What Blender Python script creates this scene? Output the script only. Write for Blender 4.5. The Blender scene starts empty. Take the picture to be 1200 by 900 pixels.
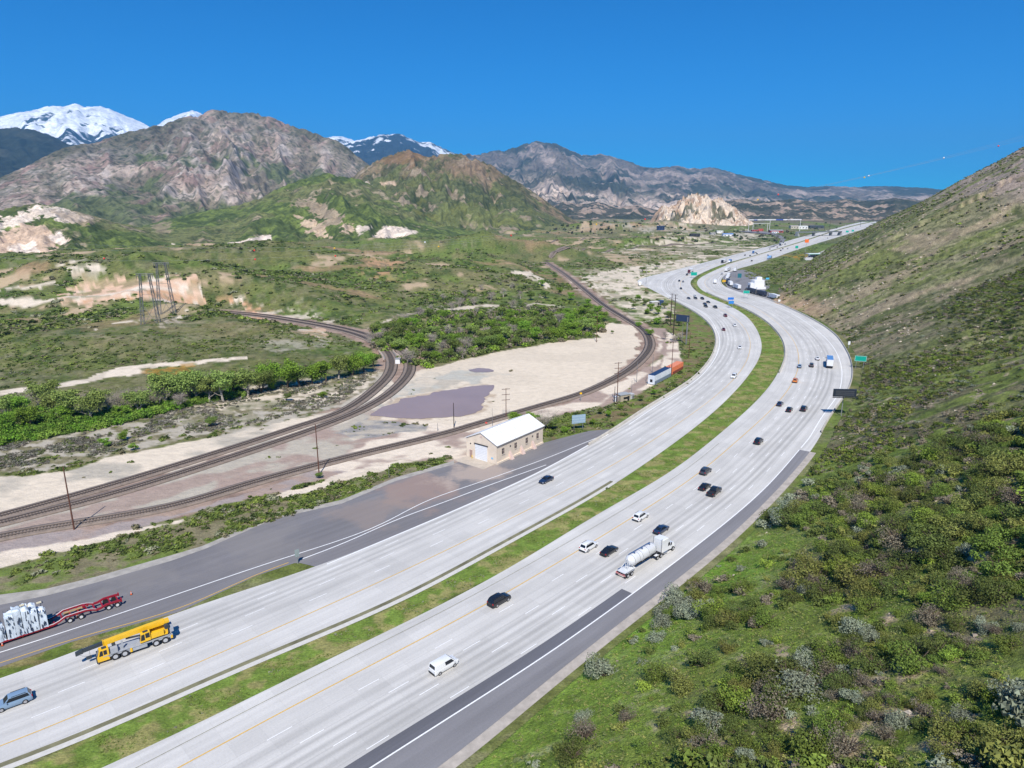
import bpy, math, random
import numpy as np
from mathutils import Vector, Matrix
R=math.radians
random.seed(7); rng=np.random.default_rng(7)
SC=bpy.context.scene; COL=SC.collection
# ------------------------------------------------------------------ camera geometry (photo 1200x900)
CH=72.0; PITCH=R(14.85); FPX=811.0
def ray(px,py):
    a=(px-600.0)/FPX; b=(450.0-py)/FPX
    return a, math.cos(PITCH)+b*math.sin(PITCH), -math.sin(PITCH)+b*math.cos(PITCH)
def G(px,py,z=0.0):
    a,fy,fz=ray(px,py); t=(z-CH)/fz
    return (a*t,fy*t)
def azel(px,py):
    a,fy,fz=ray(px,py)
    return math.atan2(a,fy), fz/math.hypot(a,fy)      # azimuth, tangent of elevation
# ------------------------------------------------------------------ numpy noise
def _h(ix,iy,seed):
    h=(ix.astype(np.int64)*374761393+iy.astype(np.int64)*668265263+seed*974634777)&0xffffffff
    h=((h^(h>>13))*1274126177)&0xffffffff
    h=h^(h>>16)
    return (h&0xffff)/32767.5-1.0
def vnoise(x,y,seed=0):
    x=np.asarray(x,float); y=np.asarray(y,float)
    ix=np.floor(x); iy=np.floor(y); fx=x-ix; fy=y-iy
    ux=fx*fx*fx*(fx*(fx*6-15)+10); uy=fy*fy*fy*(fy*(fy*6-15)+10)
    a=_h(ix,iy,seed); b=_h(ix+1,iy,seed); c=_h(ix,iy+1,seed); d=_h(ix+1,iy+1,seed)
    return (a+(b-a)*ux)*(1-uy)+(c+(d-c)*ux)*uy
def fbm(x,y,oct=4,seed=0,gain=0.5,lac=2.03):
    s=0; amp=1; tot=0; c,sn=math.cos(.6),math.sin(.6)
    for i in range(oct):
        s=s+amp*vnoise(x,y,seed+i*17); tot+=amp; amp*=gain
        x,y=(x*c-y*sn)*lac+13.7,(x*sn+y*c)*lac-7.1
    return s/tot
def ridged(x,y,oct=4,seed=0,gain=0.5):
    s=0; amp=1; tot=0; c,sn=math.cos(.5),math.sin(.5)
    for i in range(oct):
        s=s+amp*(1-np.abs(vnoise(x,y,seed+i*31))*1.6); tot+=amp; amp*=gain
        x,y=(x*c-y*sn)*2.07+3.1,(x*sn+y*c)*2.07+9.2
    return s/tot
def ridgeda(x,y,oct=4,seed=0,gain=0.5):
    """ridges that keep their direction (gullies run down the fall line)"""
    s=0; amp=1; tot=0
    wx=fbm(x*.6,y*.6,3,seed+91)*.55; x=x+wx
    for i in range(oct):
        s=s+amp*(1-np.abs(vnoise(x,y,seed+i*31))*1.9); tot+=amp; amp*=gain
        x,y=x*2.03+y*.12+3.1,y*1.93-x*.1+9.2
    return s/tot
def sst(a,b,x):
    t=np.clip((x-a)/(b-a),0,1); return t*t*(3-2*t)
# ------------------------------------------------------------------ curves in plan
def smooth(P,step=2.0,it=1):
    """Catmull-Rom through points, resampled every step metres"""
    P=[np.array(p,float) for p in P]
    P=[2*P[0]-P[1]]+P+[2*P[-1]-P[-2]]
    out=[]
    for i in range(1,len(P)-2):
        p0,p1,p2,p3=P[i-1:i+3]
        # centripetal
        t0=0; t1=t0+max(1e-6,np.linalg.norm(p1-p0))**.5; t2=t1+max(1e-6,np.linalg.norm(p2-p1))**.5; t3=t2+max(1e-6,np.linalg.norm(p3-p2))**.5
        n=max(2,int(np.linalg.norm(p2-p1)/step))
        for t in np.linspace(t1,t2,n,endpoint=False):
            A1=(t1-t)/(t1-t0)*p0+(t-t0)/(t1-t0)*p1; A2=(t2-t)/(t2-t1)*p1+(t-t1)/(t2-t1)*p2; A3=(t3-t)/(t3-t2)*p2+(t-t2)/(t3-t2)*p3
            B1=(t2-t)/(t2-t0)*A1+(t-t0)/(t2-t0)*A2; B2=(t3-t)/(t3-t1)*A2+(t-t1)/(t3-t1)*A3
            out.append((t2-t)/(t2-t1)*B1+(t-t1)/(t2-t1)*B2)
    out.append(P[-2])
    out=np.array(out)
    d=np.r_[0,np.cumsum(np.hypot(*np.diff(out,axis=0).T))]
    n=max(2,int(d[-1]/step)); s=np.linspace(0,d[-1],n)
    out=np.c_[np.interp(s,d,out[:,0]),np.interp(s,d,out[:,1])]
    return out
def lowpass(P,k):
    for _ in range(k):
        Q=P.copy(); Q[1:-1]=(P[:-2]+P[1:-1]*2+P[2:])/4; P=Q
    return P
def arclen(P): return np.r_[0,np.cumsum(np.hypot(*np.diff(P,axis=0).T))]
def normals(P):
    T=np.gradient(P,axis=0); T/=np.linalg.norm(T,axis=1)[:,None]+1e-9
    return np.c_[T[:,1],-T[:,0]]          # to the right of travel
def offset(P,d):
    return P+normals(P)*np.asarray(d).reshape(-1,1) if np.ndim(d) else P+normals(P)*d
def pl(pts,step=2.0,lp=0):
    P=smooth([G(*p) for p in pts],step)
    return lowpass(P,lp) if lp else P
def dist_poly(x,y,P,maxd=None):
    """distance to polyline; also index of nearest segment start and signed side (+right)"""
    shp=np.shape(x); x=np.ravel(x); y=np.ravel(y)
    best=np.full(x.shape,1e18); idx=np.zeros(x.shape,int); side=np.zeros(x.shape)
    for i in range(len(P)-1):
        ax,ay=P[i]; dx,dy=P[i+1]-P[i]; L=dx*dx+dy*dy+1e-12
        t=np.clip(((x-ax)*dx+(y-ay)*dy)/L,0,1)
        ex=x-(ax+t*dx); ey=y-(ay+t*dy); d=ex*ex+ey*ey
        m=d<best
        best[m]=d[m]; idx[m]=i; side[m]=(ex[m]*dy-ey[m]*dx)
    return np.sqrt(best).reshape(shp),idx.reshape(shp),np.sign(side).reshape(shp)
def inside(x,y,P):
    r=np.zeros(np.shape(x),bool); n=len(P)
    for i in range(n):
        x1,y1=P[i]; x2,y2=P[(i+1)%n]
        if y1==y2: continue
        c=((y1>y)!=(y2>y))&(x<(x2-x1)*(y-y1)/(y2-y1)+x1)
        r^=c
    return r
def sdf(x,y,P):
    """+ inside, metres"""
    Q=np.vstack([P,P[:1]])
    d,_,_=dist_poly(x,y,Q)
    return np.where(inside(x,y,P),d,-d)
# ------------------------------------------------------------------ colour
def lin(c): 
    c=np.array(c,float)/255.0
    return np.where(c<=.04045,c/12.92,((c+.055)/1.055)**2.4)
ALB=0.74
def alb(r,g,b,k=ALB): return lin((r,g,b))*k
def hexc(r,g,b,k=1.0):
    v=lin((r,g,b))*k; return (float(v[0]),float(v[1]),float(v[2]),1)
# ------------------------------------------------------------------ objects, tags
def tag(o,label=None,cat=None,group=None,kind=None):
    if label: o['label']=label
    if cat: o['category']=cat
    if group: o['group']=group
    if kind: o['kind']=kind
    return o
def empty(name,loc=(0,0,0),rz=0.0):
    o=bpy.data.objects.new(name,None); COL.objects.link(o); o.location=loc; o.rotation_euler=(0,0,rz); o.empty_display_size=.5
    return o
def link(name,me,parent=None,mat=None):
    o=bpy.data.objects.new(name,me); COL.objects.link(o)
    if parent is not None: o.parent=parent
    if mat is not None:
        me.materials.clear(); me.materials.append(mat)
    return o
def copy_tree(o,parent=None):
    c=o.copy(); COL.objects.link(c); c.parent=parent
    for ch in o.children: copy_tree(ch,c)
    return c
def npmesh(name,V,F,mat=None,col=None,smooth_=False,uv=None):
    V=np.asarray(V,np.float32); F=np.asarray(F,np.int32)
    me=bpy.data.meshes.new(name); k=F.shape[1]
    me.vertices.add(len(V)); me.vertices.foreach_set('co',V.ravel())
    me.loops.add(F.size); me.loops.foreach_set('vertex_index',F.ravel())
    me.polygons.add(len(F)); me.polygons.foreach_set('loop_start',np.arange(0,F.size,k,dtype=np.int32))
    try: me.polygons.foreach_set('loop_total',np.full(len(F),k,np.int32))
    except Exception: pass
    if smooth_: me.polygons.foreach_set('use_smooth',np.ones(len(F),bool))
    if col is not None:
        a=me.color_attributes.new('Col','FLOAT_COLOR','POINT')
        c=np.ones((len(V),4),np.float32); c[:,:col.shape[1]]=col; a.data.foreach_set('color',c.ravel())
    if uv is not None:
        u=me.uv_layers.new(name='UVMap'); u.data.foreach_set('uv',np.asarray(uv,np.float32)[F.ravel()].ravel())
    me.update(calc_edges=True); me.validate()
    if mat: me.materials.append(mat)
    return me
class MB:
    """collects simple shapes into ONE mesh"""
    def __init__(s): s.v=[]; s.f=[]
    def add(s,vs,fs):
        n=len(s.v); s.v+= [tuple(map(float,v)) for v in vs]; s.f+=[tuple(i+n for i in f) for f in fs]; return s
    def box(s,c,d,rz=0,taper=1.0,rot=None):
        hx,hy,hz=d[0]/2,d[1]/2,d[2]/2; M=rot if rot is not None else Matrix.Rotation(rz,3,'Z'); C=Vector(c); vs=[]
        for z,t in ((-hz,1),(hz,taper)):
            for x,y in ((-hx,-hy),(hx,-hy),(hx,hy),(-hx,hy)): vs.append(C+M@Vector((x*t,y*t,z)))
        return s.add(vs,[(0,3,2,1),(4,5,6,7),(0,1,5,4),(1,2,6,5),(2,3,7,6),(3,0,4,7)])
    def tube(s,a,b,r,r2=None,n=8,cap=True):
        a=Vector(a); b=Vector(b); r2=r if r2 is None else r2; d=(b-a).normalized()
        u=d.orthogonal().normalized(); w=d.cross(u); vs=[]
        for P,rr in ((a,r),(b,r2)):
            for i in range(n):
                t=2*math.pi*i/n; vs.append(P+(u*math.cos(t)+w*math.sin(t))*rr)
        fs=[(i,(i+1)%n,n+(i+1)%n,n+i) for i in range(n)]
        if cap: fs+=[tuple(range(n-1,-1,-1)),tuple(range(n,2*n))]
        return s.add(vs,fs)
    def prism(s,prof,y0,y1,axis='y',inset=None):
        """extrude an (x,z) outline from y0 to y1; inset: (x,z) outline used at both ends instead"""
        n=len(prof); vs=[(x,y0,z) for x,z in prof]+[(x,y1,z) for x,z in prof]
        fs=[(i,(i+1)%n,n+(i+1)%n,n+i) for i in range(n)]+[tuple(range(n-1,-1,-1)),tuple(range(n,2*n))]
        return s.add(vs,fs)
    def loft(s,secs,closed=True):
        """secs: list of rings (equal counts)"""
        n=len(secs[0]); vs=[v for r in secs for v in r]; fs=[]
        for k in range(len(secs)-1):
            for i in range(n): fs.append((k*n+i,k*n+(i+1)%n,(k+1)*n+(i+1)%n,(k+1)*n+i))
        fs+=[tuple(range(n-1,-1,-1)),tuple((len(secs)-1)*n+i for i in range(n))]
        return s.add(vs,fs)
    def wheel(s,x,y,z,r,w,n=18):
        return s.tube((x,y-w/2,z),(x,y+w/2,z),r,n=n)
    def mesh(s,name,mat=None,smooth_=False,bevel=0):
        me=bpy.data.meshes.new(name); me.from_pydata(s.v,[],s.f); me.update()
        import bmesh
        bm=bmesh.new(); bm.from_mesh(me); bmesh.ops.recalc_face_normals(bm,faces=bm.faces)
        if bevel: bmesh.ops.bevel(bm,geom=[e for e in bm.edges if e.is_manifold and e.calc_face_angle(0)>.5],offset=bevel,segments=2,affect='EDGES',clamp_overlap=True)
        bm.to_mesh(me); bm.free()
        if smooth_:
            for p in me.polygons: p.use_smooth=True
            try: me.set_sharp_from_angle(angle=R(35))
            except Exception: pass
        if mat: me.materials.append(mat)
        return me
    def build(s,name,mat=None,parent=None,smooth_=False,bevel=0):
        o=bpy.data.objects.new(name,s.mesh(name,mat,smooth_,bevel)); COL.objects.link(o)
        if parent is not None: o.parent=parent
        return o
# ------------------------------------------------------------------ materials
MATS={}
def nodes(name):
    m=bpy.data.materials.new(name); m.use_nodes=True; nt=m.node_tree; b=nt.nodes['Principled BSDF']; return m,nt,b
def N(nt,t,**kw):
    n=nt.nodes.new(t)
    for k,v in kw.items(): setattr(n,k,v)
    return n
def mixmul(nt,a,b,fac=1.0,mode='MULTIPLY'):
    n=N(nt,'ShaderNodeMix',data_type='RGBA',blend_type=mode); n.inputs[0].default_value=fac
    nt.links.new(a,n.inputs[6]); nt.links.new(b,n.inputs[7]); return n.outputs[2]
def noise_out(nt,vec,scale,detail=3,rough=.5,lo=.35,hi=.65,o0=0.,o1=1.):
    t=N(nt,'ShaderNodeTexNoise'); t.inputs['Scale'].default_value=scale; t.inputs['Detail'].default_value=detail; t.inputs['Roughness'].default_value=rough
    nt.links.new(vec,t.inputs['Vector'])
    r=N(nt,'ShaderNodeMapRange'); r.inputs[1].default_value=lo; r.inputs[2].default_value=hi; r.inputs[3].default_value=o0; r.inputs[4].default_value=o1
    nt.links.new(t.outputs['Fac'],r.inputs[0]); return r.outputs[0]
def paint(name,c,rough=.5,metal=0.0,var=.12,scale=1.5,coat=0.0,rnd=0.0,spec=.5):
    """plain coated / weathered surface: base colour with worn, dusty variation"""
    if name in MATS: return MATS[name]
    m,nt,b=nodes(name); tc=N(nt,'ShaderNodeTexCoord')
    c=tuple(c)[:3]
    f=noise_out(nt,tc.outputs['Object'],scale,4,.6,.3,.7,1-var,1+var)
    base=N(nt,'ShaderNodeRGB'); base.outputs[0].default_value=(*c,1)
    col=mixmul(nt,base.outputs[0],f)
    if rnd:
        oi=N(nt,'ShaderNodeObjectInfo'); r=N(nt,'ShaderNodeMapRange'); r.inputs[3].default_value=1-rnd; r.inputs[4].default_value=1+rnd
        nt.links.new(oi.outputs['Random'],r.inputs[0]); col=mixmul(nt,col,r.outputs[0])
    nt.links.new(col,b.inputs['Base Color']); b.inputs['Roughness'].default_value=rough; b.inputs['Metallic'].default_value=metal
    b.inputs['Coat Weight'].default_value=coat; b.inputs['Specular IOR Level'].default_value=spec
    MATS[name]=m; return m
def leafmat(name,c,rnd=.25,hue=.02):
    if name in MATS: return MATS[name]
    m,nt,b=nodes(name); c=tuple(c)[:3]
    oi=N(nt,'ShaderNodeObjectInfo'); geo=N(nt,'ShaderNodeNewGeometry')
    base=N(nt,'ShaderNodeRGB'); base.outputs[0].default_value=(*c,1)
    h=N(nt,'ShaderNodeHueSaturation')
    def mr(src,a,b_):
        r=N(nt,'ShaderNodeMapRange'); r.inputs[3].default_value=a; r.inputs[4].default_value=b_; nt.links.new(src,r.inputs[0]); return r.outputs[0]
    nt.links.new(mr(oi.outputs['Random'],.5-hue,.5+hue),h.inputs['Hue'])
    nt.links.new(mr(oi.outputs['Random'],1-rnd,1+rnd),h.inputs['Value'])
    nt.links.new(base.outputs[0],h.inputs['Color'])
    col=mixmul(nt,h.outputs[0],mr(geo.outputs['Random Per Island'],.6,1.4))
    nt.links.new(col,b.inputs['Base Color']); b.inputs['Roughness'].default_value=.75; b.inputs['Specular IOR Level'].default_value=.2
    # light passing through leaves
    tr=N(nt,'ShaderNodeBsdfTranslucent'); nt.links.new(col,tr.inputs['Color'])
    mx=N(nt,'ShaderNodeMixShader'); mx.inputs[0].default_value=.12
    nt.links.new(b.outputs[0],mx.inputs[1]); nt.links.new(tr.outputs[0],mx.inputs[2])
    nt.links.new(mx.outputs[0],nt.nodes['Material Output'].inputs['Surface'])
    MATS[name]=m; return m
def terrain_mat(name,scales=((.25,.7,1.3),(1.5,.75,1.25),(7,.8,1.2)),bump=((.5,.6),(3,.25)),rough=.95):
    m,nt,b=nodes(name); tc=N(nt,'ShaderNodeTexCoord'); at=N(nt,'ShaderNodeAttribute',attribute_name='Col')
    col=at.outputs['Color']
    for s,lo,hi in scales:
        n=N(nt,'ShaderNodeMix',data_type='RGBA',blend_type='MULTIPLY'); nt.links.new(at.outputs['Alpha'],n.inputs[0]); nt.links.new(col,n.inputs[6]); nt.links.new(noise_out(nt,tc.outputs['Object'],s,4,.6,.3,.7,lo,hi),n.inputs[7]); col=n.outputs[2]
    nt.links.new(col,b.inputs['Base Color']); b.inputs['Roughness'].default_value=rough; b.inputs['Specular IOR Level'].default_value=.15
    prev=None
    for s,d in bump:
        t=N(nt,'ShaderNodeTexNoise'); t.inputs['Scale'].default_value=s; t.inputs['Detail'].default_value=5; nt.links.new(tc.outputs['Object'],t.inputs['Vector'])
        bp=N(nt,'ShaderNodeBump'); bp.inputs['Strength'].default_value=.8; bp.inputs['Distance'].default_value=d
        nt.links.new(t.outputs['Fac'],bp.inputs['Height'])
        if prev: nt.links.new(prev,bp.inputs['Normal'])
        prev=bp.outputs[0]
    if prev: nt.links.new(prev,b.inputs['Normal'])
    return m
def vcolmat(name,rough=.85,var=.35):
    """merged small plants / stones: colour per plant in Col, per-leaf variation"""
    m,nt,b=nodes(name); at=N(nt,'ShaderNodeAttribute',attribute_name='Col'); geo=N(nt,'ShaderNodeNewGeometry')
    r=N(nt,'ShaderNodeMapRange'); r.inputs[3].default_value=1-var; r.inputs[4].default_value=1+var; nt.links.new(geo.outputs['Random Per Island'],r.inputs[0])
    nt.links.new(mixmul(nt,at.outputs['Color'],r.outputs[0]),b.inputs['Base Color']); b.inputs['Roughness'].default_value=rough; b.inputs['Specular IOR Level'].default_value=.15
    return m
# ------------------------------------------------------------------ road layout (plan curves)
FAR_N=[(817,333),(819,327),(833,319),(853,310.5),(880,302),(912,292.5),(940,284),(975,272.5),(1010,263),(1045,256)]
FAR_S=[(809,332),(814,325),(828,317.5),(850,309),(880,300.5),(912,291),(940,282.5),(975,271),(1010,261.8),(1045,255)]
NL=pl([(-60,975),(50,930),(145,893),(240,845),(300,814),(450,742),(600,665),(675,617),(775,560),(800,543),(850,503),(893,463),(911,438),(919,417),(915,397),(897,377),(870,361),(843,350),(824,341)]+FAR_N,4,6)
NYs=pl([(60,980),(210,900),(310,845),(450,772),(575,706),(600,691),(700,632),(812,560),(860,520),(907,477),(928,450),(936,427),(932,403),(913,380),(885,361),(855,349),(834,341),(826,333),(828,327),(842,319),(863,311),(888,303.5),(918,294),(946,285.5),(980,274),(1015,264.5),(1050,257)],4,10)
NR=pl([(430,960),(520,900),(655,785),(740,720),(840,642),(900,585),(957,520),(970,493),(987,470),(999,447),(998,423),(990,407),(980,393),(957,377),(933,365),(900,351),(870,343),(852,337),(845,330),(849,323),(862,316),(880,311),(905,303),(933,293),(960,284.5),(990,275.5),(1025,265),(1060,257.8)],4,6)
SL=pl([(-90,824),(0,797),(87,765),(205,717),(300,687),(382,661),(475,622),(617,560),(713,507),(750,482),(783,462),(807,447),(826,428),(835,413),(838,398),(834,385),(823,373),(805,361),(778,347),(760,338),(748,333),(746,330),(751,326.5),(763,323),(777,320),(800,314),(830,306.5),(870,296),(903,288),(938,278),(980,267.5),(1015,259),(1050,252)],4,5)
SYs=pl([(-80,905),(0,878),(77,845),(300,747),(450,680),(600,607),(710,550),(800,493),(840,463),(864,440),(877,418),(878,395),(862,373),(838,359),(815,350),(801,341),(797,332),(803,325),(820,316.5),(843,308),(873,299.5),(905,290.5),(934,281.5),(970,270.3),(1005,261.2),(1040,254.5)],4,10)
SR=pl([(-60,925),(50,893),(150,845),(300,777),(450,717),(600,635),(700,580),(800,512),(843,477),(877,440),(892,413),(890,393),(877,373),(862,362),(842,353),(820,344)]+FAR_S,4,6)
TA=pl([(-80,625),(0,605),(133,568),(267,527),(350,500),(400,483),(443,453),(458,434),(455,414),(434,399),(402,388),(350,378),(297,370),(250,366)],3,3)
TB=pl([(-80,634),(0,613),(133,579),(283,532),(400,491),(440,472),(466,453),(480,434),(475,416),(452,401),(412,387),(355,376),(300,368),(250,364.5)],3,3)
TC=pl([(-80,650),(0,629),(200,594),(300,565),(400,538),(527,507),(560,497),(640,474),(683,461),(727,440),(752,421),(762,404),(755,388),(737,376),(708,358),(687,341),(660,320),(640,307)],3,3)
TD=pl([(500,296),(563,289),(653,283.5),(720,278.5),(765,277)],4,2)
TE=pl([(640,306),(660,301),(733,292),(800,288),(840,284)],4,2)
def ext(P,d,L=170.,st=3.):
    n=int(L/st); return np.vstack([P[0]-np.arange(n,0,-1)[:,None]*st*np.array(d),P])
_d=NYs[12]-NYs[0]; _d=_d/np.hypot(*_d); NL,NYs,NR,SL,SYs,SR=[ext(P,_d) for P in (NL,NYs,NR,SL,SYs,SR)]
_d2=TA[20]-TA[0]; _d2=_d2/np.hypot(*_d2); TA,TB,TC=[ext(P,_d2) for P in (TA,TB,TC)]
# toe of the right-hand slope (runs just outside the northbound shoulder)
_t=offset(NR,np.full(len(NR),3.0))
s_=arclen(NR); cut=[i for i in range(len(NR)) if NR[i][1]<470]
TOE=np.vstack([np.array([[-80,-60],[-52,0],[-28,40]]),_t[57:len(cut)][::2],np.array([G(903,352.5),(248,640),(325,790),(420,980),(620,1330),(900,1750),(1300,2350),(2200,3300)])])
TOE=smooth(TOE,8.0)
toe_s=arclen(TOE)
# crest skyline of the slope
SKYR=[(1500,20),(1300,108),(1200,165),(1160,187),(1120,207),(1080,233),(1050,248),(1020,262),(1000,272),(975,287),(960,297),(945,305),(930,318),(915,335),(903,352),(896,362)]
_a=np.array([azel(*q) for q in SKYR]); _o=np.argsort(_a[:,0]); SKA=_a[_o,0]; SKE=_a[_o,1]
class Field:
    """quantities tabulated on a plan grid and looked up bilinearly"""
    def __init__(f,x0,x1,y0,y1,st,fn):
        f.x0,f.y0,f.st=x0,y0,st; xs=np.arange(x0,x1+st,st); ys=np.arange(y0,y1+st,st)
        X,Y=np.meshgrid(xs,ys); f.t=fn(X,Y); f.nx,f.ny=len(xs),len(ys)
    def __call__(f,x,y,k=0):
        u=np.clip((x-f.x0)/f.st,0,f.nx-1.001); v=np.clip((y-f.y0)/f.st,0,f.ny-1.001)
        i=u.astype(int); j=v.astype(int); a=u-i; b=v-j; T=f.t[k]
        return (T[j,i]*(1-a)+T[j,i+1]*a)*(1-b)+(T[j+1,i]*(1-a)+T[j+1,i+1]*a)*b
def _toe(X,Y):
    d,i,sd=dist_poly(X,Y,TOE)
    ang=toe_s[np.clip(i,0,len(toe_s)-1)]
    return [np.where(sd>0,d,-d),ang]
TOEF=Field(-120,2400,-80,3200,5.0,_toe)
def slope_profile(s):
    s=np.maximum(s,0)
    return np.where(s<6,s*.35+ s*s*.02, 2.82+ (s-6)*.60 )*1.0
def zslope_raw(x,y):
    s=TOEF(x,y,0); t=TOEF(x,y,1)
    s2=np.clip(s,0,None)
    z=slope_profile(s2)
    # spurs and gullies running down the slope
    amp=sst(4,60,s2)
    q=t+s2*.35
    g=ridgeda(q/46.0,s2/170.0,3,5)*4.4+ridged(q/17.0,s2/60.0,3,11)*1.5*sst(3,25,s2)+fbm(x/7.0,y/7.0,3,3)*.45*sst(2,8,s2)
    big=fbm(q/150.0,s2/260.0,2,21)*sst(40,260,s2)*16
    return s,z+amp*(g-3.0)+big
def zslope(x,y):
    x=np.asarray(x,float); y=np.asarray(y,float)
    s,z=zslope_raw(x,y)
    r=np.hypot(x,y); az=np.arctan2(x,y)
    lim=CH+r*np.interp(az,SKA,SKE)
    fade=sst(130,240,r)*sst(SKA[0]-.06,SKA[0]+.01,az)
    lim=np.where(fade>0,lim,1e3)+ (1-fade)*200
    over=z-lim
    rough=fbm(x/22.0,y/22.0,3,44)*r*.0022
    # past the crest the ground falls away again
    z2=np.where(over>0, lim-over*.45, z)
    k=np.maximum(3.0,r*.012); h=np.clip(.5-.5*over/k,0,1)
    zz=np.where(np.abs(over)<k, (z*h+lim*(1-h))-k*h*(1-h)*.9, z2)
    zz=np.minimum(zz,np.where(over>-k,lim+rough,1e9))
    return np.where(s>0,np.maximum(zz,-3),-1.0-np.clip(-s,0,30)*.05), s
# ------------------------------------------------------------------ valley floor
BUMPS=[(120,348,75,26,10),(205,346,60,22,8),(270,325,110,40,14),(350,318,100,45,13),(95,300,120,60,10),(560,300,150,50,11),(440,335,110,40,8),(500,345,80,30,5), # px,py (foot), radius m along x, y, height
 (150,345,120,55,15),(262,372,75,45,13),(330,352,60,40,11),(60,360,150,60,7),(390,330,90,60,10),(30,318,200,90,18),
 (250,320,120,60,12),(480,318,120,70,9),(560,325,90,60,7),(110,410,120,35,4),(20,400,120,40,5),(300,395,50,22,4),
 (715,272,130,60,22),(756,288,60,30,10),(780,268,180,60,12),(600,300,120,40,9),(420,300,140,60,14)]
BW=[(G(px,py),rx,ry,h) for px,py,rx,ry,h in BUMPS]
ROADZ=[NL,NR,SL,SR,TA,TB,TC]
def zground(x,y,flat=True):
    x=np.asarray(x,float); y=np.asarray(y,float); r=np.hypot(x,y)
    z=np.zeros(np.shape(x))
    left=x-(-.02*y)      # west of the tracks
    wx=x+fbm(x/60,y/60,2,8)*30; wy=y+fbm(x/60,y/60,2,9)*18
    for (bx,by),rx,ry,h in BW:
        z=z+h*np.exp(-(((wx-bx)/rx)**2+((wy-by)/ry)**2))
    roll=(fbm(x/150,y/120,3,31)+.25)*10*sst(380,900,r)+ (ridged(x/75,y/60,3,33)-.45)*9.0*sst(420,720,r)*sst(520,60,x)+(ridged(x/34,y/40,3,35)-.45)*2.6*sst(300,480,r)*sst(1200,750,r)
    z=z+np.maximum(roll,-1.5)*sst(3200,2400,r)
    z=z+fbm(x/9,y/9,3,55)*.35*sst(800,350,r)
    if flat: z=z*FLAT(x,y,0)
    # bed of the creek under the railway bridge
    d,_,_=dist_poly(x,y,CREEK); z=z-4.2*sst(7.5,3.0,d)
    return z
#M1
CREEK=np.array([G(*q) for q in [(428,416),(446,415),(462,413),(484,408),(497,402)]])
FLATW=np.array([G(*q) for q in [(-60,540),(60,545),(200,515),(300,495),(420,462),(480,400),(520,395),(640,390),(715,372),(700,340),(640,318),(700,300),(850,285),(1000,262),(1040,262),(1000,290),(900,345),(1010,440),(960,560),(820,680),(560,960),(-160,1000),(-160,700)]])
def _flat(X,Y):
    D=np.full(X.shape,1e9)
    for P in (SL,SR,NL,NR): D=np.minimum(D,dist_poly(X,Y,P[::4])[0])
    for P in (TA,TB,TC): D=np.minimum(D,dist_poly(X,Y,P[::4])[0])
    return [sst(7,45,D)*sst(-5,-45,sdf(X,Y,FLATW))]
RAILF=Field(-700,500,60,1300,4.0,lambda X,Y:[np.minimum(np.minimum(dist_poly(X,Y,TA[::4])[0],dist_poly(X,Y,TB[::4])[0]),dist_poly(X,Y,TC[::4])[0]),np.ones(X.shape)])
FLAT=Field(-1000,1500,0,2400,6.0,_flat)
def P3(px,py,f=None,tmax=6000):
    if f is None: return tuple(map(float,P3v([px],[py],tmax)[0]))
    """where the sight line through a photo pixel meets the valley floor"""
    f=f or zground
    a,fy,fz=ray(px,py); ts=np.geomspace(60,tmax,260)
    X=a*ts; Y=fy*ts; Z=CH+fz*ts; H=f(X,Y); m=np.nonzero(Z<H)[0]
    if len(m)==0: return (X[-1],Y[-1],0.)
    i=m[0]; lo,hi=ts[max(i-1,0)],ts[i]
    ts=np.linspace(lo,hi,24); Z=CH+fz*ts; H=f(a*ts,fy*ts); m=np.nonzero(Z<H)[0]; i=m[0] if len(m) else -1
    return (a*ts[i],fy*ts[i],float(H[i]))
def P3v(px,py,tmax=6000):
    px=np.asarray(px,float); py=np.asarray(py,float); a=(px-600)/FPX; b=(450-py)/FPX
    fy=math.cos(PITCH)+b*math.sin(PITCH); fz=-math.sin(PITCH)+b*math.cos(PITCH)
    ts=np.geomspace(60,tmax,150); lo=np.full(len(px),ts[0]); hi=np.full(len(px),float(tmax))
    T=ts[None,:]; below=(CH+fz[:,None]*T)<zground(a[:,None]*T,fy[:,None]*T)
    i=np.where(below.any(1),below.argmax(1),len(ts)-1); lo=ts[np.maximum(i-1,0)]; hi=ts[i]
    for _ in range(9):
        m=(lo+hi)/2; bl=(CH+fz*m)<zground(a*m,fy*m); hi=np.where(bl,m,hi); lo=np.where(bl,lo,m)
    return np.stack([a*hi,fy*hi,zground(a*hi,fy*hi)],1)
_pc={}
def poly3(pts):
    k=str(pts)
    if k not in _pc: _pc[k]=P3v([q[0] for q in pts],[q[1] for q in pts])[:,:2]
    return _pc[k]
def slope3(px,py): 
    return P3(px,py,lambda x,y:np.maximum(zslope(x,y)[0],-.5),2500)
# ------------------------------------------------------------------ valley floor: colour
def mixc(c,d,m): return c*(1-m[...,None])+np.asarray(d)*m[...,None]
GREEN=alb(114,130,64,.82); OLIVE=alb(116,118,70,.8); DKGREEN=alb(86,106,48,.78); SCRUB=alb(138,130,100,.8); TAN=alb(190,172,146); SAND=alb(238,222,198,.8); GREYS=alb(198,188,170,.8)
PINK=alb(182,160,146,.8); DIRT=alb(168,146,132,.8); BLUFF=alb(226,190,160,.85); CHALK=alb(236,220,198,.85)
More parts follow.
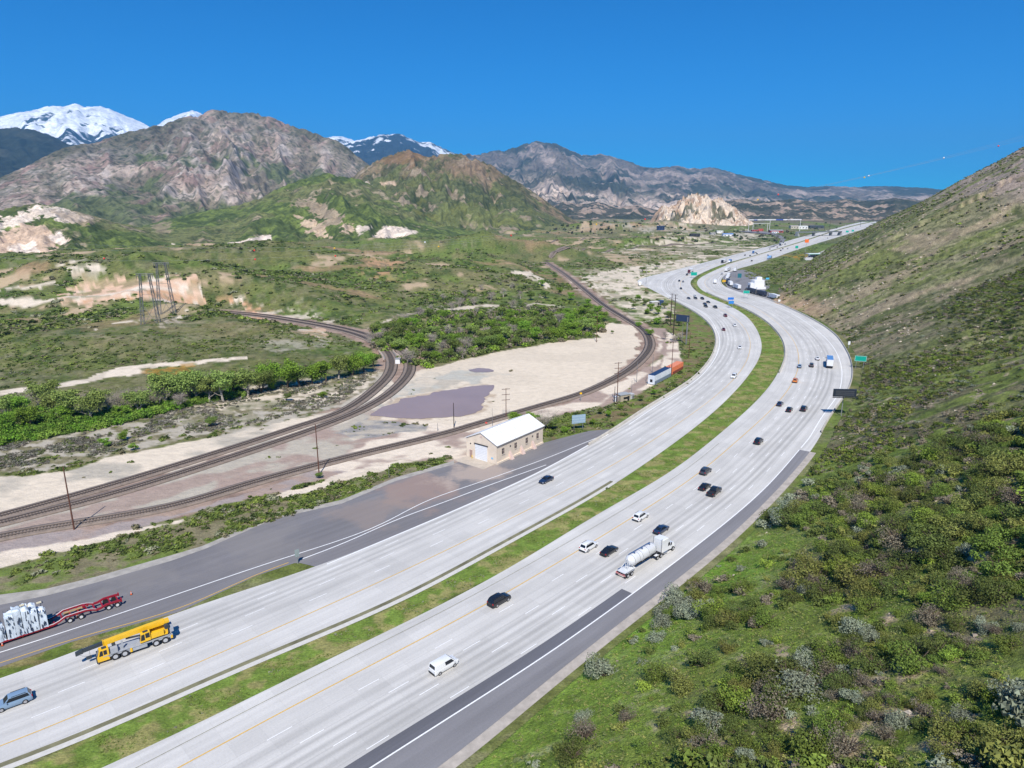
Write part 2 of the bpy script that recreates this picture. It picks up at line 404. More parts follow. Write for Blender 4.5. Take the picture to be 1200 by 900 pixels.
# (outline in photo pixels on the ground, colour A, colour B, blend noise size m, edge wobble m, edge softness m, strength)
PATCH=[
 # green strip between the carriageways
 ([(-60,925),(50,893),(150,845),(300,777),(450,717),(600,635),(700,580),(800,512),(843,477),(877,440),(892,413),(890,393),(877,373),(862,362),(842,353),(820,344),(811,332),(824,320),(850,309),(852,311),(833,320),(820,328),(818,333),(843,350),(870,361),(897,377),(915,397),(919,417),(911,438),(893,463),(850,503),(775,560),(675,617),(600,665),(450,742),(300,814),(145,893),(50,930)],alb(116,138,60,.82),alb(152,148,92,.82),3,.6,.6,1),
 # grass wedge beside the frontage road
 ([(-120,820),(0,781),(82,753),(210,716),(210,719),(87,768),(0,798),(-120,832)],alb(112,130,56,.7),alb(150,140,90,.7),3,.5,.6,1),
 # river bed scrub left
 ([(-90,560),(-60,530),(60,508),(160,484),(230,462),(320,452),(400,442),(440,432),(455,440),(430,470),(400,478),(300,500),(200,520),(80,548),(-60,568)],GREYS,SCRUB,3.5,4,3,.95),
 ([(225,462),(320,450),(400,440),(435,436),(430,455),(390,472),(300,480),(250,475)],SAND,SCRUB,4,4,3,.85),
 # pale service strip left
 ([(-120,600),(-60,562),(80,549),(200,522),(300,502),(400,478),(455,440),(470,470),(400,500),(300,522),(150,566),(0,610),(-120,640)],SAND,GREYS,14,2,2,1),
 # pink and grey ballasted yard between the tracks
 ([(-120,670),(-60,620),(150,570),(300,528),(400,496),(470,462),(500,452),(470,490),(560,492),(520,512),(400,543),(200,600),(0,640),(-120,668)],GREYS,PINK,9,2,3,1),
 ([(-120,652),(0,622),(150,580),(300,540),(330,540),(200,585),(0,632),(-120,660)],PINK,PINK*.92,6,2,3,.9),
 ([(-120,690),(-60,656),(0,636),(200,600),(400,545),(520,512),(520,522),(400,556),(330,578),(200,612),(0,660),(-120,700)],alb(176,162,155,.8),PINK,8,1.5,1.5,1),
 ([(-120,700),(0,652),(200,609),(330,577),(400,557),(480,535),(540,520),(545,526),(470,545),(400,566),(300,592),(150,628),(0,666),(-120,715)],CHALK,SAND*.9,5,1.5,1,1),
 # river sand, centre
 ([(430,508),(440,486),(468,462),(486,436),(520,428),(560,417),(620,408),(645,400),(700,395),(690,386),(715,378),(738,381),(751,400),(748,418),(728,436),(690,455),(640,473),(600,485),(560,497),(500,510)],SAND,SAND*.93,25,2,2.5,1),
 ([(405,500),(470,488),(530,498),(560,496),(600,487),(640,480),(720,452),(770,420),(765,385),(790,385),(800,410),(800,425),(770,445),(745,462),(700,478),(660,488),(620,500),(600,520),(540,545),(470,540),(400,550),(380,548),(430,520)],CHALK,PINK,10,2,3,1),
 ([(700,475),(745,450),(772,425),(775,400),(765,385),(780,386),(784,410),(776,432),(748,455),(705,480)],PINK,PINK*.9,8,1,2,1),
 ([(440,478),(480,450),(520,434),(560,430),(590,440),(560,450),(500,458),(465,485),(440,495)],alb(196,194,182,.8),GREYS,8,5,6,.85),
 ([(395,507),(430,490),(500,497),(500,505),(420,512)],alb(160,158,155,.75),GREYS,6,1.5,2,.9),
 # pond muddy rim
 ([(432,492),(440,480),(470,465),(530,457),(545,450),(585,450),(580,468),(562,484),(530,494),(480,494)],alb(205,185,160,.8),SAND,6,1.5,3,1),
 # scrubby verge between tracks and freeway
 ([(-120,720),(0,668),(150,630),(300,594),(400,568),(470,547),(530,530),(536,538),(463,560),(400,588),(323,606),(240,642),(112,681),(0,706),(-120,750)],GREEN,SCRUB,4,1.5,1,1),
 ([(640,530),(640,505),(668,494),(700,482),(745,466),(790,446),(800,425),(792,395),(770,372),(745,345),(745,330),(765,340),(805,362),(832,385),(836,410),(806,448),(750,483),(713,508)],GREEN,alb(140,125,90,.7),5,2,1.5,1),
 # concrete-coloured apron and red dirt by the building
 ([(463,558),(530,541),(600,540),(585,556),(540,575),(470,600),(400,615),(400,590)],DIRT*.8,PINK*.7,3,2,4,1),
 # river right of the tracks
 ([(672,324),(700,316),(760,310),(800,303),(850,296),(900,285),(880,292),(830,305),(790,316),(752,325),(748,338),(778,350),(760,372),(735,360),(720,350),(690,337)],SAND,SAND*.85,14,10,8,.95),
 ([(735,300),(780,280),(790,262),(830,270),(850,290),(900,285),(860,297),(800,303)],SAND,SCRUB,22,25,12,.75),
 ([(660,318),(700,312),(760,300),(800,296),(800,303),(740,312),(690,322)],SCRUB,GREEN,14,8,6,.7),
 ([(690,330),(745,335),(790,352),(770,378),(740,378),(715,350)],CHALK,GREEN,9,6,4,.6),
 # dirt roads, left
 ([(-60,505),(0,458),(50,452),(100,444),(140,430),(170,427),(230,424),(290,418),(290,420.5),(230,427),(170,431.5),(140,437),(100,449),(50,457),(0,463),(-60,512)],CHALK,SAND*.85,6,1,1,1),
 ([(130,436),(160,432),(170,436),(150,441),(130,441)],CHALK,CHALK,6,2,1.5,1),
 ([(430,385),(460,370),(500,362),(560,357),(650,357),(650,359),(560,360),(500,365.5),(462,374),(436,389)],CHALK*.85,SCRUB,8,1.5,1.5,.9),
 ([(596,320),(622,318),(645,335),(640,338),(618,323),(598,322)],CHALK*.9,CHALK,8,2,2,.9),
 ([(640,338),(636,331),(615,325),(612,321),(622,320),(622,325),(644,334)],CHALK*.85,CHALK,8,2,2,.7),
 # pale cuts and bluffs on the left hills
 ([(62,352),(75,338),(105,325),(150,328),(195,322),(225,323),(240,350),(200,356),(110,357)],BLUFF,CHALK,16,7,4,1),
 ([(110,356),(200,355),(240,349),(225,340),(150,345),(90,350)],BLUFF*np.array([.92,.78,.62]),BLUFF,9,5,4,.85),
 ([(255,345),(275,342),(300,358),(320,370),(300,372),(275,362)],BLUFF*np.array([.95,.8,.68]),CHALK,8,5,4,.95),
 ([(318,366),(345,362),(380,372),(400,380),(380,384),(340,374)],CHALK,GREEN,8,6,4,.7),
 ([(0,350),(60,351),(60,354),(0,359)],CHALK,CHALK,8,3,3,.9),
 ([(10,338),(60,333),(60,336),(20,341)],CHALK,CHALK,8,4,3,.8),
 ([(82,309),(98,308),(102,314),(88,317)],CHALK,CHALK,8,5,4,.9),
 ([(345,385),(380,385),(385,398),(355,392)],BLUFF,CHALK,8,4,4,.8),
 ([(310,395),(400,400),(445,385),(400,408),(330,412)],GREYS,SCRUB,6,6,4,.6),
 ([(185,375),(200,372),(215,378),(200,385),(180,385)],CHALK*.7,SCRUB,4,5,5,.7),
 ([(105,385),(130,378),(165,375),(165,377),(130,381),(112,388)],CHALK,SAND,6,2,2,.9),
 ([(205,372),(222,358),(228,354),(222,363),(210,374)],CHALK,SAND,6,2,2,.9),
 ([(437,306),(445,305),(455,322),(440,325)],BLUFF*np.array([.9,.75,.6]),SCRUB,10,10,6,.6),
 ([(170,432),(225,428),(230,436),(195,441),(165,437)],alb(200,150,60,.7),GREEN,3,3,3,.6),
 # far hardstandings
 ([(850,275),(870,269),(905,272),(890,279),(860,281)],CHALK*.9,GREYS,15,8,6,.8),
 ([(700,265),(735,262),(780,268),(830,268),(840,272),(780,272),(735,268)],GREYS,SCRUB,20,12,8,.7),
 ([(640,250),(700,255),(760,262),(850,258),(1000,252),(1000,246),(850,248),(700,246)],SCRUB,TAN,60,40,20,.5),
 ([(925,300),(950,296),(955,300),(930,306)],alb(190,140,40,.7),GREEN,6,6,4,.9),
]
def ground_colour(X,Y,Z):
    n1=fbm(X/85,Y/60,4,101); n2=fbm(X/16,Y/13,4,102); n3=fbm(X/4.2,Y/4.2,3,103); n4=fbm(X/260,Y/150,3,104)
    r=np.hypot(X,Y)
    fd=sst(1900,800,r); n2=n2*fd; n3=n3*sst(900,350,r); n1=n1*(.35+.65*sst(4200,1500,r))
    c=np.broadcast_to(GREEN,X.shape+(3,)).copy()
    c=mixc(c,OLIVE,sst(-.25,.3,n1)); c=mixc(c,DKGREEN,sst(.0,.35,n2)*.8); c=mixc(c,SCRUB,sst(.05,.45,n3+n1*.5)*.55)
    c=mixc(c,alb(120,132,62,.65),sst(.1,.45,n4)*.6)
    far=sst(700,2600,r)
    mid=sst(330,520,r)*sst(60,-60,X-.35*Y+120)
    n6=(vnoise(X/11,Y/9,105)*.6+vnoise(X/5,Y/4.5,106)*.4)*sst(1150,500,r); n7=fbm(X/34,Y/46,4,107)
    c=mixc(c,alb(74,92,46,.72),sst(-.02,.22,n6+n7*.35)*.75*sst(250,420,r))
    c=mixc(c,alb(150,140,98,.8),mid*sst(.05,.3,n7)*.55); c=mixc(c,alb(204,178,146,.85),mid*sst(.20,.32,n7*.7+n6*.3+n4*.3)*.8)
    c=mixc(c,alb(178,144,112,.8),mid*sst(.33,.42,fbm(X/60,Y/40,3,108)+n6*.12)*.55)
    c=mixc(c,TAN,sst(.28,.5,n2+n4*.4+far*.12)*(.25+.55*far))
    c=mixc(c,alb(150,138,120,.7),far*sst(-.2,.3,n1)*.6)
    tk=np.minimum(RAILF(X,Y,0),60.); c=mixc(c,mixc(np.broadcast_to(alb(178,154,136,.8),c.shape),alb(158,134,118,.78),sst(-.1,.3,fbm(X/7,Y/7,3,112))),sst(8.5,5.5,tk+fbm(X/6,Y/6,2,113)*2)*(RAILF(X,Y,1)>.5))
    wobx=fbm(X/9,Y/9,3,7); wf=fbm(X/26,Y/26,3,77); w5=fbm(X/5,Y/7,2,78)*sst(1100,600,r)
    for pts,ca,cb,ns,wob,soft,stg in PATCH:
        P=poly3(pts); x0,y0=P.min(0)-wob*3-soft-3; x1,y1=P.max(0)+wob*3+soft+3
        m=(X>x0)&(X<x1)&(Y>y0)&(Y<y1)
        if not m.any(): continue
        x=X[m];y=Y[m]
        kk=np.clip(np.hypot(x,y)/420,1,3) if wob>3 else 1.0; d=sdf(x,y,P)+wob*kk*(wobx[m]*1.0+wf[m]*1.0+(w5[m]*1.0 if wob>3 else 0))*1.6
        a=sst(-soft*.25,soft*.25,d)*stg*(1-.6*sst(.18,.34,wobx[m]+w5[m]*.5)*(wob>3))
        t=sst(-.12,.3,fbm(x/ns,y/(ns*.8),3,int(abs(P[0,0]))+5))
        cc=np.asarray(ca)*(1-t[:,None])+np.asarray(cb)*t[:,None]
        c[m]=c[m]*(1-a[:,None])+cc*a[:,None]
    k=c.sum(-1); al=.26+.74*sst(.95,.45,k)
    return np.concatenate([c*(1+.10*n3*al)[...,None],al[...,None]],-1)
def grid_faces(nr,nc):
    i=np.arange(nr-1)[:,None]*nc+np.arange(nc-1)[None,:]
    return np.stack([i,i+1,i+1+nc,i+nc],-1).reshape(-1,4)
M_TERR=terrain_mat('ground_soil_and_grass',scales=((.35,.68,1.32),(2.2,.72,1.28),(11,.8,1.2)),bump=((.5,.5),(3,.22)))
def build_ground():
    az=np.r_[np.radians(np.arange(-180,-60,4.0)),np.radians(np.arange(-60,-38.5,.6)),np.radians(np.arange(-38.5,38.5,.088)),np.radians(np.arange(38.5,60,.6)),np.radians(np.arange(60,180.1,4.0))]
    al=np.radians(np.r_[np.arange(86,46,-2.0),np.arange(46,4.2,-.078),np.arange(4.2,.9,-.03)])
    r=np.r_[CH/np.tan(al),np.geomspace(4700,20000,12)]
    A,Rr=np.meshgrid(az,r); X=Rr*np.sin(A); Y=Rr*np.cos(A)
    Z=zground(X,Y); Z[Rr>4600]=0
    s=TOEF(X,Y,0); Z=np.where(s>6,np.minimum(Z,-1.5),Z); Z=np.where((Rr>4600),-2.0,Z)
    Z[Y<0]=np.where(TOEF(X,Y,0)[Y<0]>0,-2,0)
    C=ground_colour(X,Y,Z)
    V=np.stack([X,Y,Z],-1).reshape(-1,3)
    me=npmesh('ground',V,grid_faces(len(r),len(az))[:,::-1],M_TERR,C.reshape(-1,4),True)
    return tag(link('ground',me),kind='structure')
def build_slope():
    az=np.r_[np.radians(np.arange(-150,-12,3.0)),np.radians(np.arange(-12,38.6,.08)),np.radians(np.arange(38.6,75,.5)),np.radians(np.arange(75,150,3.0))]
    # rows: even steps of sight angle over the face of the slope
    r=np.r_[np.linspace(6,28,10),np.geomspace(30,1500,760),np.geomspace(1530,2600,30)]
    A,Rr=np.meshgrid(az,r); X=Rr*np.sin(A); Y=Rr*np.cos(A)
    Z,S=zslope(X,Y); S=np.where(np.isfinite(S),S,0)
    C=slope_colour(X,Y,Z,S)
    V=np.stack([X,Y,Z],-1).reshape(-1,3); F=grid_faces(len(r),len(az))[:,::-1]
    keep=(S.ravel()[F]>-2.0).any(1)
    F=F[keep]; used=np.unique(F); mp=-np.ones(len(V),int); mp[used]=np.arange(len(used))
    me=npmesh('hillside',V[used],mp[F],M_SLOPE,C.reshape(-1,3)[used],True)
    return tag(link('hillside',me),kind='structure')
M_SLOPE=terrain_mat('hillside_soil_and_grass',scales=((.3,.7,1.3),(1.8,.65,1.35),(9,.7,1.3)),bump=((.6,.7),(3,.3),(12,.08)))
def slope_colour(X,Y,Z,S):
    r=np.hypot(X,Y); t=TOEF(X,Y,1); q=t+S*.35
    n1=fbm(X/30,Y/30,4,201); n2=fbm(q/9,S/26,4,202); n3=fbm(X/3.2,Y/3.2,3,203); n4=fbm(X/110,Y/110,3,204); n5=fbm(X/1.1,Y/1.1,2,205)
    c=np.broadcast_to(alb(130,144,66,.88),X.shape+(3,)).copy()
    c=mixc(c,alb(110,128,54,.84),sst(-.1,.3,n1)); c=mixc(c,alb(136,124,98,.8),sst(-.1,.35,n2)*.8)
    c=mixc(c,alb(186,166,138,.82),sst(.14,.36,n3*.6+n1*.35+.12*n5)*.9)
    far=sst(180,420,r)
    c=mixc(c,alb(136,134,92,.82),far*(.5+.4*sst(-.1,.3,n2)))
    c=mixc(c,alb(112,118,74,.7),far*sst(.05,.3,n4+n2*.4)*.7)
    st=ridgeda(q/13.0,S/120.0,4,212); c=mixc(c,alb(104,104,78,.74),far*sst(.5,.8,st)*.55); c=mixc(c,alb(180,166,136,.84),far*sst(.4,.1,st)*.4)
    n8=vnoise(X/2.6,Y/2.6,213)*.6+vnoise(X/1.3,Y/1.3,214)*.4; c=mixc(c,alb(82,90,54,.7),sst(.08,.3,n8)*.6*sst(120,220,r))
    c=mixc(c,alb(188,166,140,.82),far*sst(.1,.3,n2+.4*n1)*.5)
    # stony outcrop along the high crest
    el=(Z-CH)/r; az=np.arctan2(X,Y)
    rk=sst(-.015,.02,el)*sst(R(27),R(30.5),az)*sst(-.3,.0,fbm(X/45,Y/60,3,208)+.12)
    c=mixc(c,alb(176,158,142,.82),rk*sst(-.3,.05,fbm(X/6,Y/9,3,209)+.1))
    # fresh green grass low down near the shoulder
    lo=sst(26,6,S)*sst(220,130,r)
    c=mixc(c,alb(128,162,58,.92),lo*(.5+.5*sst(-.2,.3,n1)))
    # bare cut bank over the far ramp
    cb=sst(16,4,S)*sst(440,520,r)
    c=mixc(c,alb(205,170,138,.8),cb*.8*sst(-.3,.2,n1+.1))
    return c*(1+.25*n3)[...,None]
# ------------------------------------------------------------------ hills and mountains, each a landform at its real distance
def hill_mat(name,det=.02,bd=8.0,bs=.012):
    return terrain_mat(name,scales=((det,.72,1.28),(det*5,.78,1.22),(det*22,.82,1.18)),bump=((bs,bd),(bs*5,bd*.25)))
def landform(name,sky,base,D,colourf,gul=(260,900),amp=.2,rise=1.0,back=1.2,seed=1,step=.085,nrad=240,z0=-4,crestamp=.004,detail=True,matk=(.02,8.,.012),spots=None):
    """sky: skyline pixels; base: foot pixels on the valley floor (or distance); D: distance of the crest (number or [(px,D)])"""
    sk=np.array([azel(*q) for q in sky]); a0,a1=sk[0,0],sk[-1,0]
    az=np.arange(a0,a1,R(step))
    # smooth skyline
    e=np.interp(az,sk[:,0],sk[:,1])
    def col(v):
        if np.isscalar(v): return np.full(len(az),float(v))
        b=np.array([(azel(p,300)[0],d) for p,d in v]); return np.interp(az,b[:,0],b[:,1])
    Dc=col(D)
    if np.isscalar(base) or base[0][1]>700: r0=col(base)
    else:
        bb=[]
        for q in base:
            g=G(*q); bb.append((math.atan2(g[0],g[1]),math.hypot(*g)))
        bb=np.array(bb); r0=np.interp(az,bb[:,0],bb[:,1])
    r0=np.minimum(r0,Dc*.93)
    tt=np.r_[np.linspace(0,1,nrad),np.linspace(1,2,50)[1:]]
    A=np.broadcast_to(az,(len(tt),len(az))); T=np.broadcast_to(tt[:,None],A.shape)
    Rr=np.where(T<=1,r0+(Dc-r0)*T,Dc+(T-1)*(Dc-r0)*back)
    X=Rr*np.sin(A); Y=Rr*np.cos(A)
    zr=CH+Dc*e; gx,gy=gul
    U=A*np.mean(Dc)*.85; g=ridgeda(U/gx,Rr/gy,5,seed)-.55; g2=ridgeda(U/(gx*.33)+3,Rr/(gy*.33),4,seed+5)-.55; g3=fbm(X/(gx*.07),Y/(gy*.09),3,seed+9)
    prof=np.where(T<=1,np.clip(T,0,1)**rise,1-np.maximum(T-1,0)**1.3*.75)
    H=zr-z0
    env=np.clip(T,0,1)**.5*np.clip(1.0-np.clip(T,0,1)**3,0.0,1)+sst(1,1.3,T)*.7
    Z=z0+H*prof*(1+0)+ H*amp*env*(g*1.0+g2*.5)+H*amp*.16*g3*sst(0,.15,T)
    # crest line: nothing in front of the crest may stand above its skyline
    lim=CH+Rr*e+Rr*crestamp*(fbm(X/(gx*.12),Y/(gx*.12),3,seed+2)*1.2+ridged(X/(gx*.4),Y/(gx*.4),3,seed+4)*.6-.5)
    Z=np.where(T<=1,np.minimum(Z,lim),np.minimum(Z,lim))
    Z=np.where(T<.02,z0,Z)
    hn=np.clip((Z-z0)/(H+1e-6),0,1.2)
    dzr=np.gradient(Z,axis=0)/(np.gradient(Rr,axis=0)+1e-6); dza=np.gradient(Z,axis=1)/(Rr*R(step))
    slope=np.hypot(dzr,dza)
    C=colourf(X,Y,Z,hn,slope,g,g2,A)
    if spots:
        ppx,ppy,_=proj(np.stack([X,Y,Z],-1)); w1=fbm(X/(gx*.16),Y/(gx*.16),4,seed+71); w2=fbm(X/(gx*.05),Y/(gx*.05),2,seed+72)
        for pts,ca,stg,wob in spots:
            d=sdf(ppx,ppy,np.array(pts,float))+wob*(w1*1.6+w2*.8); a=sst(-.6,.6,d)*stg*(T<=1.0)
            C=C*(1-a[...,None])+np.asarray(ca)*(1+.18*w2[...,None])*a[...,None]
    V=np.stack([X,Y,Z],-1).reshape(-1,3)
    me=npmesh(name,V,grid_faces(len(tt),len(az))[:,::-1],hill_mat(name+'_surface',*matk),C.reshape(-1,3),True)
    return tag(link(name,me),kind='structure')
def speck(c,X,Y,sz,th,col,k,seed): 
    v=vnoise(X/sz,Y/sz,seed)*.6+vnoise(X/(sz*.45),Y/(sz*.45),seed+1)*.4
    return mixc(c,col,sst(th,th+.18,v)*k)
def c_massif(X,Y,Z,h,s,g,g2,A):
    n=fbm(X/300,Y/300,5,301); n2=fbm(X/60,Y/80,4,302); n3=fbm(X/18,Y/22,3,303)
    c=np.broadcast_to(alb(176,158,142,.86),X.shape+(3,)).copy()
    c=mixc(c,alb(192,178,166,.82),sst(-.1,.3,n2+.5*n)); c=mixc(c,alb(158,130,118,.78),sst(.05,.4,-n2+n*.3)*.8)
    c=mixc(c,alb(112,108,84,.68),sst(-.0,.35,n3*.5-g2*.8+n*.4)*.7)
    green=sst(-.02,.22,n2*.5+n*.8+(.17-h)*1.6-g*.7)
    c=mixc(c,alb(104,114,66,.7),green*.88)
    top=sst(.72,.95,h)*sst(-.35,.1,n2+n); c=mixc(c,alb(108,104,78,.66),top*.8)
    c=speck(c,X,Y,14,.12,alb(66,76,48,.6),.62,305)
    return c*(1+.2*n3)[...,None]
def c_brown(X,Y,Z,h,s,g,g2,A):
    n=fbm(X/160,Y/160,4,311); n2=fbm(X/35,Y/45,4,312); n3=fbm(X/10,Y/12,3,313)
    c=np.broadcast_to(alb(112,118,76,.7),X.shape+(3,)).copy()
    c=mixc(c,alb(156,134,106,.74),sst(-.1,.3,n*.5+n2*.6+(h-.55)*1.1)); c=mixc(c,alb(82,92,56,.66),sst(.0,.35,-g2*.6+n2*.5)*.8); c=speck(c,X,Y,9,.14,alb(66,78,46,.6),.6,315)
    c=mixc(c,alb(128,128,66,.62),sst(.1,.35,-n2)*(1-h)*.8)
    c=mixc(c,alb(176,158,134,.75),sst(.25,.42,n2+g*.2)*.75)
    return c*(1+.15*n3)[...,None]
def c_green(X,Y,Z,h,s,g,g2,A):
    n=fbm(X/130,Y/130,4,321); n2=fbm(X/28,Y/36,4,322); n3=fbm(X/9,Y/11,3,323)
    c=np.broadcast_to(alb(116,130,66,.8),X.shape+(3,)).copy()
    c=mixc(c,alb(84,98,54,.68),sst(-.1,.25,n2-g2*.4)*.8); c=mixc(c,alb(134,130,90,.72),sst(.0,.3,n)*.6)
    c=mixc(c,alb(190,170,144,.78),sst(.34,.46,n2*.7+n*.4+.1*n3)*.6); c=speck(c,X,Y,8,.12,alb(64,80,42,.62),.6,325)
    return c*(1+.15*n3)[...,None]
def c_chalk(X,Y,Z,h,s,g,g2,A):
    c=c_green(X,Y,Z,h,s,g,g2,A); n=fbm(X/60,Y/60,4,331); n2=fbm(X/20,Y/26,3,332)
    return c*(1+.1*n2)[...,None]
def c_far(X,Y,Z,h,s,g,g2,A):
    n=fbm(X/700,Y/700,4,341); n2=fbm(X/160,Y/220,4,342)
    c=np.broadcast_to(alb(134,124,112,.7),X.shape+(3,)).copy()
    c=mixc(c,alb(92,96,80,.62),sst(-.1,.25,n+n2*.4-g*.4)); c=mixc(c,alb(184,166,152,.78),sst(.0,.25,n2*.8+g*.3-n*.3)*.8)
    pale=sst(.5,.1,h+n*.3)
    c=mixc(c,alb(222,200,180,.85),pale*sst(-.12,.12,n2-.02-g*.2)); return speck(c,X,Y,40,.15,alb(80,86,70,.6),.5,345)
def c_dark(X,Y,Z,h,s,g,g2,A):
    n=fbm(X/300,Y/300,4,351); c=np.broadcast_to(alb(70,76,62,.5),X.shape+(3,)).copy()
    return mixc(c,alb(90,92,76,.55),sst(-.1,.3,n+g*.2))
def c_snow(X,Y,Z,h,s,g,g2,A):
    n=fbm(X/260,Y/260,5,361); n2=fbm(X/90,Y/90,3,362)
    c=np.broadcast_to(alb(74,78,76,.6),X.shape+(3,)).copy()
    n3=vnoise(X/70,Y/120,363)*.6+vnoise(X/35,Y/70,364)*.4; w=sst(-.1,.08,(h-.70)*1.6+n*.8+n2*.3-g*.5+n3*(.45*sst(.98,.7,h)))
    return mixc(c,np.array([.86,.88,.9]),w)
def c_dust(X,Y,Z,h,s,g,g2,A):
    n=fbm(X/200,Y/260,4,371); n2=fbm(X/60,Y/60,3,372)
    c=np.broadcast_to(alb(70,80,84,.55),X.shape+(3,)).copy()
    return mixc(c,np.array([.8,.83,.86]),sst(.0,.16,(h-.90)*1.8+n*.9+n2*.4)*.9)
def c_rocks(X,Y,Z,h,s,g,g2,A):
    n=fbm(X/60,Y/50,4,381); n2=fbm(X/16,Y/20,4,382)
    c=np.broadcast_to(alb(220,202,180,.86),X.shape+(3,)).copy()
    c=mixc(c,alb(186,158,132,.8),sst(.0,.3,n2-g*.3)); return mixc(c,alb(96,100,68,.6),sst(.05,.25,n+n2*.3-.25*(h-.4))*.85)
def c_bad(X,Y,Z,h,s,g,g2,A):
    n=fbm(X/120,Y/160,4,391); n2=fbm(X/40,Y/60,3,392)
    c=np.broadcast_to(alb(104,102,84,.6),X.shape+(3,)).copy()
    c=mixc(c,alb(190,166,144,.75),sst(.02,.25,n2+n*.5-.04)*.85); return mixc(c,alb(76,84,62,.55),sst(.1,.3,-n)*.7)
CH1=alb(232,214,196,.88); CH2=alb(214,186,160,.84); DIRTY=alb(176,156,132,.76)
SP_CHALK=[([(-40,262),(0,258),(30,247),(45,240),(70,244),(110,256),(80,262),(50,252),(30,262),(0,270),(-40,280)],CH1,.9,3.5),([(-40,282),(0,276),(30,262),(55,265),(80,280),(60,292),(50,300),(0,302),(-40,305)],CH2,.95,4),([(55,275),(70,271),(79,282),(70,288),(58,283)],CH1,1,2),([(60,248),(100,250),(115,258),(100,264),(75,258)],DIRTY,.7,4),([(10,290),(40,285),(50,300),(20,303)],CH1,.9,4)]
SP_GREEN=[([(245,289),(262,287),(300,278),(316,276),(319,281),(300,288),(268,295),(255,294)],CH1,1,1.2),([(345,238),(362,232),(385,240),(398,254),(402,268),(385,262),(365,250)],DIRTY,.85,5),([(350,255),(368,258),(380,272),(390,278),(375,279),(358,268)],CH2,.8,5),([(175,263),(200,262),(198,272),(182,276)],DIRTY,.6,4),([(345,285),(358,283),(366,300),(354,310),(346,300)],DIRTY,.8,4),([(150,293),(200,285),(206,287),(180,293),(150,296)],CH1,.9,1.2),([(325,290),(345,283),(350,312),(330,318)],alb(120,140,60,.7),.5,5),([(438,278),(450,265),(458,264),(490,272),(470,278),(445,281)],CH1,.95,1.5),([(400,262),(416,262),(412,272),(403,272)],CH2,.8,3),([(418,264),(435,266),(420,276)],CH1,.8,2)]
SP_BROWN=[([(655,268),(662,265),(672,272),(664,276),(655,274)],CH1,.9,1.5),([(460,178),(482,176),(496,184),(480,195),(455,192),(442,190)],alb(150,118,84,.72),.7,4),([(446,214),(462,212),(464,217),(448,217)],CH2,.8,1.5),([(428,212),(436,218),(438,221),(430,216)],CH1,.8,1),([(510,182),(560,188),(590,206),(560,210),(520,200)],alb(150,126,102,.74),.55,7),([(520,238),(560,238),(640,262),(560,268),(500,262)],alb(128,134,76,.74),.5,6)]
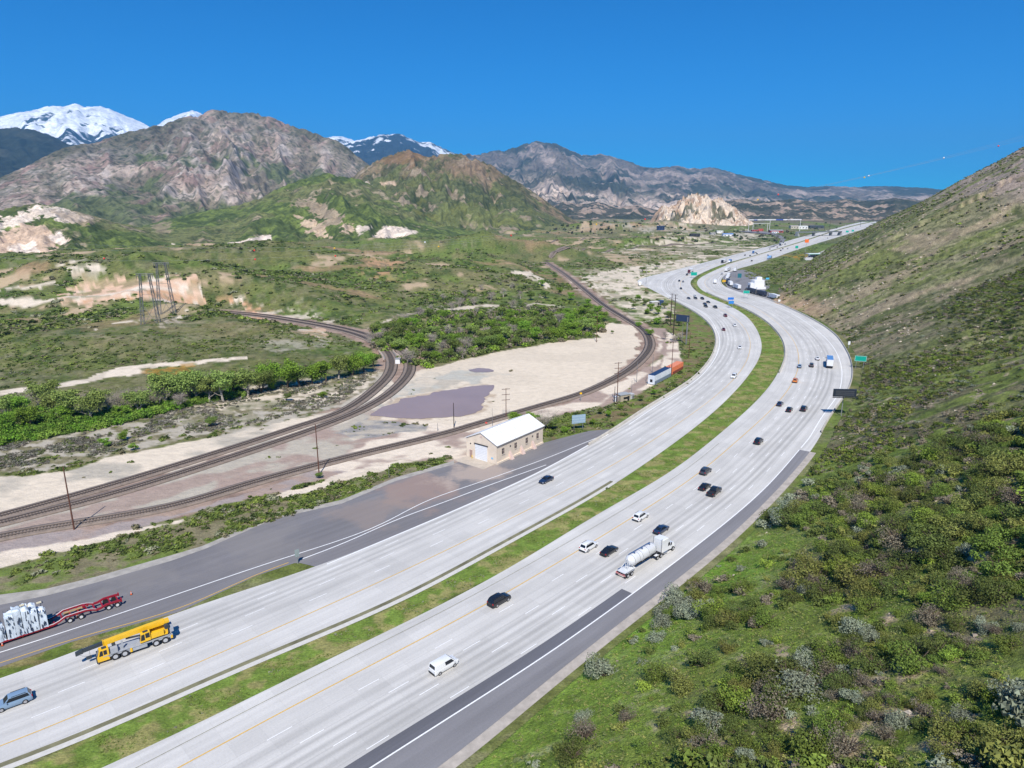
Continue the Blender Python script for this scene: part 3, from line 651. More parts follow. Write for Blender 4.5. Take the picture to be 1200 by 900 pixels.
def build_hills():
    L=landform
    L('snowy_mountain',[(-90,142),(-40,141),(0,136),(25,131),(45,128),(60,123),(75,124),(88,121),(100,125),(117,123),(132,129),(150,136),(165,143),(178,150),(186,146),(192,139),(205,135),(215,131),(226,129),(236,133),(246,137),(258,142),(280,150),(310,160),(340,166)],6500,14000,c_snow,(1100,5200),.2,.9,seed=3,nrad=260,crestamp=.0012,matk=(.004,60,.0016))
    L('snowy_ridge',[(340,170),(370,166),(384,161),(392,159),(402,160),(412,163),(425,168),(440,180)],7500,15000,c_snow,(900,3000),.14,.9,seed=13,nrad=120,crestamp=.001,matk=(.004,60,.0016))
    L('blue_mountain',[(380,172),(400,168),(420,164),(438,159),(455,157),(468,156),(480,161),(492,167),(503,166),(515,171),(530,178),(560,186),(600,200)],6000,11000,c_dust,(700,2400),.2,.9,seed=23,nrad=160,crestamp=.001,matk=(.005,50,.002))
    L('dark_foothill',[(-110,140),(-60,143),(-20,150),(5,151),(22,149),(40,152),(62,160),(80,168),(100,172),(118,166),(140,160),(165,156),(200,165),(240,180)],4200,6200,c_dark,(500,1500),.2,.9,seed=33,nrad=140,crestamp=.0012,matk=(.01,20,.004))
    L('far_mountain',[(500,200),(530,184),(548,180),(562,181),(578,176),(590,175),(604,173),(615,168),(628,165),(640,167),(652,168),(666,175),(680,180),(694,182),(704,180),(720,184),(740,190),(752,195),(765,197),(780,195),(794,194),(806,197),(820,197),(836,196),(850,200),(868,205),(884,208),(900,212),(920,217),(945,219),(975,218),(1000,219),(1030,218),(1060,219),(1085,220),(1120,224),(1160,230)],[(500,3300),(640,3600),(800,4200),(1000,4800),(1160,5200)],[(500,7200),(640,7600),(720,7800),(850,8400),(1000,9500),(1160,9500)],c_far,(520,3000),.34,1.0,seed=43,nrad=300,crestamp=.001,matk=(.006,30,.003))
    L('badland_hill',[(600,262),(640,244),(660,236),(680,240),(700,236),(725,243),(745,240),(770,246),(800,240),(840,236),(870,233),(900,236),(930,233),(960,237),(990,233),(1020,236),(1050,232),(1090,236),(1130,238),(1200,240)],2700,[(600,3500),(800,3500),(1000,4000),(1200,4200)],c_bad,(150,700),.5,.8,seed=53,nrad=160,crestamp=.0022,matk=(.02,8,.01))
    L('rocky_outcrop',[(760,262),(766,252),(772,244),(779,239),(784,242),(790,239),(798,233),(806,229),(814,226),(822,229),(828,227),(836,233),(844,231),(852,238),(862,243),(870,252),(884,262)],1950,2250,c_rocks,(34,160),.8,.55,seed=63,nrad=150,crestamp=.010,matk=(.06,3,.04))
    L('rocky_mountain',[(-160,270),(-100,262),(-50,235),(0,207),(20,198),(40,189),(60,180),(80,172),(95,169),(110,168),(125,161),(140,158),(152,154),(166,152),(180,147),(190,148),(200,143),(210,137),(222,134),(232,135),(245,130),(262,129),(275,131),(290,131),(305,134),(320,137),(335,143),(350,149),(365,154),(380,160),(395,164),(405,171),(415,180),(430,190),(450,205),(480,225),(510,245)],[(-160,2100),(0,2100),(250,2250),(400,2300),(510,2500)],[(-160,3100),(0,3200),(120,3500),(260,4000),(400,3600),(510,3300)],c_massif,(430,1700),.33,.95,seed=73,nrad=420,crestamp=.0025,matk=(.02,14,.008))
    L('brown_hill',[(370,262),(395,235),(412,208),(430,193),(445,186),(458,181),(470,177),(480,176),(490,180),(503,184),(514,181),(526,180),(540,179),(552,186),(566,188),(580,197),(596,206),(612,216),(628,226),(644,238),(658,248),(672,258),(690,266)],[(370,1400),(500,1350),(690,1650)],[(370,2400),(480,2200),(540,2100),(690,2050)],c_brown,(150,620),.34,.95,seed=83,nrad=340,crestamp=.003,matk=(.04,5,.02),spots=SP_BROWN)
    L('green_hill',[(60,292),(100,280),(140,272),(180,262),(220,252),(250,245),(280,240),(305,232),(330,219),(350,211),(368,206),(385,204),(405,207),(425,212),(445,222),(470,232),(500,246),(540,258),(590,268),(650,274)],[(60,1000),(250,950),(400,980),(650,1250)],[(60,1400),(250,1700),(385,1750),(500,1650),(650,1750)],c_green,(140,520),.34,1.0,seed=93,nrad=340,crestamp=.003,matk=(.04,5,.02),spots=SP_GREEN)
    L('chalk_hill',[(-160,245),(-80,240),(-30,243),(0,246),(20,241),(45,238),(70,243),(100,250),(125,258),(160,266),(200,278),(240,290)],[(-160,830),(0,860),(240,1000)],[(-160,1300),(0,1350),(240,1350)],c_chalk,(90,200),.4,.9,seed=103,nrad=260,crestamp=.003,matk=(.05,4,.03),spots=SP_CHALK)
# ------------------------------------------------------------------ roads
def signed_off(C,P):
    d,_,_=dist_poly(C[:,0],C[:,1],P); return d
def lp1(a,k):
    a=np.array(a,float)
    for _ in range(k):
        b=a.copy(); b[1:-1]=(a[:-2]+2*a[1:-1]+a[2:])/4; a=b
    return a
NOL=-lp1(signed_off(NYs,NL),12); NOR=lp1(signed_off(NYs,NR),8)
SOL=-lp1(signed_off(SYs,SL),8); SOR=lp1(signed_off(SYs,SR),12)
NS=arclen(NYs); SS=arclen(SYs)
def sta(C,S,px,py):
    g=np.array(G(px,py)); i=int(np.argmin(np.hypot(*(C-g).T))); return S[i]
def ribbon(name,C,S,o0,o1,z,mat,s0=None,s1=None,nx=1,parent=None,kind='structure',zf=None,step=None):
    """flat sheet along curve C between lateral offsets o0..o1 (metres, + = right)"""
    s0=S[0] if s0 is None else s0; s1=S[-1] if s1 is None else s1
    n=max(2,int((s1-s0)/(step or 3.0))+1); s=np.linspace(s0,s1,n)
    P=np.c_[np.interp(s,S,C[:,0]),np.interp(s,S,C[:,1])]; Nn=normals(C); Nn=np.c_[np.interp(s,S,Nn[:,0]),np.interp(s,S,Nn[:,1])]
    f=lambda o:(np.interp(s,S,o) if np.ndim(o) else np.full(n,float(o)))
    a,b=f(o0),f(o1); V=[];U=[]
    for k in range(nx+1):
        o=a+(b-a)*k/nx; Q=P+Nn*o[:,None]; zz=np.full(n,z) if zf is None else zf(Q[:,0],Q[:,1])+z
        V.append(np.c_[Q,zz]); U.append(np.c_[o,s])
    V=np.concatenate(V); U=np.concatenate(U)
    F=grid_faces(nx+1,n)[:, ::1]
    return V,F,U
def ribbon_obj(name,*a,parent=None,kind='structure',**k):
    mat=a[5]; V,F,U=ribbon(name,*a,**k); me=npmesh(name,V,F,mat,uv=U); o=link(name,me,parent)
    if kind: tag(o,kind=kind)
    return o
def join_np(parts):
    V=[];F=[];U=[];n=0
    for v,f,u in parts: V.append(v);F.append(f+n);U.append(u);n+=len(v)
    return np.concatenate(V),np.concatenate(F),np.concatenate(U)
def math_(nt,op,a,b=None,c=None):
    n=N(nt,'ShaderNodeMath',operation=op)
    for i,v in enumerate((a,b,c)):
        if v is None: continue
        if hasattr(v,'links') or hasattr(v,'is_linked'): nt.links.new(v,n.inputs[i])
        else: n.inputs[i].default_value=v
    return n.outputs[0]
def road_mat(name,c,lane=3.66,bands=(),joint=True,var=.1,rough=.9,lane0=0.,sgn=1):
    m,nt,b=nodes(name); uv=N(nt,'ShaderNodeUVMap',uv_map='UVMap'); sep=N(nt,'ShaderNodeSeparateXYZ'); nt.links.new(uv.outputs[0],sep.inputs[0])
    u,v=sep.outputs[0],sep.outputs[1]
    def vec(su,sv):
        cb=N(nt,'ShaderNodeCombineXYZ'); nt.links.new(math_(nt,'MULTIPLY',u,su),cb.inputs[0]); nt.links.new(math_(nt,'MULTIPLY',v,sv),cb.inputs[1]); return cb.outputs[0]
    base=N(nt,'ShaderNodeRGB'); base.outputs[0].default_value=(*c,1); col=base.outputs[0]
    col=mixmul(nt,col,noise_out(nt,vec(.75,.012),1,6,.7,.3,.7,1-var*1.5,1+var*.9))      # long streaks of wear
    col=mixmul(nt,col,noise_out(nt,vec(.12,.035),1,4,.6,.3,.7,1-var,1+var))     # blotches
    col=mixmul(nt,col,noise_out(nt,vec(3,3),1,3,.6,.3,.7,.95,1.05))
    # rubber and oil worn into the lanes: (centre offset m, half width m, darkening)
    for uc,hw,dk in bands:
        d=math_(nt,'ABSOLUTE',math_(nt,'SUBTRACT',u,uc))
        r=N(nt,'ShaderNodeMapRange',interpolation_type='SMOOTHSTEP'); r.inputs[1].default_value=hw; r.inputs[2].default_value=0; r.inputs[3].default_value=1; r.inputs[4].default_value=1-dk
        nt.links.new(d,r.inputs[0])
        nz=noise_out(nt,vec(.15,.012),1,3,.6,.25,.6,.25,1.0)
        mm=N(nt,'ShaderNodeMix',data_type='RGBA',blend_type='MULTIPLY'); nt.links.new(nz,mm.inputs[0]); nt.links.new(col,mm.inputs[6]); nt.links.new(r.outputs[0],mm.inputs[7]); col=mm.outputs[2]
    if joint:
        def line(x,per,w,dk):
            fr=math_(nt,'PINGPONG',math_(nt,'SUBTRACT',x,0.0),per/2)
            r=N(nt,'ShaderNodeMapRange'); r.inputs[1].default_value=0; r.inputs[2].default_value=w; r.inputs[3].default_value=1-dk; r.inputs[4].default_value=1
            nt.links.new(fr,r.inputs[0]); return r.outputs[0]
        col=mixmul(nt,col,line(v,4.6,.10,.05)); col=mixmul(nt,col,line(u,lane,.12,.14))
        # single slabs replaced or stained
        cb=N(nt,'ShaderNodeCombineXYZ'); nt.links.new(math_(nt,'FLOOR',math_(nt,'DIVIDE',u,lane)),cb.inputs[0]); nt.links.new(math_(nt,'FLOOR',math_(nt,'DIVIDE',v,4.6)),cb.inputs[1])
        wn=N(nt,'ShaderNodeTexWhiteNoise',noise_dimensions='2D'); nt.links.new(cb.outputs[0],wn.inputs['Vector'])
        r=N(nt,'ShaderNodeMapRange'); r.inputs[3].default_value=.955; r.inputs[4].default_value=1.03; nt.links.new(wn.outputs['Value'],r.inputs[0]); col=mixmul(nt,col,r.outputs[0])
    nt.links.new(col,b.inputs['Base Color']); b.inputs['Roughness'].default_value=rough; b.inputs['Specular IOR Level'].default_value=.3
    return m
_p,_q=G(0,765),G(560,560); UVR=math.atan2(_q[1]-_p[1],_q[0]-_p[0])
def sheet(name,pts,z,mat,kind='structure',world=False,parent=None,back=False):
    from mathutils.geometry import tessellate_polygon
    P=np.array(pts if world else [G(*p) for p in pts])
    if back: P=np.vstack([P[0]-150*_d,P,P[-1]-150*_d])
    tri=tessellate_polygon([[Vector((x,y,0)) for x,y in P]])
    V=np.c_[P,np.full(len(P),z)]; F=np.array(tri)
    n=np.cross(V[F[:,1]]-V[F[:,0]],V[F[:,2]]-V[F[:,0]])[:,2]; F[n<0]=F[n<0][:,::-1]
    ca,sa=math.cos(UVR),math.sin(UVR); me=npmesh(name,V,F,mat,uv=np.c_[V[:,0]*sa-V[:,1]*ca,V[:,0]*ca+V[:,1]*sa]); o=link(name,me,parent)
    if kind: tag(o,kind=kind)
    return o
def sweep(C,S,prof,s0,s1,off=0.,step=4.,zf=None):
    """prof: (lateral,z) outline swept along the curve -> V,F"""
    n=max(2,int((s1-s0)/step)+1); s=np.linspace(s0,s1,n); Nn=normals(C)
    P=np.c_[np.interp(s,S,C[:,0]),np.interp(s,S,C[:,1])]; Q=np.c_[np.interp(s,S,Nn[:,0]),np.interp(s,S,Nn[:,1])]
    o_=np.interp(s,S,off) if np.ndim(off) else np.full(n,float(off)); V=[]
    for u,z in prof:
        W=P+Q*(o_+u)[:,None]; V.append(np.c_[W,np.full(n,z)+(0 if zf is None else zf(W[:,0],W[:,1]))])
    V=np.concatenate(V); k=len(prof); F=[]
    for j in range(k):
        a=j*n+np.arange(n-1); b=((j+1)%k)*n+np.arange(n-1); F.append(np.stack([a,a+1,b+1,b],-1))
    F=np.concatenate(F); return V,F,np.zeros((len(V),2))
def build_roads():
    global M_CONC
    cA=alb(216,213,207,.82)
    nb=road_mat('pale_worn_concrete',cA,bands=((1.8,1.4,.12),(5.5,1.4,.16),(8.3,.8,.24),(10.0,.8,.22),(12.0,.8,.28),(13.7,.8,.26)))
    sb=road_mat('worn_concrete_slabs',cA,bands=((-1.8,1.4,.12),(-5.5,1.4,.16),(-8.3,.8,.20),(-10.0,.8,.22),(-12.0,.8,.28),(-13.7,.8,.24)))
    asp=road_mat('patched_asphalt',alb(146,144,146,.74),joint=False,var=.1)
    asp2=road_mat('dark_asphalt',alb(120,120,126,.72),joint=False,var=.12)
    ribbon_obj('road',NYs,NS,NOL,NOR,.05,nb,nx=10,step=4); ribbon_obj('road',SYs,SS,SOL,SOR,.05,sb,nx=10,step=4)
    # northbound asphalt shoulder, wide strip first, narrow farther up
    s_w=sta(NYs,NS,742,684)+2; s_e=sta(NYs,NS,947,530)
    E=17.75
    ribbon_obj('shoulder',NYs,NS,15.3,E,.058,asp2,s1=s_w-4)
    ribbon_obj('shoulder',NYs,NS,E,NOR,.058,asp,s1=s_e)
    ribbon_obj('gravel_shoulder',NYs,NS,NOR-.2,NOR+1.7,.03,paint('pale_grit',alb(190,180,168,.8),.95,var=.2,scale=.6),s1=s_e)
    # frontage road and lay-by
    m=road_mat('grey_layby_asphalt',alb(140,137,138,.74),joint=False,var=.10)
    nt=m.node_tree; b=nt.nodes['Principled BSDF']; src=b.inputs['Base Color'].links[0].from_socket
    geo=N(nt,'ShaderNodeTexCoord')
    def blob(cx,cy,rad,colr,strength,src):
        sb_=N(nt,'ShaderNodeVectorMath',operation='DISTANCE'); nt.links.new(geo.outputs['Object'],sb_.inputs[0]); sb_.inputs[1].default_value=(cx,cy,0)
        nz=noise_out(nt,geo.outputs['Object'],.11,4,.6,.25,.75,-8,8)
        r=N(nt,'ShaderNodeMapRange',interpolation_type='SMOOTHSTEP'); r.inputs[1].default_value=rad; r.inputs[2].default_value=rad*.35; r.inputs[3].default_value=0; r.inputs[4].default_value=strength
        nt.links.new(math_(nt,'ADD',sb_.outputs['Value'],nz),r.inputs[0])
        mx=N(nt,'ShaderNodeMix',data_type='RGBA'); nt.links.new(r.outputs[0],mx.inputs[0]); nt.links.new(src,mx.inputs[6]); mx.inputs[7].default_value=(*colr,1); return mx.outputs[2]
    for px,py,rad,cc,st in ((490,574,14,alb(172,148,136,.75),.8),(440,596,12,alb(166,150,140,.75),.55),(550,556,11,alb(192,174,160,.8),.8),(300,640,14,alb(158,152,146,.75),.4),(160,672,10,alb(160,154,148,.75),.35)):
        x,y=G(px,py); src=blob(x,y,rad,cc,st,src)
    nt.links.new(src,b.inputs['Base Color'])
    lay=[(-160,748),(0,707),(55,697),(112,682),(200,657),(240,643),(323,607),(400,590),(463,563),(500,549),(540,541),(637,519),(690,505),(716,503),(722,504),(617,565),(475,627),(382,667),(352,660),(345,660),(300,675),(210,717),(82,753),(0,782),(-160,828)]
    sheet('frontage_road',lay,.03,m,back=True)
    sheet('pavement',[(-160,738),(0,697),(55,690),(112,676),(200,651),(237,640),(323,603),(400,586),(463,560),(532,540),(532,544),(463,564),(400,590.5),(323,607.5),(240,643.5),(200,657.5),(112,683),(55,698),(0,709),(-160,750)],.036,paint('cracked_kerb_concrete',alb(182,176,166,.78),.95,var=.22,scale=.5))
    sheet('truck_lot',[(845,323),(856,318),(870,316),(884,320),(898,328),(903,336),(898,340),(912,351),(918,359),(903,352.5),(870,344),(853,338)],.04,asp)
    sheet('exit_ramp',[(940,303),(960,296),(985,285),(1010,275),(1040,266),(1060,263),(1040,270),(1010,280),(985,292),(965,304),(945,305)],.04,nb)
    sheet('frontage_road',[(905,290),(918,284),(922,279),(905,272),(850,268),(850,270),(903,274.5),(915,280),(912,286),(900,290)],.3,asp)
    # paint on the road
    wht=paint('white_road_paint',alb(240,240,238,.95),.7,var=.1,scale=3); yel=paint('yellow_road_paint',alb(232,188,96,.8),.7,var=.12,scale=3)
    z=.068
    def line(name,C,S,o,w,mat,s0=None,s1=None): ribbon_obj(name,C,S,o-w/2 if not np.ndim(o) else o-w/2,(o+w/2),z,mat,s0=s0,s1=s1,step=2.5)
    line('yellow_line',NYs,NS,0.,.22,yel); line('yellow_line',SYs,SS,0.,.20,yel)
    line('white_line',NYs,NS,E,.24,wht,s1=s_e)
    farw=np.minimum(NOR-2.6,17.75+0*NOR); line('white_line',NYs,NS,farw,.28,wht,s0=s_e+2)
    s_c=sta(SYs,SS,640,590); farl=np.maximum(SOL+2.4,-16.5+0*SOL); line('white_line',SYs,SS,farl,.28,wht,s0=s_c+70)
    def dashes(C,S,o,s0,s1):
        parts=[]; s=s0
        while s<s1: parts.append(ribbon('d',C,S,o-.065,o+.065,z,None,s0=s,s1=s+3.7,step=2)); s+=14.6
        return parts
    P=[]
    for k in (1,2,3,4): P+=dashes(NYs,NS,3.66*k+.03,NS[0]+k*3,NS[-1] if k<4 else s_e)
    for k in (1,2,3): P+=dashes(SYs,SS,-3.66*k-.03,SS[0]+k*4,SS[-1])
    V,F,U=join_np(P); tag(link('lane_dashes',npmesh('lane_dashes',V,F,wht,uv=U)),kind='structure')
    # lines of the frontage road
    def pxline(pts,w,mat,name):
        C=pl(pts,2.5,3); S=arclen(C); ribbon_obj(name,C,S,-w/2,w/2,.062,mat,step=2.5)
    pxline([(-160,812),(0,765),(150,716),(300,665),(435,620),(500,587),(560,566),(633,540),(712,508)],.24,wht,'white_line')
    pxline([(355,655),(400,638),(470,607),(517,590),(570,570),(640,545)],.26,wht,'white_line')
    pxline([(383,661.5),(400,654.5),(475,623),(520,604),(570,582),(617,561),(713,509)],.3,wht,'white_line')
    pxline([(-160,825),(0,777.5),(82,750),(210,713.5),(300,673.5),(338,659.5)],.2,yel,'yellow_line')
    # gutter beside the median
    s_g=sta(SYs,SS,700,560)
    ribbon_obj('gutter',SYs,SS,SOR-1.9,SOR-.95,.06,paint('silted_gutter',alb(140,136,104,.7),.95,var=.35,scale=.35),s1=s_g)
    ribbon_obj('kerb_strip',SYs,SS,SOR-.95,SOR+.1,.066,paint('bright_kerb_concrete',alb(214,210,200,.85),.9,var=.1),s1=s_g)
    # weeds in the joint of the northbound inner shoulder
    jm=paint('joint_dirt',alb(150,146,120,.7),.95,var=.4,scale=.8); ribbon_obj('joint',NYs,NS,-3.95,-3.83,.056,jm,s1=sta(NYs,NS,850,520))
    # barriers: each a thing
    bar=paint('cast_concrete',alb(206,200,190,.8),.9,var=.15,scale=.3); stl=paint('galvanised_steel',alb(170,172,174,.7),.5,.6,var=.1)
    jersey=[(-.3,0),(.3,0),(.28,.1),(.12,.35),(.08,.85),(-.08,.85),(-.12,.35),(-.28,.1)]
    def barrier(C,S,off,s0,s1,label,cat='concrete barrier',name='concrete_barrier',h=1.0,grp=None):
        V,F,_=sweep(C,S,[(u,zz*h+.04) for u,zz in jersey],s0,s1,off); o=link(name,npmesh(name,V,F[:,::-1],bar)); tag(o,label,cat,grp)
    barrier(NYs,NS,NOR-.3,sta(NYs,NS,950,505),sta(NYs,NS,880,345),'low pale concrete barrier curving along the outer edge of the right carriageway under the hillside')
    barrier(SYs,SS,SOL+.35,sta(SYs,SS,735,530),sta(SYs,SS,835,350),'pale concrete barrier along the outer edge of the left carriageway around its bend')
    barrier(NYs,NS,NOL+.4,sta(NYs,NS,935,440),sta(NYs,NS,838,343),'dark-footed concrete barrier on the inner edge of the right carriageway beside the grass median')
    sm=sta(NYs,NS,860,312)
    barrier(NYs,NS,NOL-.3,sm,NS[-1]-30,'concrete median barrier dividing the two carriageways in the far distance')
def track(C,name,label,parts=True,zf=None,bw=4.2,bz=.12,cat='railway track'):
    S=arclen(C)
    bal=paint('grey_brown_ballast',alb(150,134,120,.76),.95,var=.22,scale=.7)
    root=empty(name,(float(C[len(C)//2][0]),float(C[len(C)//2][1]),0)); tag(root,label,cat)
    V,F,U=ribbon('b',C,S,-bw/2,bw/2,bz,None,step=3,zf=zf); sh=lambda V:V-np.array([root.location.x,root.location.y,0])
    # ballast with sloped shoulders
    V2,F2,_=sweep(C,S,[(-bw/2-.7,0.0),(-bw/2+.2,bz+.12),(bw/2-.2,bz+.12),(bw/2+.7,0.0)],S[0],S[-1],0.,3.,zf)
    link('ballast_bed',npmesh('ballast_bed',sh(V2),F2[:,::-1],bal),root)
    # sleepers
    n=int(S[-1]/.65); s=np.arange(n)*.65; Nn=normals(C); P=np.c_[np.interp(s,S,C[:,0]),np.interp(s,S,C[:,1])]; Q=np.c_[np.interp(s,S,Nn[:,0]),np.interp(s,S,Nn[:,1])]; T=np.c_[-Q[:,1],Q[:,0]]
    z0=np.zeros(n) if zf is None else zf(P[:,0],P[:,1]); z1=z0+bz+.18
    c=[P+Q*a*1.3+T*b*.13 for a,b in ((-1,-1),(1,-1),(1,1),(-1,1))]
    V3=np.concatenate([np.c_[k,z1] for k in c]); i=np.arange(n); F3=np.stack([i,i+n,i+2*n,i+3*n],-1)
    o=link('sleepers',npmesh('sleepers',sh(V3),F3[:,::-1],paint('dark_sleeper_timber',alb(112,102,94,.66),.9,var=.3,scale=2)),root); o['kind']='stuff'
    rm=paint('rusty_rail_steel',alb(120,106,98,.75),.45,.5,var=.15)
    for g in (-.76,.76):
        V4,F4,_=sweep(C,S,[(-.08,bz+.18),(-.05,bz+.36),(.05,bz+.36),(.08,bz+.18)],S[0],S[-1],g,3.,zf); link('rail',npmesh('rail',sh(V4),F4[:,::-1],rm),root)
    return root
def build_tracks():
    track(TA,'railway_track','railway track on grey ballast, outer one of the pair bending round the green trees')
    track(TB,'railway_track','railway track on grey ballast, inner one of the pair nearer the purple pond')
    track(TC,'railway_track','single railway track running behind the white-roofed building and along the pale river sand')
    zf=lambda x,y:zground(x,y)+.35
    track(TD,'railway_track','distant railway track on a reddish bank below the brown hill',zf=zf)
    track(TE,'railway_track','distant railway track crossing the scrub behind the far end of the sand',zf=zf)
    # pond
    m,nt,b=nodes('muddy_still_water'); tc=N(nt,'ShaderNodeTexCoord'); f=noise_out(nt,tc.outputs['Object'],.05,4,.6,.3,.7,.93,1.07)
    rgb=N(nt,'ShaderNodeRGB'); rgb.outputs[0].default_value=(*alb(172,150,142,.74),1); nt.links.new(mixmul(nt,rgb.outputs[0],f),b.inputs['Base Color']); b.inputs['Roughness'].default_value=.2; b.inputs['IOR'].default_value=1.33
    def pond(pts,name):
        P=smooth([G(*p) for p in pts+pts[:1]],.8); P=P[:-1]; nn=fbm(P[:,0]/3.5,P[:,1]/3.5,3,5); c=P.mean(0); d=P-c; L=np.hypot(*d.T)[:,None]; P=c+d*(1+nn[:,None]*1.5/L); sheet(name,P,.09,m,world=True)
    pond([(435,487),(443,479),(466,472),(473,467),(488,465),(500,463),(512,459),(530,457),(550,453),(577,452),(575,459),(569,466),(566,474),(562,481),(548,486),(530,489),(500,490),(470,490),(450,489)],'pond')
    pond([(551,433.5),(560,432),(572,432.3),(581,435),(570,436.5),(556,436)],'pond')
# ------------------------------------------------------------------ plants
def rdir(n):
    v=rng.normal(size=(n,3)); return v/np.linalg.norm(v,axis=1)[:,None]
def bush_tmpl(n,leaf,lobes=9,flat=.7,seed=0,bottom=.0,core=.25,spread=.62):
    """unit plant: leaf triangles on the surface of several uneven lobes; radius ~1, height ~flat*1.6"""
    g=np.random.default_rng(seed); k=lobes
    c=g.normal(size=(k,3))*np.array([.42,.42,.28])*spread/.62; c[:,2]=np.abs(c[:,2])+.35; rad=g.uniform(.28,.52,k)
    w=rad**2/np.sum(rad**2); li=g.choice(k,n,p=w); d=g.normal(size=(n,3)); d/=np.linalg.norm(d,axis=1)[:,None]
    u=g.uniform(0,1,n); rr=np.where(g.uniform(size=n)<core,u**.4,1-.22*u*u)*g.normal(1,.08,n)
    P=c[li]+d*rad[li][:,None]*rr[:,None]; P[:,2]=np.maximum(P[:,2],bottom+g.uniform(0,.12,n)); P[:,2]*=flat
    nrm=d+g.normal(size=(n,3))*.55; nrm/=np.linalg.norm(nrm,axis=1)[:,None]
    a=np.cross(nrm,g.normal(size=(n,3))); a/=np.linalg.norm(a,axis=1)[:,None]; b=np.cross(nrm,a)
    L=leaf*g.uniform(.6,1.4,n)[:,None]
    V=np.stack([P+a*L,P-a*L*.6+b*L*.8,P-a*L*.5-b*L*.9],1)
    return V.reshape(-1,3)
def tris(n): return np.arange(n*3).reshape(-1,3)
def merged(name,tmpls,pos,size,hs,cols,mat,label,rootname=None):
    """thousands of plants as one mesh; pos (n,3), size (n,), hs height scale (n,), cols (n,3)"""
    Vs=[];Cs=[]; n=len(pos); ti=rng.integers(0,len(tmpls),n); ang=rng.uniform(0,6.283,n)
    for k,T in enumerate(tmpls):
        m=ti==k
        if not m.any(): continue
        ca,sa=np.cos(ang[m]),np.sin(ang[m]); s=size[m]
        X=(T[None,:,0]*ca[:,None]-T[None,:,1]*sa[:,None])*s[:,None]+pos[m,0][:,None]
        Y=(T[None,:,0]*sa[:,None]+T[None,:,1]*ca[:,None])*s[:,None]+pos[m,1][:,None]
        Z=T[None,:,2]*(s*hs[m])[:,None]+pos[m,2][:,None]
        Vs.append(np.stack([X,Y,Z],-1).reshape(-1,3)); Cs.append(np.repeat(cols[m],len(T),axis=0))
    V=np.concatenate(Vs); C=np.concatenate(Cs); F=np.arange(len(V)).reshape(-1,3)
    o=link(name,npmesh(name,V,F,mat,C)); tag(o,label,kind='stuff'); print('STUFF',name,len(F)); return o
def proj(P):
    """photo pixel and depth of world points"""
    P=np.asarray(P,float); d=P-np.array([0,0,CH]); f=d[...,1]*math.cos(PITCH)-d[...,2]*math.sin(PITCH); u=d[...,1]*math.sin(PITCH)+d[...,2]*math.cos(PITCH)
    return 600+FPX*d[...,0]/f,450-FPX*u/f,f
PAL={'green':alb(112,130,56,.9),'bright green':alb(132,152,60,.92),'dark olive':alb(100,112,56,.86),'grey-brown':alb(146,136,116,.8),'silvery sage':alb(154,162,136,.8),'olive':alb(128,132,68,.92),'rust-tipped':alb(140,112,78,.72)}
def branchy(V_n=14,h=1.0,seed=0,r=.04):
    g=random.Random(seed); mb=MB()
    for i in range(V_n):
        a=g.uniform(0,6.28); l=g.uniform(.5,1)*h; x,y=math.cos(a)*g.uniform(.2,.8),math.sin(a)*g.uniform(.2,.8)
        p=(x*.35,y*.35,l*.5); mb.tube((0,0,-.15),p,r,r*.7,n=4,cap=False); mb.tube(p,(x,y,l),r*.7,r*.25,n=4,cap=False)
        if i%2: mb.tube(p,(x*.2+.3*math.cos(a+1),y*.2+.3*math.sin(a+1),l*.9),r*.5,r*.2,n=3,cap=False)
    return mb
def slope_points(n,r0,r1,a0=-9,a1=40):
    az=rng.uniform(R(a0),R(a1),n); r=np.sqrt(rng.uniform(r0*r0,r1*r1,n)); x=r*np.sin(az); y=r*np.cos(az)
    z,s=zslope(x,y); m=s>1.2; x,y,z,s=x[m],y[m],z[m],s[m]
    px,py,d=proj(np.c_[x,y,z]); m=(px>-60)&(px<1260)&(py>60)&(py<985)
    return x[m],y[m],z[m],s[m],px[m],py[m],d[m]
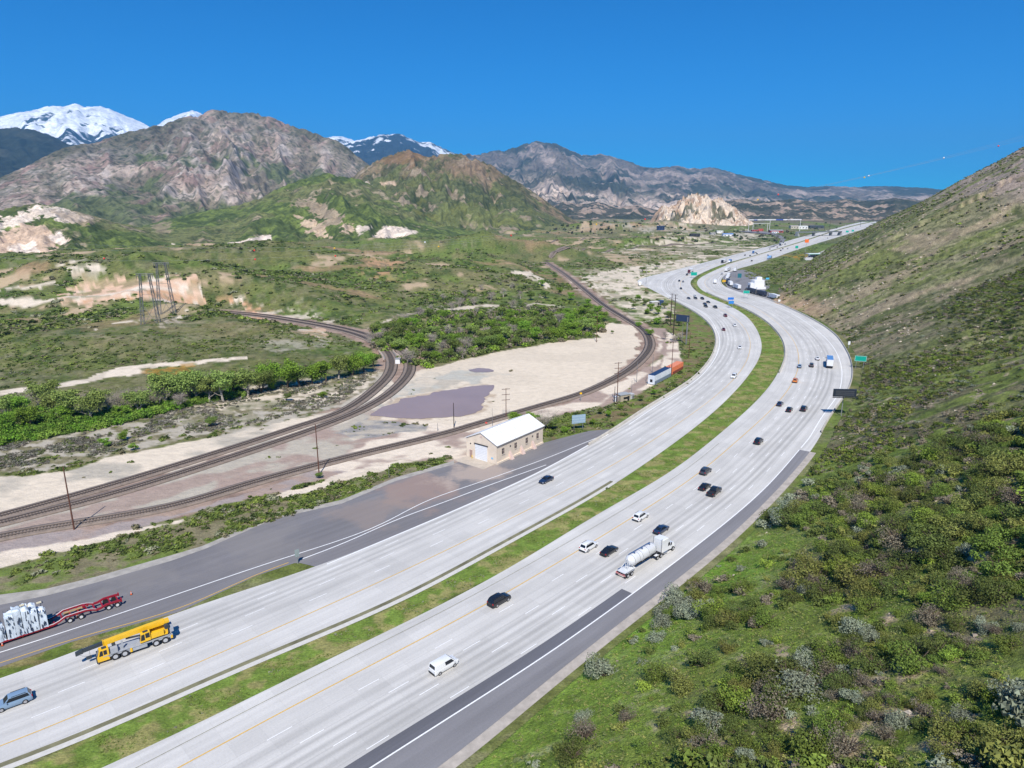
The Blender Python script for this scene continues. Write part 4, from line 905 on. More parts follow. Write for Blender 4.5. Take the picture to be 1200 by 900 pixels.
def build_hill_shrubs():
    # candidate plants, real density, thinned by patches
    x,y,z,s,px,py,d=slope_points(15000,22,190,-9,46)
    cover=fbm(x/14,y/14,3,401)+.25*fbm(x/50,y/50,2,402); grass=sst(24,5,s)*.42+sst(45,20,s)*.18*(py>640)
    keep=rng.uniform(size=len(x))<np.clip(.66+cover*1.5-grass*1.25,.04,.98)
    x,y,z,s,px,py,d=[q[keep] for q in (x,y,z,s,px,py,d)]
    size=np.clip(rng.lognormal(.16,.40,len(x)),.5,2.6)*np.where(d<75,.85,1.0)*(1+.25*(cover[keep]>.15))
    # avoid too much overlap: big ones first
    order=np.argsort(-size); taken=[]; cell={}
    for i in order:
        k=(int(x[i]//3),int(y[i]//3)); ok=True
        for a in (-1,0,1):
            for b in (-1,0,1):
                for j in cell.get((k[0]+a,k[1]+b),()):
                    if (x[i]-x[j])**2+(y[i]-y[j])**2<((size[i]+size[j])*.43)**2: ok=False; break
                if not ok: break
            if not ok: break
        if ok: cell.setdefault(k,[]).append(i); taken.append(i)
    t=np.array(taken); x,y,z,s,px,py,d,size=[q[t] for q in (x,y,z,s,px,py,d,size)]
    names=list(PAL); n6=fbm(x/11,y/11,3,410); u=rng.uniform(size=len(x))+n6*.35
    kind=np.select([u<.03,u<.26,u<.40,u<.62,u<.86,u<.93],[4,2,3,5,0,1],default=2)
    kind=np.where((s<9)&(rng.uniform(size=len(x))<.35),4,kind)
    app=size/d; infr=(px>5)&(px<1195)&(py<893); rank=np.argsort(-(app*infr)); ind=rank[:296]; rest=np.setdiff1d(np.arange(len(x)),ind)
    # individuals
    protos={}
    for ki,nm in enumerate(names):
        protos[ki]=[]
        m=leafmat('foliage_'+nm.replace(' ','_').replace('-','_'),PAL[nm],.22,.015)
        stem=paint('shrub_wood',alb(112,96,80,.7),.95,var=.2)
        for v in range(3):
            bare=nm=='grey-brown'
            T=bush_tmpl(2600 if not bare else 1500,.046 if not bare else .034,lobes=8+v*3,flat=.78,seed=500+ki*7+v,core=.3)
            me=npmesh('foliage',T,tris(len(T)//3),m); sm=branchy(16 if not bare else 40,.8,seed=ki*5+v,r=.035 if not bare else .03).mesh('stem',stem)
            protos[ki].append((me,sm))
    SZ=lambda q:'small' if q<.95 else ('broad' if q>1.45 else 'rounded')
    def zone(px,py,s):
        if s<7: a='at the foot of the slope'
        elif s<16: a='low on the green bank'
        else: a=None
        if py>800: v='along the near bottom of the hillside'
        elif py>700: v='on the lower hillside'
        elif py>600: v='partway up the near hillside'
        elif py>500: v='on the middle of the hillside'
        else: v='on the upper hillside'
        hcol='below the road bend' if px<880 else ('left of the mid slope' if px<980 else ('below the ridge crest' if px<1090 else 'at the right end of the slope'))
        return (a+', '+hcol) if a else v+', '+hcol
    for i in ind:
        ki=int(kind[i]); me,sm=protos[ki][int(rng.integers(0,3))]
        e=empty('shrub',(float(x[i]),float(y[i]),float(z[i])-.08),float(rng.uniform(0,6.28))); q=float(size[i]); e.scale=(q,q*float(rng.uniform(.85,1.15)),q*float(rng.uniform(.75,1.1)))
        tag(e,' '.join(f"{SZ(q)} {names[ki]} shrub {zone(px[i],py[i],s[i])}".split()[:16]),'shrub','shrubs on the near hillside')
        link('foliage',me,e); link('stem',sm,e)
    # the rest of the near ones and everything farther away
    vm=vcolmat('hillside_scrub_leaves'); pal=np.array([PAL[k] for k in names])
    T1=[bush_tmpl(420,.105,8,.78,seed=600+v) for v in range(4)]
    cj=lambda k:pal[k]*rng.uniform(.75,1.25,(len(k),1))
    merged('hillside_scrub',T1,np.c_[x,y,z-.08][rest],size[rest],rng.uniform(.7,1.1,len(rest)),cj(kind[rest]),vm,'dense low scrub covering the hillside between the larger shrubs')
    # mid and far
    for n,r0,r1,nt_,lf,sz,dens in ((30000,190,420,80,.2,(.4,1.5),.5),(52000,420,1350,24,.36,(.6,1.9),.5)):
        x,y,z,s,px,py,d=slope_points(n,r0,r1)
        cover=fbm(x/30,y/30,3,421)+.4*fbm(x/110,y/110,2,422)
        k=(rng.uniform(size=len(x))<np.clip(dens+cover*1.3,.05,1))&(z<CH+np.hypot(x,y)*np.interp(np.arctan2(x,y),SKA,SKE)+6)
        x,y,z=x[k],y[k],z[k]; u=rng.uniform(size=len(x))+cover[k]*.3
        kd=np.select([u<.06,u<.34,u<.56,u<.78,u<.95],[4,2,3,5,0],default=1)
        T=[bush_tmpl(nt_,lf,6,.62,seed=700+v+nt_) for v in range(4)]
        merged('distant_hillside_scrub',T,np.c_[x,y,z-.1],rng.uniform(*sz,len(x)),rng.uniform(.6,1,len(x)),cj(kd)*.82,vm,'scattered low scrub over the far part of the hillside')
    # grass tussocks and stones near the viewer
    x,y,z,s,px,py,d=slope_points(26000,25,150)
    Tg=[bush_tmpl(26,.16,5,.8,seed=800+v) for v in range(4)]
    g=np.array([alb(130,154,62,.9),alb(116,140,58,.88),alb(158,158,92,.85),alb(140,148,96,.8)])[rng.integers(0,4,len(x))]
    merged('grass_tussocks',Tg,np.c_[x,y,z-.04],rng.uniform(.18,.5,len(x)),rng.uniform(.6,1.1,len(x)),g*rng.uniform(.8,1.2,(len(x),1)),vm,'grass and herb tussocks between the shrubs on the near hillside')
    x,y,z,s,px,py,d=slope_points(30000,25,700)
    c=fbm(x/3.2,y/3.2,3,203)*.6+fbm(x/30,y/30,4,201)*.35; az=np.arctan2(x,y); k=(rng.uniform(size=len(x))<sst(.05,.4,c)*.5+.012)|((s>150)&(az>R(29))&(rng.uniform(size=len(x))<.10))
    x,y,z,d=x[k],y[k],z[k],d[k]
    g=np.random.default_rng(3); Tr=[]
    for v in range(3):
        P=g.normal(size=(8,3)); P/=np.linalg.norm(P,axis=1)[:,None]; import itertools
        from mathutils.geometry import convex_hull_2d
        import bmesh
        bm=bmesh.new(); [bm.verts.new(q*np.array([1,.8,.6])) for q in np.vstack([P,g.normal(size=(8,3))*.6])]; bmesh.ops.convex_hull(bm,input=bm.verts); bmesh.ops.triangulate(bm,faces=bm.faces)
        Tr.append(np.array([[tuple(q.co) for q in f.verts] for f in bm.faces]).reshape(-1,3)); bm.free()
    col=np.array([alb(196,178,152,.8),alb(170,156,138,.75),alb(206,192,172,.8)])[rng.integers(0,3,len(x))]
    merged('loose_stones',Tr,np.c_[x,y,z],rng.uniform(.12,.42,len(x))*(1+d/260),np.full(len(x),.8),col,vcolmat('pale_stone',.9,.1),'pale loose stones lying on the bare earth of the hillside')
def tree_mesh(seed,h=10.,spread=3.6,bare=False,leafn=2600,leaf=.26,trunks=1):
    g=random.Random(seed); G2=np.random.default_rng(seed); mb=MB(); tips=[]
    for t in range(trunks):
        a=g.uniform(0,6.28); lean=g.uniform(.05,.22)*(1 if trunks==1 else 1.8)
        p=Vector((math.cos(a)*.2*t,math.sin(a)*.2*t,-.4)); d=Vector((math.cos(a)*lean,math.sin(a)*lean,1)).normalized(); r=.036*h*(1 if trunks==1 else .75)
        segs=5; hh=h*.5
        for k in range(segs):
            q=p+d*(hh/segs+ (.4/segs)); r2=r*.84; mb.tube(p,q,r,r2,n=7,cap=False); p=q; r=r2; d=(d+Vector((g.uniform(-.15,.15),g.uniform(-.15,.15),.05))).normalized()
            if k>=1:
                for _ in range(2 if k<3 else 3):
                    aa=g.uniform(0,6.28); up=g.uniform(.45,1.1); l=h*g.uniform(.2,.36); dd=Vector((math.cos(aa),math.sin(aa),up)).normalized()
                    m=p+dd*l*.5; dd2=(dd+Vector((g.uniform(-.3,.3),g.uniform(-.3,.3),.3))).normalized(); e=m+dd2*l*.5
                    mb.tube(p,m,r*.55,r*.36,n=5,cap=False); mb.tube(m,e,r*.36,r*.12,n=4,cap=False); tips+= [tuple(e),tuple(m.lerp(e,.6))]
                    for _ in range(3 if bare else 1):
                        f=m+Vector((g.uniform(-1,1),g.uniform(-1,1),g.uniform(.2,1)))*l*.4; mb.tube(m,f,r*.2,r*.06,n=3,cap=False); tips.append(tuple(f))
        tips.append(tuple(p+d*h*.22))
    T=np.array(tips); sc=spread/ max(1e-6,np.percentile(np.hypot(T[:,0],T[:,1]),90)); 
    n=leafn; li=G2.integers(0,len(T),n); rad=h*.11*G2.uniform(.7,1.5,len(T))
    dd=G2.normal(size=(n,3)); dd/=np.linalg.norm(dd,axis=1)[:,None]; u=G2.uniform(0,1,n)**.45
    T=T[T[:,2]>h*.42] if not bare and not leafn>4000 else T; li=G2.integers(0,len(T),n); rad=h*.115*G2.uniform(.45,1.7,len(T)); P=T[li]+dd*rad[li][:,None]*u[:,None]*np.array([1.15,1.15,.8])
    nr=dd+G2.normal(size=(n,3))*.7; nr/=np.linalg.norm(nr,axis=1)[:,None]; a=np.cross(nr,G2.normal(size=(n,3))); a/=np.linalg.norm(a,axis=1)[:,None]; b=np.cross(nr,a)
    L=(leaf if not bare else leaf*.55)*G2.uniform(.6,1.4,n)[:,None]
    if bare: V=np.stack([P+a*L*2.2,P-a*L*1.5+b*L*.12,P-a*L*1.5-b*L*.12],1)
    else: V=np.stack([P+a*L,P-a*L*.6+b*L*.8,P-a*L*.5-b*L*.9],1)
    return mb,V.reshape(-1,3)
TREES={}
def tree_protos():
    pale=paint('pale_bark',alb(190,180,165,.75),.9,var=.2); dk=paint('brown_bark',alb(112,96,82,.7),.95,var=.2)
    spec={'cottonwood':(alb(138,156,80,.92),pale,False,3600,.21),'willow':(alb(124,156,54,.95),dk,False,4400,.20),'scrub_oak':(alb(112,130,62,.92),dk,False,3800,.21),'bare_tree':(alb(184,172,158,.85),pale,True,2600,.30)}
    for nm,(c,bk,bare,n,lf) in spec.items():
        m=leafmat('leaves_'+nm,c,.2,.012); TREES[nm]=[]
        for v in range(4):
            mb,V=tree_mesh(900+v*13+len(nm),10.,3.6,bare,n,lf,trunks=1 if v%2==0 else 2)
            TREES[nm].append((mb.mesh('trunk',bk),npmesh('crown',V,tris(len(V)//3),m)))
def put_tree(sp,px,py,h,label,group,cat='tree',wide=1.0,z=None):
    x,y,zz=P3(px,py); tm,cm=TREES[sp][int(rng.integers(0,4))]
    e=empty(sp,(x,y,zz-.1),float(rng.uniform(0,6.28))); s=h/10.5; e.scale=(s*wide,s*wide,s)
    tag(e,label,cat,group); link('trunk',tm,e); link('crown',cm,e); return e
def build_valley_plants():
    tree_protos(); bush_m={}
    A='riverside trees left of the railway curve'
    L=[('willow',12,508,8,'bright green bushy tree at the far left end of the riverside thicket'),('willow',35,500,8.5,'bright green bushy tree second in from the left end of the thicket'),
    ('cottonwood',47,478,9,'tall light green tree behind the left end of the thicket'),('cottonwood',60,470,8,'light green tree with pale trunk just below the dirt track'),
    ('cottonwood',84,492,10.5,'white-trunked light green tree rising over the left thicket'),('cottonwood',107,494,10,'white-trunked light green tree leaning over the low thicket'),('willow',22,486,8,'round bright green tree behind the thicket at left'),
    ('bare_tree',126,486,7.5,'grey leafless tree at the left of the leafless row'),('bare_tree',142,482,8,'grey leafless tree with forked white trunk'),('bare_tree',156,480,8.5,'grey leafless tree in the middle of the leafless row'),('bare_tree',172,478,8,'grey leafless tree near the bare sandy gap'),
    ('cottonwood',197,476,12.5,'tallest pale-trunked light green tree above the thicket'),('cottonwood',214,474,12,'pale-trunked light green tree with a leaning second trunk'),('cottonwood',232,470,12,'light green tree at the right end of the pale-trunked group'),
    ('bare_tree',208,480,7,'short grey leafless tree beneath the pale-trunked group'),('cottonwood',262,471,11.5,'lone light green tree with one pale trunk beside the sandy bank'),('scrub_oak',276,462,8,'dark green tree behind the lone pale-trunked tree'),('cottonwood',290,464,10.5,'grey-green tree with pale trunk left of the dark thicket'),
    ('scrub_oak',306,460,9,'dark olive tree at the left of the dense green clump'),('willow',318,456,12,'large bright green tree in the dense clump by the tracks'),('willow',336,454,12.5,'tallest bright green tree in the dense clump by the tracks'),('scrub_oak',352,453,9,'dark green tree under the bright clump'),
    ('willow',366,450,10,'bright green tree right of the tallest clump'),('willow',382,447,10.5,'bright green tree midway along the clump by the tracks'),('cottonwood',397,444,10,'light green tree near the railway embankment'),('willow',412,440,10,'light green tree against the railway curve'),('willow',426,436,10.5,'bright green tree nearest the railway bridge'),('scrub_oak',437,430,7,'dark bush-like tree under the railway bridge edge'),
    ('bare_tree',242,462,8,'thin leafless tree in front of the light green group'),('bare_tree',222,462,9,'thin leafless tree behind the pale-trunked group')]
    for sp,px,py,h,lb in L: put_tree(sp,px,py,h*(1.3 if sp!='willow' else 1.15),lb,A,wide=1.1)
    pos=['left end','left part','left part','middle','middle','right part','right part','right end']
    for i,(sp,px,py,h) in enumerate([('cottonwood',8,488,9),('bare_tree',30,482,8),('cottonwood',68,488,10),('willow',76,496,7),('bare_tree',96,484,8),('cottonwood',118,486,10),('willow',140,490,5.5),('cottonwood',162,484,9.5),('bare_tree',184,478,9),('cottonwood',205,470,11),('cottonwood',246,472,11),('bare_tree',254,468,9)]):
        put_tree(sp,px,py,h*1.15,f"{'grey leafless' if sp=='bare_tree' else 'light green' if sp=='cottonwood' else 'low bright green'} tree standing in the {pos[min(7,i*8//12)]} of the far-left riverside thicket",A,wide=1.15)
    B='trees of the wood between the two railways'
    rows=[('left end',430,480),('left half',480,545),('middle',545,610),('right half',610,660),('right end',660,720)]
    def yr(px): # base rows of the wood
        return np.interp(px,[436,470,500,545,600,650,700],[408,425,432,420,408,402,392]),np.interp(px,[436,500,560,640,700],[385,368,366,364,366])
    cnt=0
    for i in range(112):
        px=436+ (i*0.618034%1)*270; lo,hi=yr(px); u=(i*.7548+.1)%1; py=lo+(hi-lo)*u
        green=np.interp(px,[440,480,560,600,660,700],[.25,.45,.35,.7,.9,.9])
        q=rng.uniform(); sp='willow' if q<green*.75 else ('cottonwood' if q<green else ('bare_tree' if q<green+.55*(1-green) else 'scrub_oak'))
        w=[r for r in rows if r[1]<=px<=r[2]][0][0]; dep='in the front row facing the sand' if u<.22 else ('in the second row' if u<.5 else ('deep in the wood' if u<.8 else 'at the back by the dirt track'))
        nm={'willow':'bright green bushy tree','cottonwood':'light green open-crowned tree','bare_tree':'grey leafless tree','scrub_oak':'dark olive tree'}[sp]
        put_tree(sp,px,py,rng.uniform(6,10.5)*(1.0 if u<.6 else .8),f'{nm} {dep}, {w} of the wood',B,wide=1.25)
    C='trees beyond the wood'
    for i,(px,py,h,sp) in enumerate([(505,368,9,'bare_tree'),(530,364,9,'bare_tree'),(538,360,10,'bare_tree'),(556,358,9,'bare_tree'),(600,362,9,'bare_tree'),(520,352,7,'bare_tree'),(545,348,8,'bare_tree'),(575,352,9,'bare_tree'),(590,348,9,'bare_tree'),(610,350,8,'bare_tree'),(622,352,9,'scrub_oak'),(640,350,8,'scrub_oak'),(655,345,8,'willow'),(670,352,8,'willow'),(690,358,7,'willow'),(600,338,7,'bare_tree'),(565,340,7,'bare_tree'),(635,335,7,'willow'),(650,328,7,'scrub_oak'),(472,378,8,'bare_tree'),(490,372,8,'bare_tree')]):
        put_tree(sp,px,py,h,('grey leafless' if sp=='bare_tree' else 'dark green' if sp=='scrub_oak' else 'bright green')+f' tree beyond the wood, {"left of" if px<560 else "near" if px<620 else "right of"} the dirt track fork',C,wide=1.2)
    D=[('willow',606,497,5.5,'small green tree behind the left part of the white roof'),('willow',620,499,6,'small green tree behind the ridge end of the white roof'),('bare_tree',636,503,9.5,'tall thin sparse tree beside the rear of the building'),('scrub_oak',645,504,5,'bushy dark green tree at the rear corner of the building'),
       ('scrub_oak',374,560,2.2,'small dark bush at the foot of the right wooden pole'),('scrub_oak',246,500,4.2,'dark green rounded bush alone on the stony river bed'),('willow',126,523,3.6,'green rounded bush, left of a pair on the river bed'),('willow',146,517,4,'taller green bush of a pair on the river bed'),('willow',158,527,3,'small yellow-green bush in front of the pair on the river bed'),('scrub_oak',336,470,4,'dark green bush on the sandy bank under the tree clump'),('willow',378,466,3.5,'green bush on the sandy bank near the tracks'),('willow',318,457,4,'straw-coloured bush at the edge of the tree clump'),
       ('scrub_oak',718,391,2.5,'small dark bush on the pale spit beyond the sand'),('willow',748,383,4,'green bush at the left beside the railway bend'),('willow',763,393,5,'green bush right of the railway bend'),('willow',770,380,6,'tall green bush below the grey hut'),('scrub_oak',784,373,5,'dark bush beneath the billboard'),('willow',757,368,5,'green bush beside the hut near the freeway bend'),
       ('scrub_oak',703,485,3,'dark green bush at the edge of the verge by the shed'),('willow',712,488,3,'green bush left on the verge below the tall poles'),('willow',728,480,3,'green bush on the verge below the tall poles'),('scrub_oak',750,470,3,'bush on the verge below the white container'),('willow',765,462,3,'green bush on the verge right of the white container'),('willow',660,508,3.2,'low green bush right of the building under the two-post sign'),('willow',693,497,2.6,'low green bush right of the two-post sign')]
    for sp,px,py,h,lb in D: put_tree(sp,px,py,h,lb,None,'bush' if h<6 else 'tree',wide=1.35)
    for i,(sp,px,py,h) in enumerate([('willow',748,352,6),('scrub_oak',755,358,6),('willow',762,364,7),('willow',772,368,6),('scrub_oak',779,362,6),('willow',786,372,5.5),('scrub_oak',795,382,5),('bare_tree',780,398,6),('bare_tree',790,402,6),('bare_tree',798,398,5.5),('scrub_oak',803,392,4.5),('scrub_oak',742,362,5)]):
        put_tree(sp,px,py,h,f"{'grey leafless' if sp=='bare_tree' else 'dark green' if sp=='scrub_oak' else 'bright green'} small tree on the bank below the far freeway bend, {['left edge','left edge','left part','left part','middle','middle','right part','lower part','lower part','lower right','right edge','far left'][i]}",'small trees on the bank below the bend',wide=1.3)
    for px,py,w in ((728,312,'left of'),(770,313,'behind'),(740,305,'far behind'),(812,283,'beyond'),(790,296,'past'),(752,318,'near')):
        put_tree('scrub_oak',px,py,6,f'dark bush on the pale wash {w} the freeway bend','bushes in the wash beyond the bend','bush',wide=1.8)
    vm=vcolmat('valley_scrub_leaves')
    # low green thicket along the river
    n=900; t=rng.uniform(size=n); px=t*330-50; py=np.interp(px,[-50,0,60,130,180,230,280],[530,521,512,499,487,474,466])-np.abs(rng.normal(0,1,n))*9; 
    P=P3v(px,py); T=[bush_tmpl(260,.13,7,.95,seed=850+v) for v in range(4)]
    c=np.array([alb(106,146,46,.9),alb(94,124,48,.86),alb(126,154,62,.9)])[rng.integers(0,3,n)]
    merged('riverside_thicket',T,P-[0,0,.1],rng.uniform(.8,2.4,n),rng.uniform(.7,1.2,n),c*rng.uniform(.8,1.15,(n,1)),vm,'bright green riverside thicket of willows along the river bed')
    n=900; px=rng.uniform(436,705,n); a_=rng.uniform(size=n); py=np.array([yr(p)[0] for p in px])*(1-a_)+np.array([yr(p)[1] for p in px])*a_
    P=P3v(px,py); T=[bush_tmpl(110,.2,6,.9,seed=870+v) for v in range(4)]
    c=np.array([alb(128,156,56,.95),alb(112,126,66,.88),alb(146,136,114,.8),alb(100,116,60,.88)])[rng.integers(0,4,n)]
    merged('woodland_understory',T,P-[0,0,.1],rng.uniform(1.3,2.8,n),rng.uniform(.8,1.2,n),c,vm,'low bushes under the wood between the railways')
    n=5200; px=rng.uniform(-40,440,n); lo=np.interp(px,[-40,0,100,200,300,400,440],[556,549,538,514,496,473,462]); hi=np.interp(px,[-40,0,60,160,230,320,440],[530,522,510,486,464,453,436]); f=rng.uniform(size=n); P=P3v(px,lo+(hi-lo)*f)
    k=(fbm(P[:,0]/9,P[:,1]/9,3,460)+.25*fbm(P[:,0]/30,P[:,1]/30,2,461)>-.12)&(RAILF(P[:,0],P[:,1],0)>7); P=P[k]; n=len(P); c=np.array([alb(132,124,112,.8),alb(110,108,92,.78),alb(112,120,76,.8),alb(150,148,134,.8)])[rng.integers(0,4,n)]
    merged('riverbed_scrub',[bush_tmpl(70,.2,6,.6,seed=840+v) for v in range(4)],P-[0,0,.05],rng.uniform(.3,1.1,n),rng.uniform(.5,1,n),c,vm,'grey scrub and driftwood covering the stony river bed')
    # open scrub over the valley wherever the ground is green
    n=190000; az=rng.uniform(R(-39),R(34),n); r=np.exp(rng.uniform(np.log(140),np.log(1900),n)); x=r*np.sin(az); y=r*np.cos(az)
    k=TOEF(x,y,0)<-2
    near=np.full(n,1e9)
    for P_ in (TA[::6],TB[::6],TC[::6],TD[::6]): near=np.minimum(near,dist_poly(x,y,P_)[0])
    o1=dist_poly(x,y,NYs[::4]); k&=~((o1[0]<24)&(o1[2]>0)) ; k&=near>6; pond=np.array([G(*q) for q in [(430,490),(445,476),(500,460),(550,450),(582,449),(575,470),(560,486),(530,493),(450,494)]]); k&=~inside(x,y,pond)
    lay=np.array([G(*q) for q in [(-160,735),(0,692),(240,636),(400,584),(532,538),(637,515),(716,500),(900,340),(835,300),(760,318),(745,330),(835,400),(713,510),(475,630),(-160,1000)]]); k&=~inside(x,y,lay); lay2=np.array([G(*q) for q in [(-160,740),(0,700),(240,640),(400,588),(532,541),(637,518),(722,500),(722,508),(480,632),(345,672),(210,722),(0,800),(-160,840)]]); k&=~inside(x,y,lay2); fl2=np.array([G(*q) for q in [(640,520),(716,500),(760,480),(800,450),(790,520),(600,600)]]); k&=~(inside(x,y,fl2)&(dist_poly(x,y,SL[::3])[0]<2.5))
    road=np.vstack([SL,SR[::-1]]); k&=~inside(x,y,road[::3]); road=np.vstack([NL,NR[::-1]]); k&=~inside(x,y,road[::3]); k&=~inside(x,y,np.vstack([SR,NL[::-1]])[::3])
    x,y=x[k],y[k]; z=zground(x,y); c=ground_colour(x,y,z)[:,:3]; gr=(c[:,1]-c[:,0]*.92)/c[:,1]; bright=c.sum(1)
    k=(rng.uniform(size=len(x))<np.clip(.25+gr*3,.04,.95)*np.where(bright>.8,.05,1)*np.clip(.6+2.0*fbm(x/55,y/40,4,430),.06,1))
    x,y,z=x[k],y[k],z[k]; r=np.hypot(x,y); u=rng.uniform(size=len(x))
    pal=np.array([alb(102,118,56,.88),alb(84,98,52,.82),alb(136,130,100,.82),alb(124,138,64,.9),alb(150,152,122,.8)]); c=pal[np.searchsorted([.34,.58,.74,.93],u)]*rng.uniform(.8,1.2,(len(x),1))
    nearm=r<420
    merged('valley_scrub',[bush_tmpl(64,.26,6,.62,seed=880+v) for v in range(4)],np.c_[x,y,z-.06][nearm],np.clip(rng.lognormal(-.55,.42,nearm.sum()),.25,1.5),rng.uniform(.6,1,nearm.sum()),c[nearm],vm,'low scrub and sagebrush scattered over the valley floor')
    m=~nearm; merged('distant_valley_scrub',[bush_tmpl(26,.45,5,.55,seed=890+v) for v in range(4)],np.c_[x,y,z-.1][m],np.clip(rng.lognormal(.12,.42,m.sum()),.5,2.8),rng.uniform(.4,.9,m.sum()),c[m]*.95,vm,'low scrub scattered over the distant valley floor')
    n=420; px=rng.uniform(640,985,n); py=rng.uniform(256,284,n)-rng.uniform(0,6,n)*0; P=P3v(px,py); k=(P[:,1]<2600)&(dist_poly(P[:,0],P[:,1],NYs[::6])[0]>38)&(fbm(P[:,0]/120,P[:,1]/120,3,450)>-.12)&(TOEF(P[:,0],P[:,1],0)<-8); P=P[k]; n=len(P)
    merged('far_valley_trees',[bush_tmpl(90,.26,6,1.0,seed=899+v) for v in range(3)],P-[0,0,.3],rng.uniform(1.8,4.5,n),rng.uniform(.6,1.2,n),np.array([alb(74,92,50,.75),alb(96,110,66,.75),alb(110,104,84,.7)])[rng.integers(0,3,n)],vm,'dark trees and thickets dotted over the far valley floor')
    # median and verge herbs
    s=rng.uniform(NS[0],sta(NYs,NS,860,350),9000); Nn=normals(NYs); f=rng.uniform(0,1,9000)
    bx=np.interp(s,NS,NYs[:,0])+np.interp(s,NS,Nn[:,0])*np.interp(s,NS,NOL); by=np.interp(s,NS,NYs[:,1])+np.interp(s,NS,Nn[:,1])*np.interp(s,NS,NOL)
    d,i,_=dist_poly(bx,by,SR[::3]); q=SR[::3][i]; x=bx+(q[:,0]-bx)*(.05+.88*f); y=by+(q[:,1]-by)*(.05+.88*f)
    k=(~inside(x,y,np.vstack([SL,SR[::-1]])[::3]))&(~inside(x,y,np.vstack([NL,NR[::-1]])[::3]))&(dist_poly(x,y,SR[::3])[0]>.7)&(dist_poly(x,y,NL[::3])[0]>.8); x,y=x[k],y[k]
    pal=np.array([alb(128,148,68,.85),alb(112,132,60,.82),alb(152,152,98,.8),alb(160,160,140,.8)]); u=rng.uniform(size=len(x))+.2*fbm(x/12,y/12,2,440); c=pal[np.searchsorted([.4,.75,.94],u)]
    fl=(rng.uniform(size=len(x))<.05*sst(.1,.4,fbm(x/9,y/9,2,77)))&(y>170); c[fl]=alb(236,190,40,.8)
    merged('median_grass',[bush_tmpl(30,.2,5,.7,seed=895+v) for v in range(4)],np.c_[x,y,np.zeros(len(x))-.03],rng.uniform(.14,.36,len(x)),rng.uniform(.4,.8,len(x)),c*rng.uniform(.8,1.2,(len(x),1)),vm,'grass and wild flowers growing in the median strip')
def build_veg():
    import time; t=time.time(); build_hill_shrubs(); print('LAP hs',time.time()-t); build_valley_plants()
# ------------------------------------------------------------------ vehicles; local x forward, z up, ground at 0
GLASS=None
def mats_v():
    global GLASS,TYRE,RIM,CHROME,REDL,WHL,DKPL
    GLASS=paint('tinted_glass',(.012,.016,.022),.08,var=.05); TYRE=paint('tyre_rubber',(.018,.018,.02),.85,var=.1); RIM=paint('alloy_rim',(.5,.5,.52),.35,.7,var=.05)
    CHROME=paint('polished_metal',(.62,.63,.65),.25,.9,var=.05); REDL=paint('red_lamp_lens',(.42,.012,.012),.3,var=.03); WHL=paint('clear_lamp_lens',(.75,.77,.8),.15,var=.03); DKPL=paint('dark_plastic_trim',(.022,.022,.024),.6,var=.05)
def carpaint(name,c): return paint('car_paint_'+name,c,.28,.0,var=.04,scale=.8,coat=.6)
PAINTS={'white':(.78,.79,.79),'black':(.012,.012,.014),'dark_grey':(.045,.048,.055),'navy':(.015,.03,.075),'silver_blue':(.20,.30,.42),'dark_red':(.13,.012,.015),'orange':(.62,.20,.03),'silver':(.48,.49,.5),'blue':(.05,.16,.42),'grey':(.17,.18,.19),'yellow':(.75,.48,.02)}
# L, W, body stations (x, halfwidth, top z), cabin (xbf,xtf,xtr,xbr, zb, zt, wb, wt), wheel x, r
KINDS={
 'sedan':(dict(st=[(2.38,.70,.60),(2.25,.84,.70),(1.5,.90,.84),(.95,.91,.92),(-1.5,.91,.97),(-2.15,.87,.95),(-2.4,.76,.80)],cab=(1.0,.25,-.95,-1.75,.92,1.44,.80,.60),wx=(1.42,-1.42),wr=.33)),
 'suv':(dict(st=[(2.38,.74,.75),(2.25,.88,.88),(1.5,.94,1.02),(1.05,.95,1.08),(-1.9,.95,1.12),(-2.25,.92,1.10),(-2.4,.84,.85)],cab=(1.1,.45,-1.95,-2.3,1.06,1.70,.86,.70),wx=(1.45,-1.42),wr=.37)),
 'hatch':(dict(st=[(2.15,.70,.66),(2.02,.84,.78),(1.4,.88,.92),(.95,.89,.98),(-1.6,.89,1.02),(-1.98,.86,1.0),(-2.12,.78,.78)],cab=(1.15,.3,-1.45,-2.0,.98,1.54,.80,.63),wx=(1.32,-1.3),wr=.33)),
 'van':(dict(st=[(2.4,.72,.85),(2.25,.86,1.0),(1.75,.90,1.12),(1.55,.91,1.16),(-2.0,.92,1.16),(-2.3,.92,1.16),(-2.38,.86,1.1)],cab=(1.75,1.0,-2.2,-2.35,1.12,1.86,.89,.76),wx=(1.5,-1.45),wr=.34)),
 'pickup':(dict(st=[(2.85,.80,.85),(2.7,.95,1.0),(1.9,.98,1.12),(1.3,.99,1.16),(-.9,.99,1.16),(-2.75,.98,1.14),(-2.85,.92,.95)],cab=(1.4,.75,-.75,-1.05,1.14,1.86,.90,.72),wx=(1.8,-1.75),wr=.42)),
}
VC={}
def ring(x,w,z,zb=.26): return [(x,-w*.92,zb),(x,w*.92,zb),(x,w,zb+.16),(x,w,z-.2),(x,w*.90,z),(x,-w*.90,z),(x,-w,z-.2),(x,-w,zb+.16)]
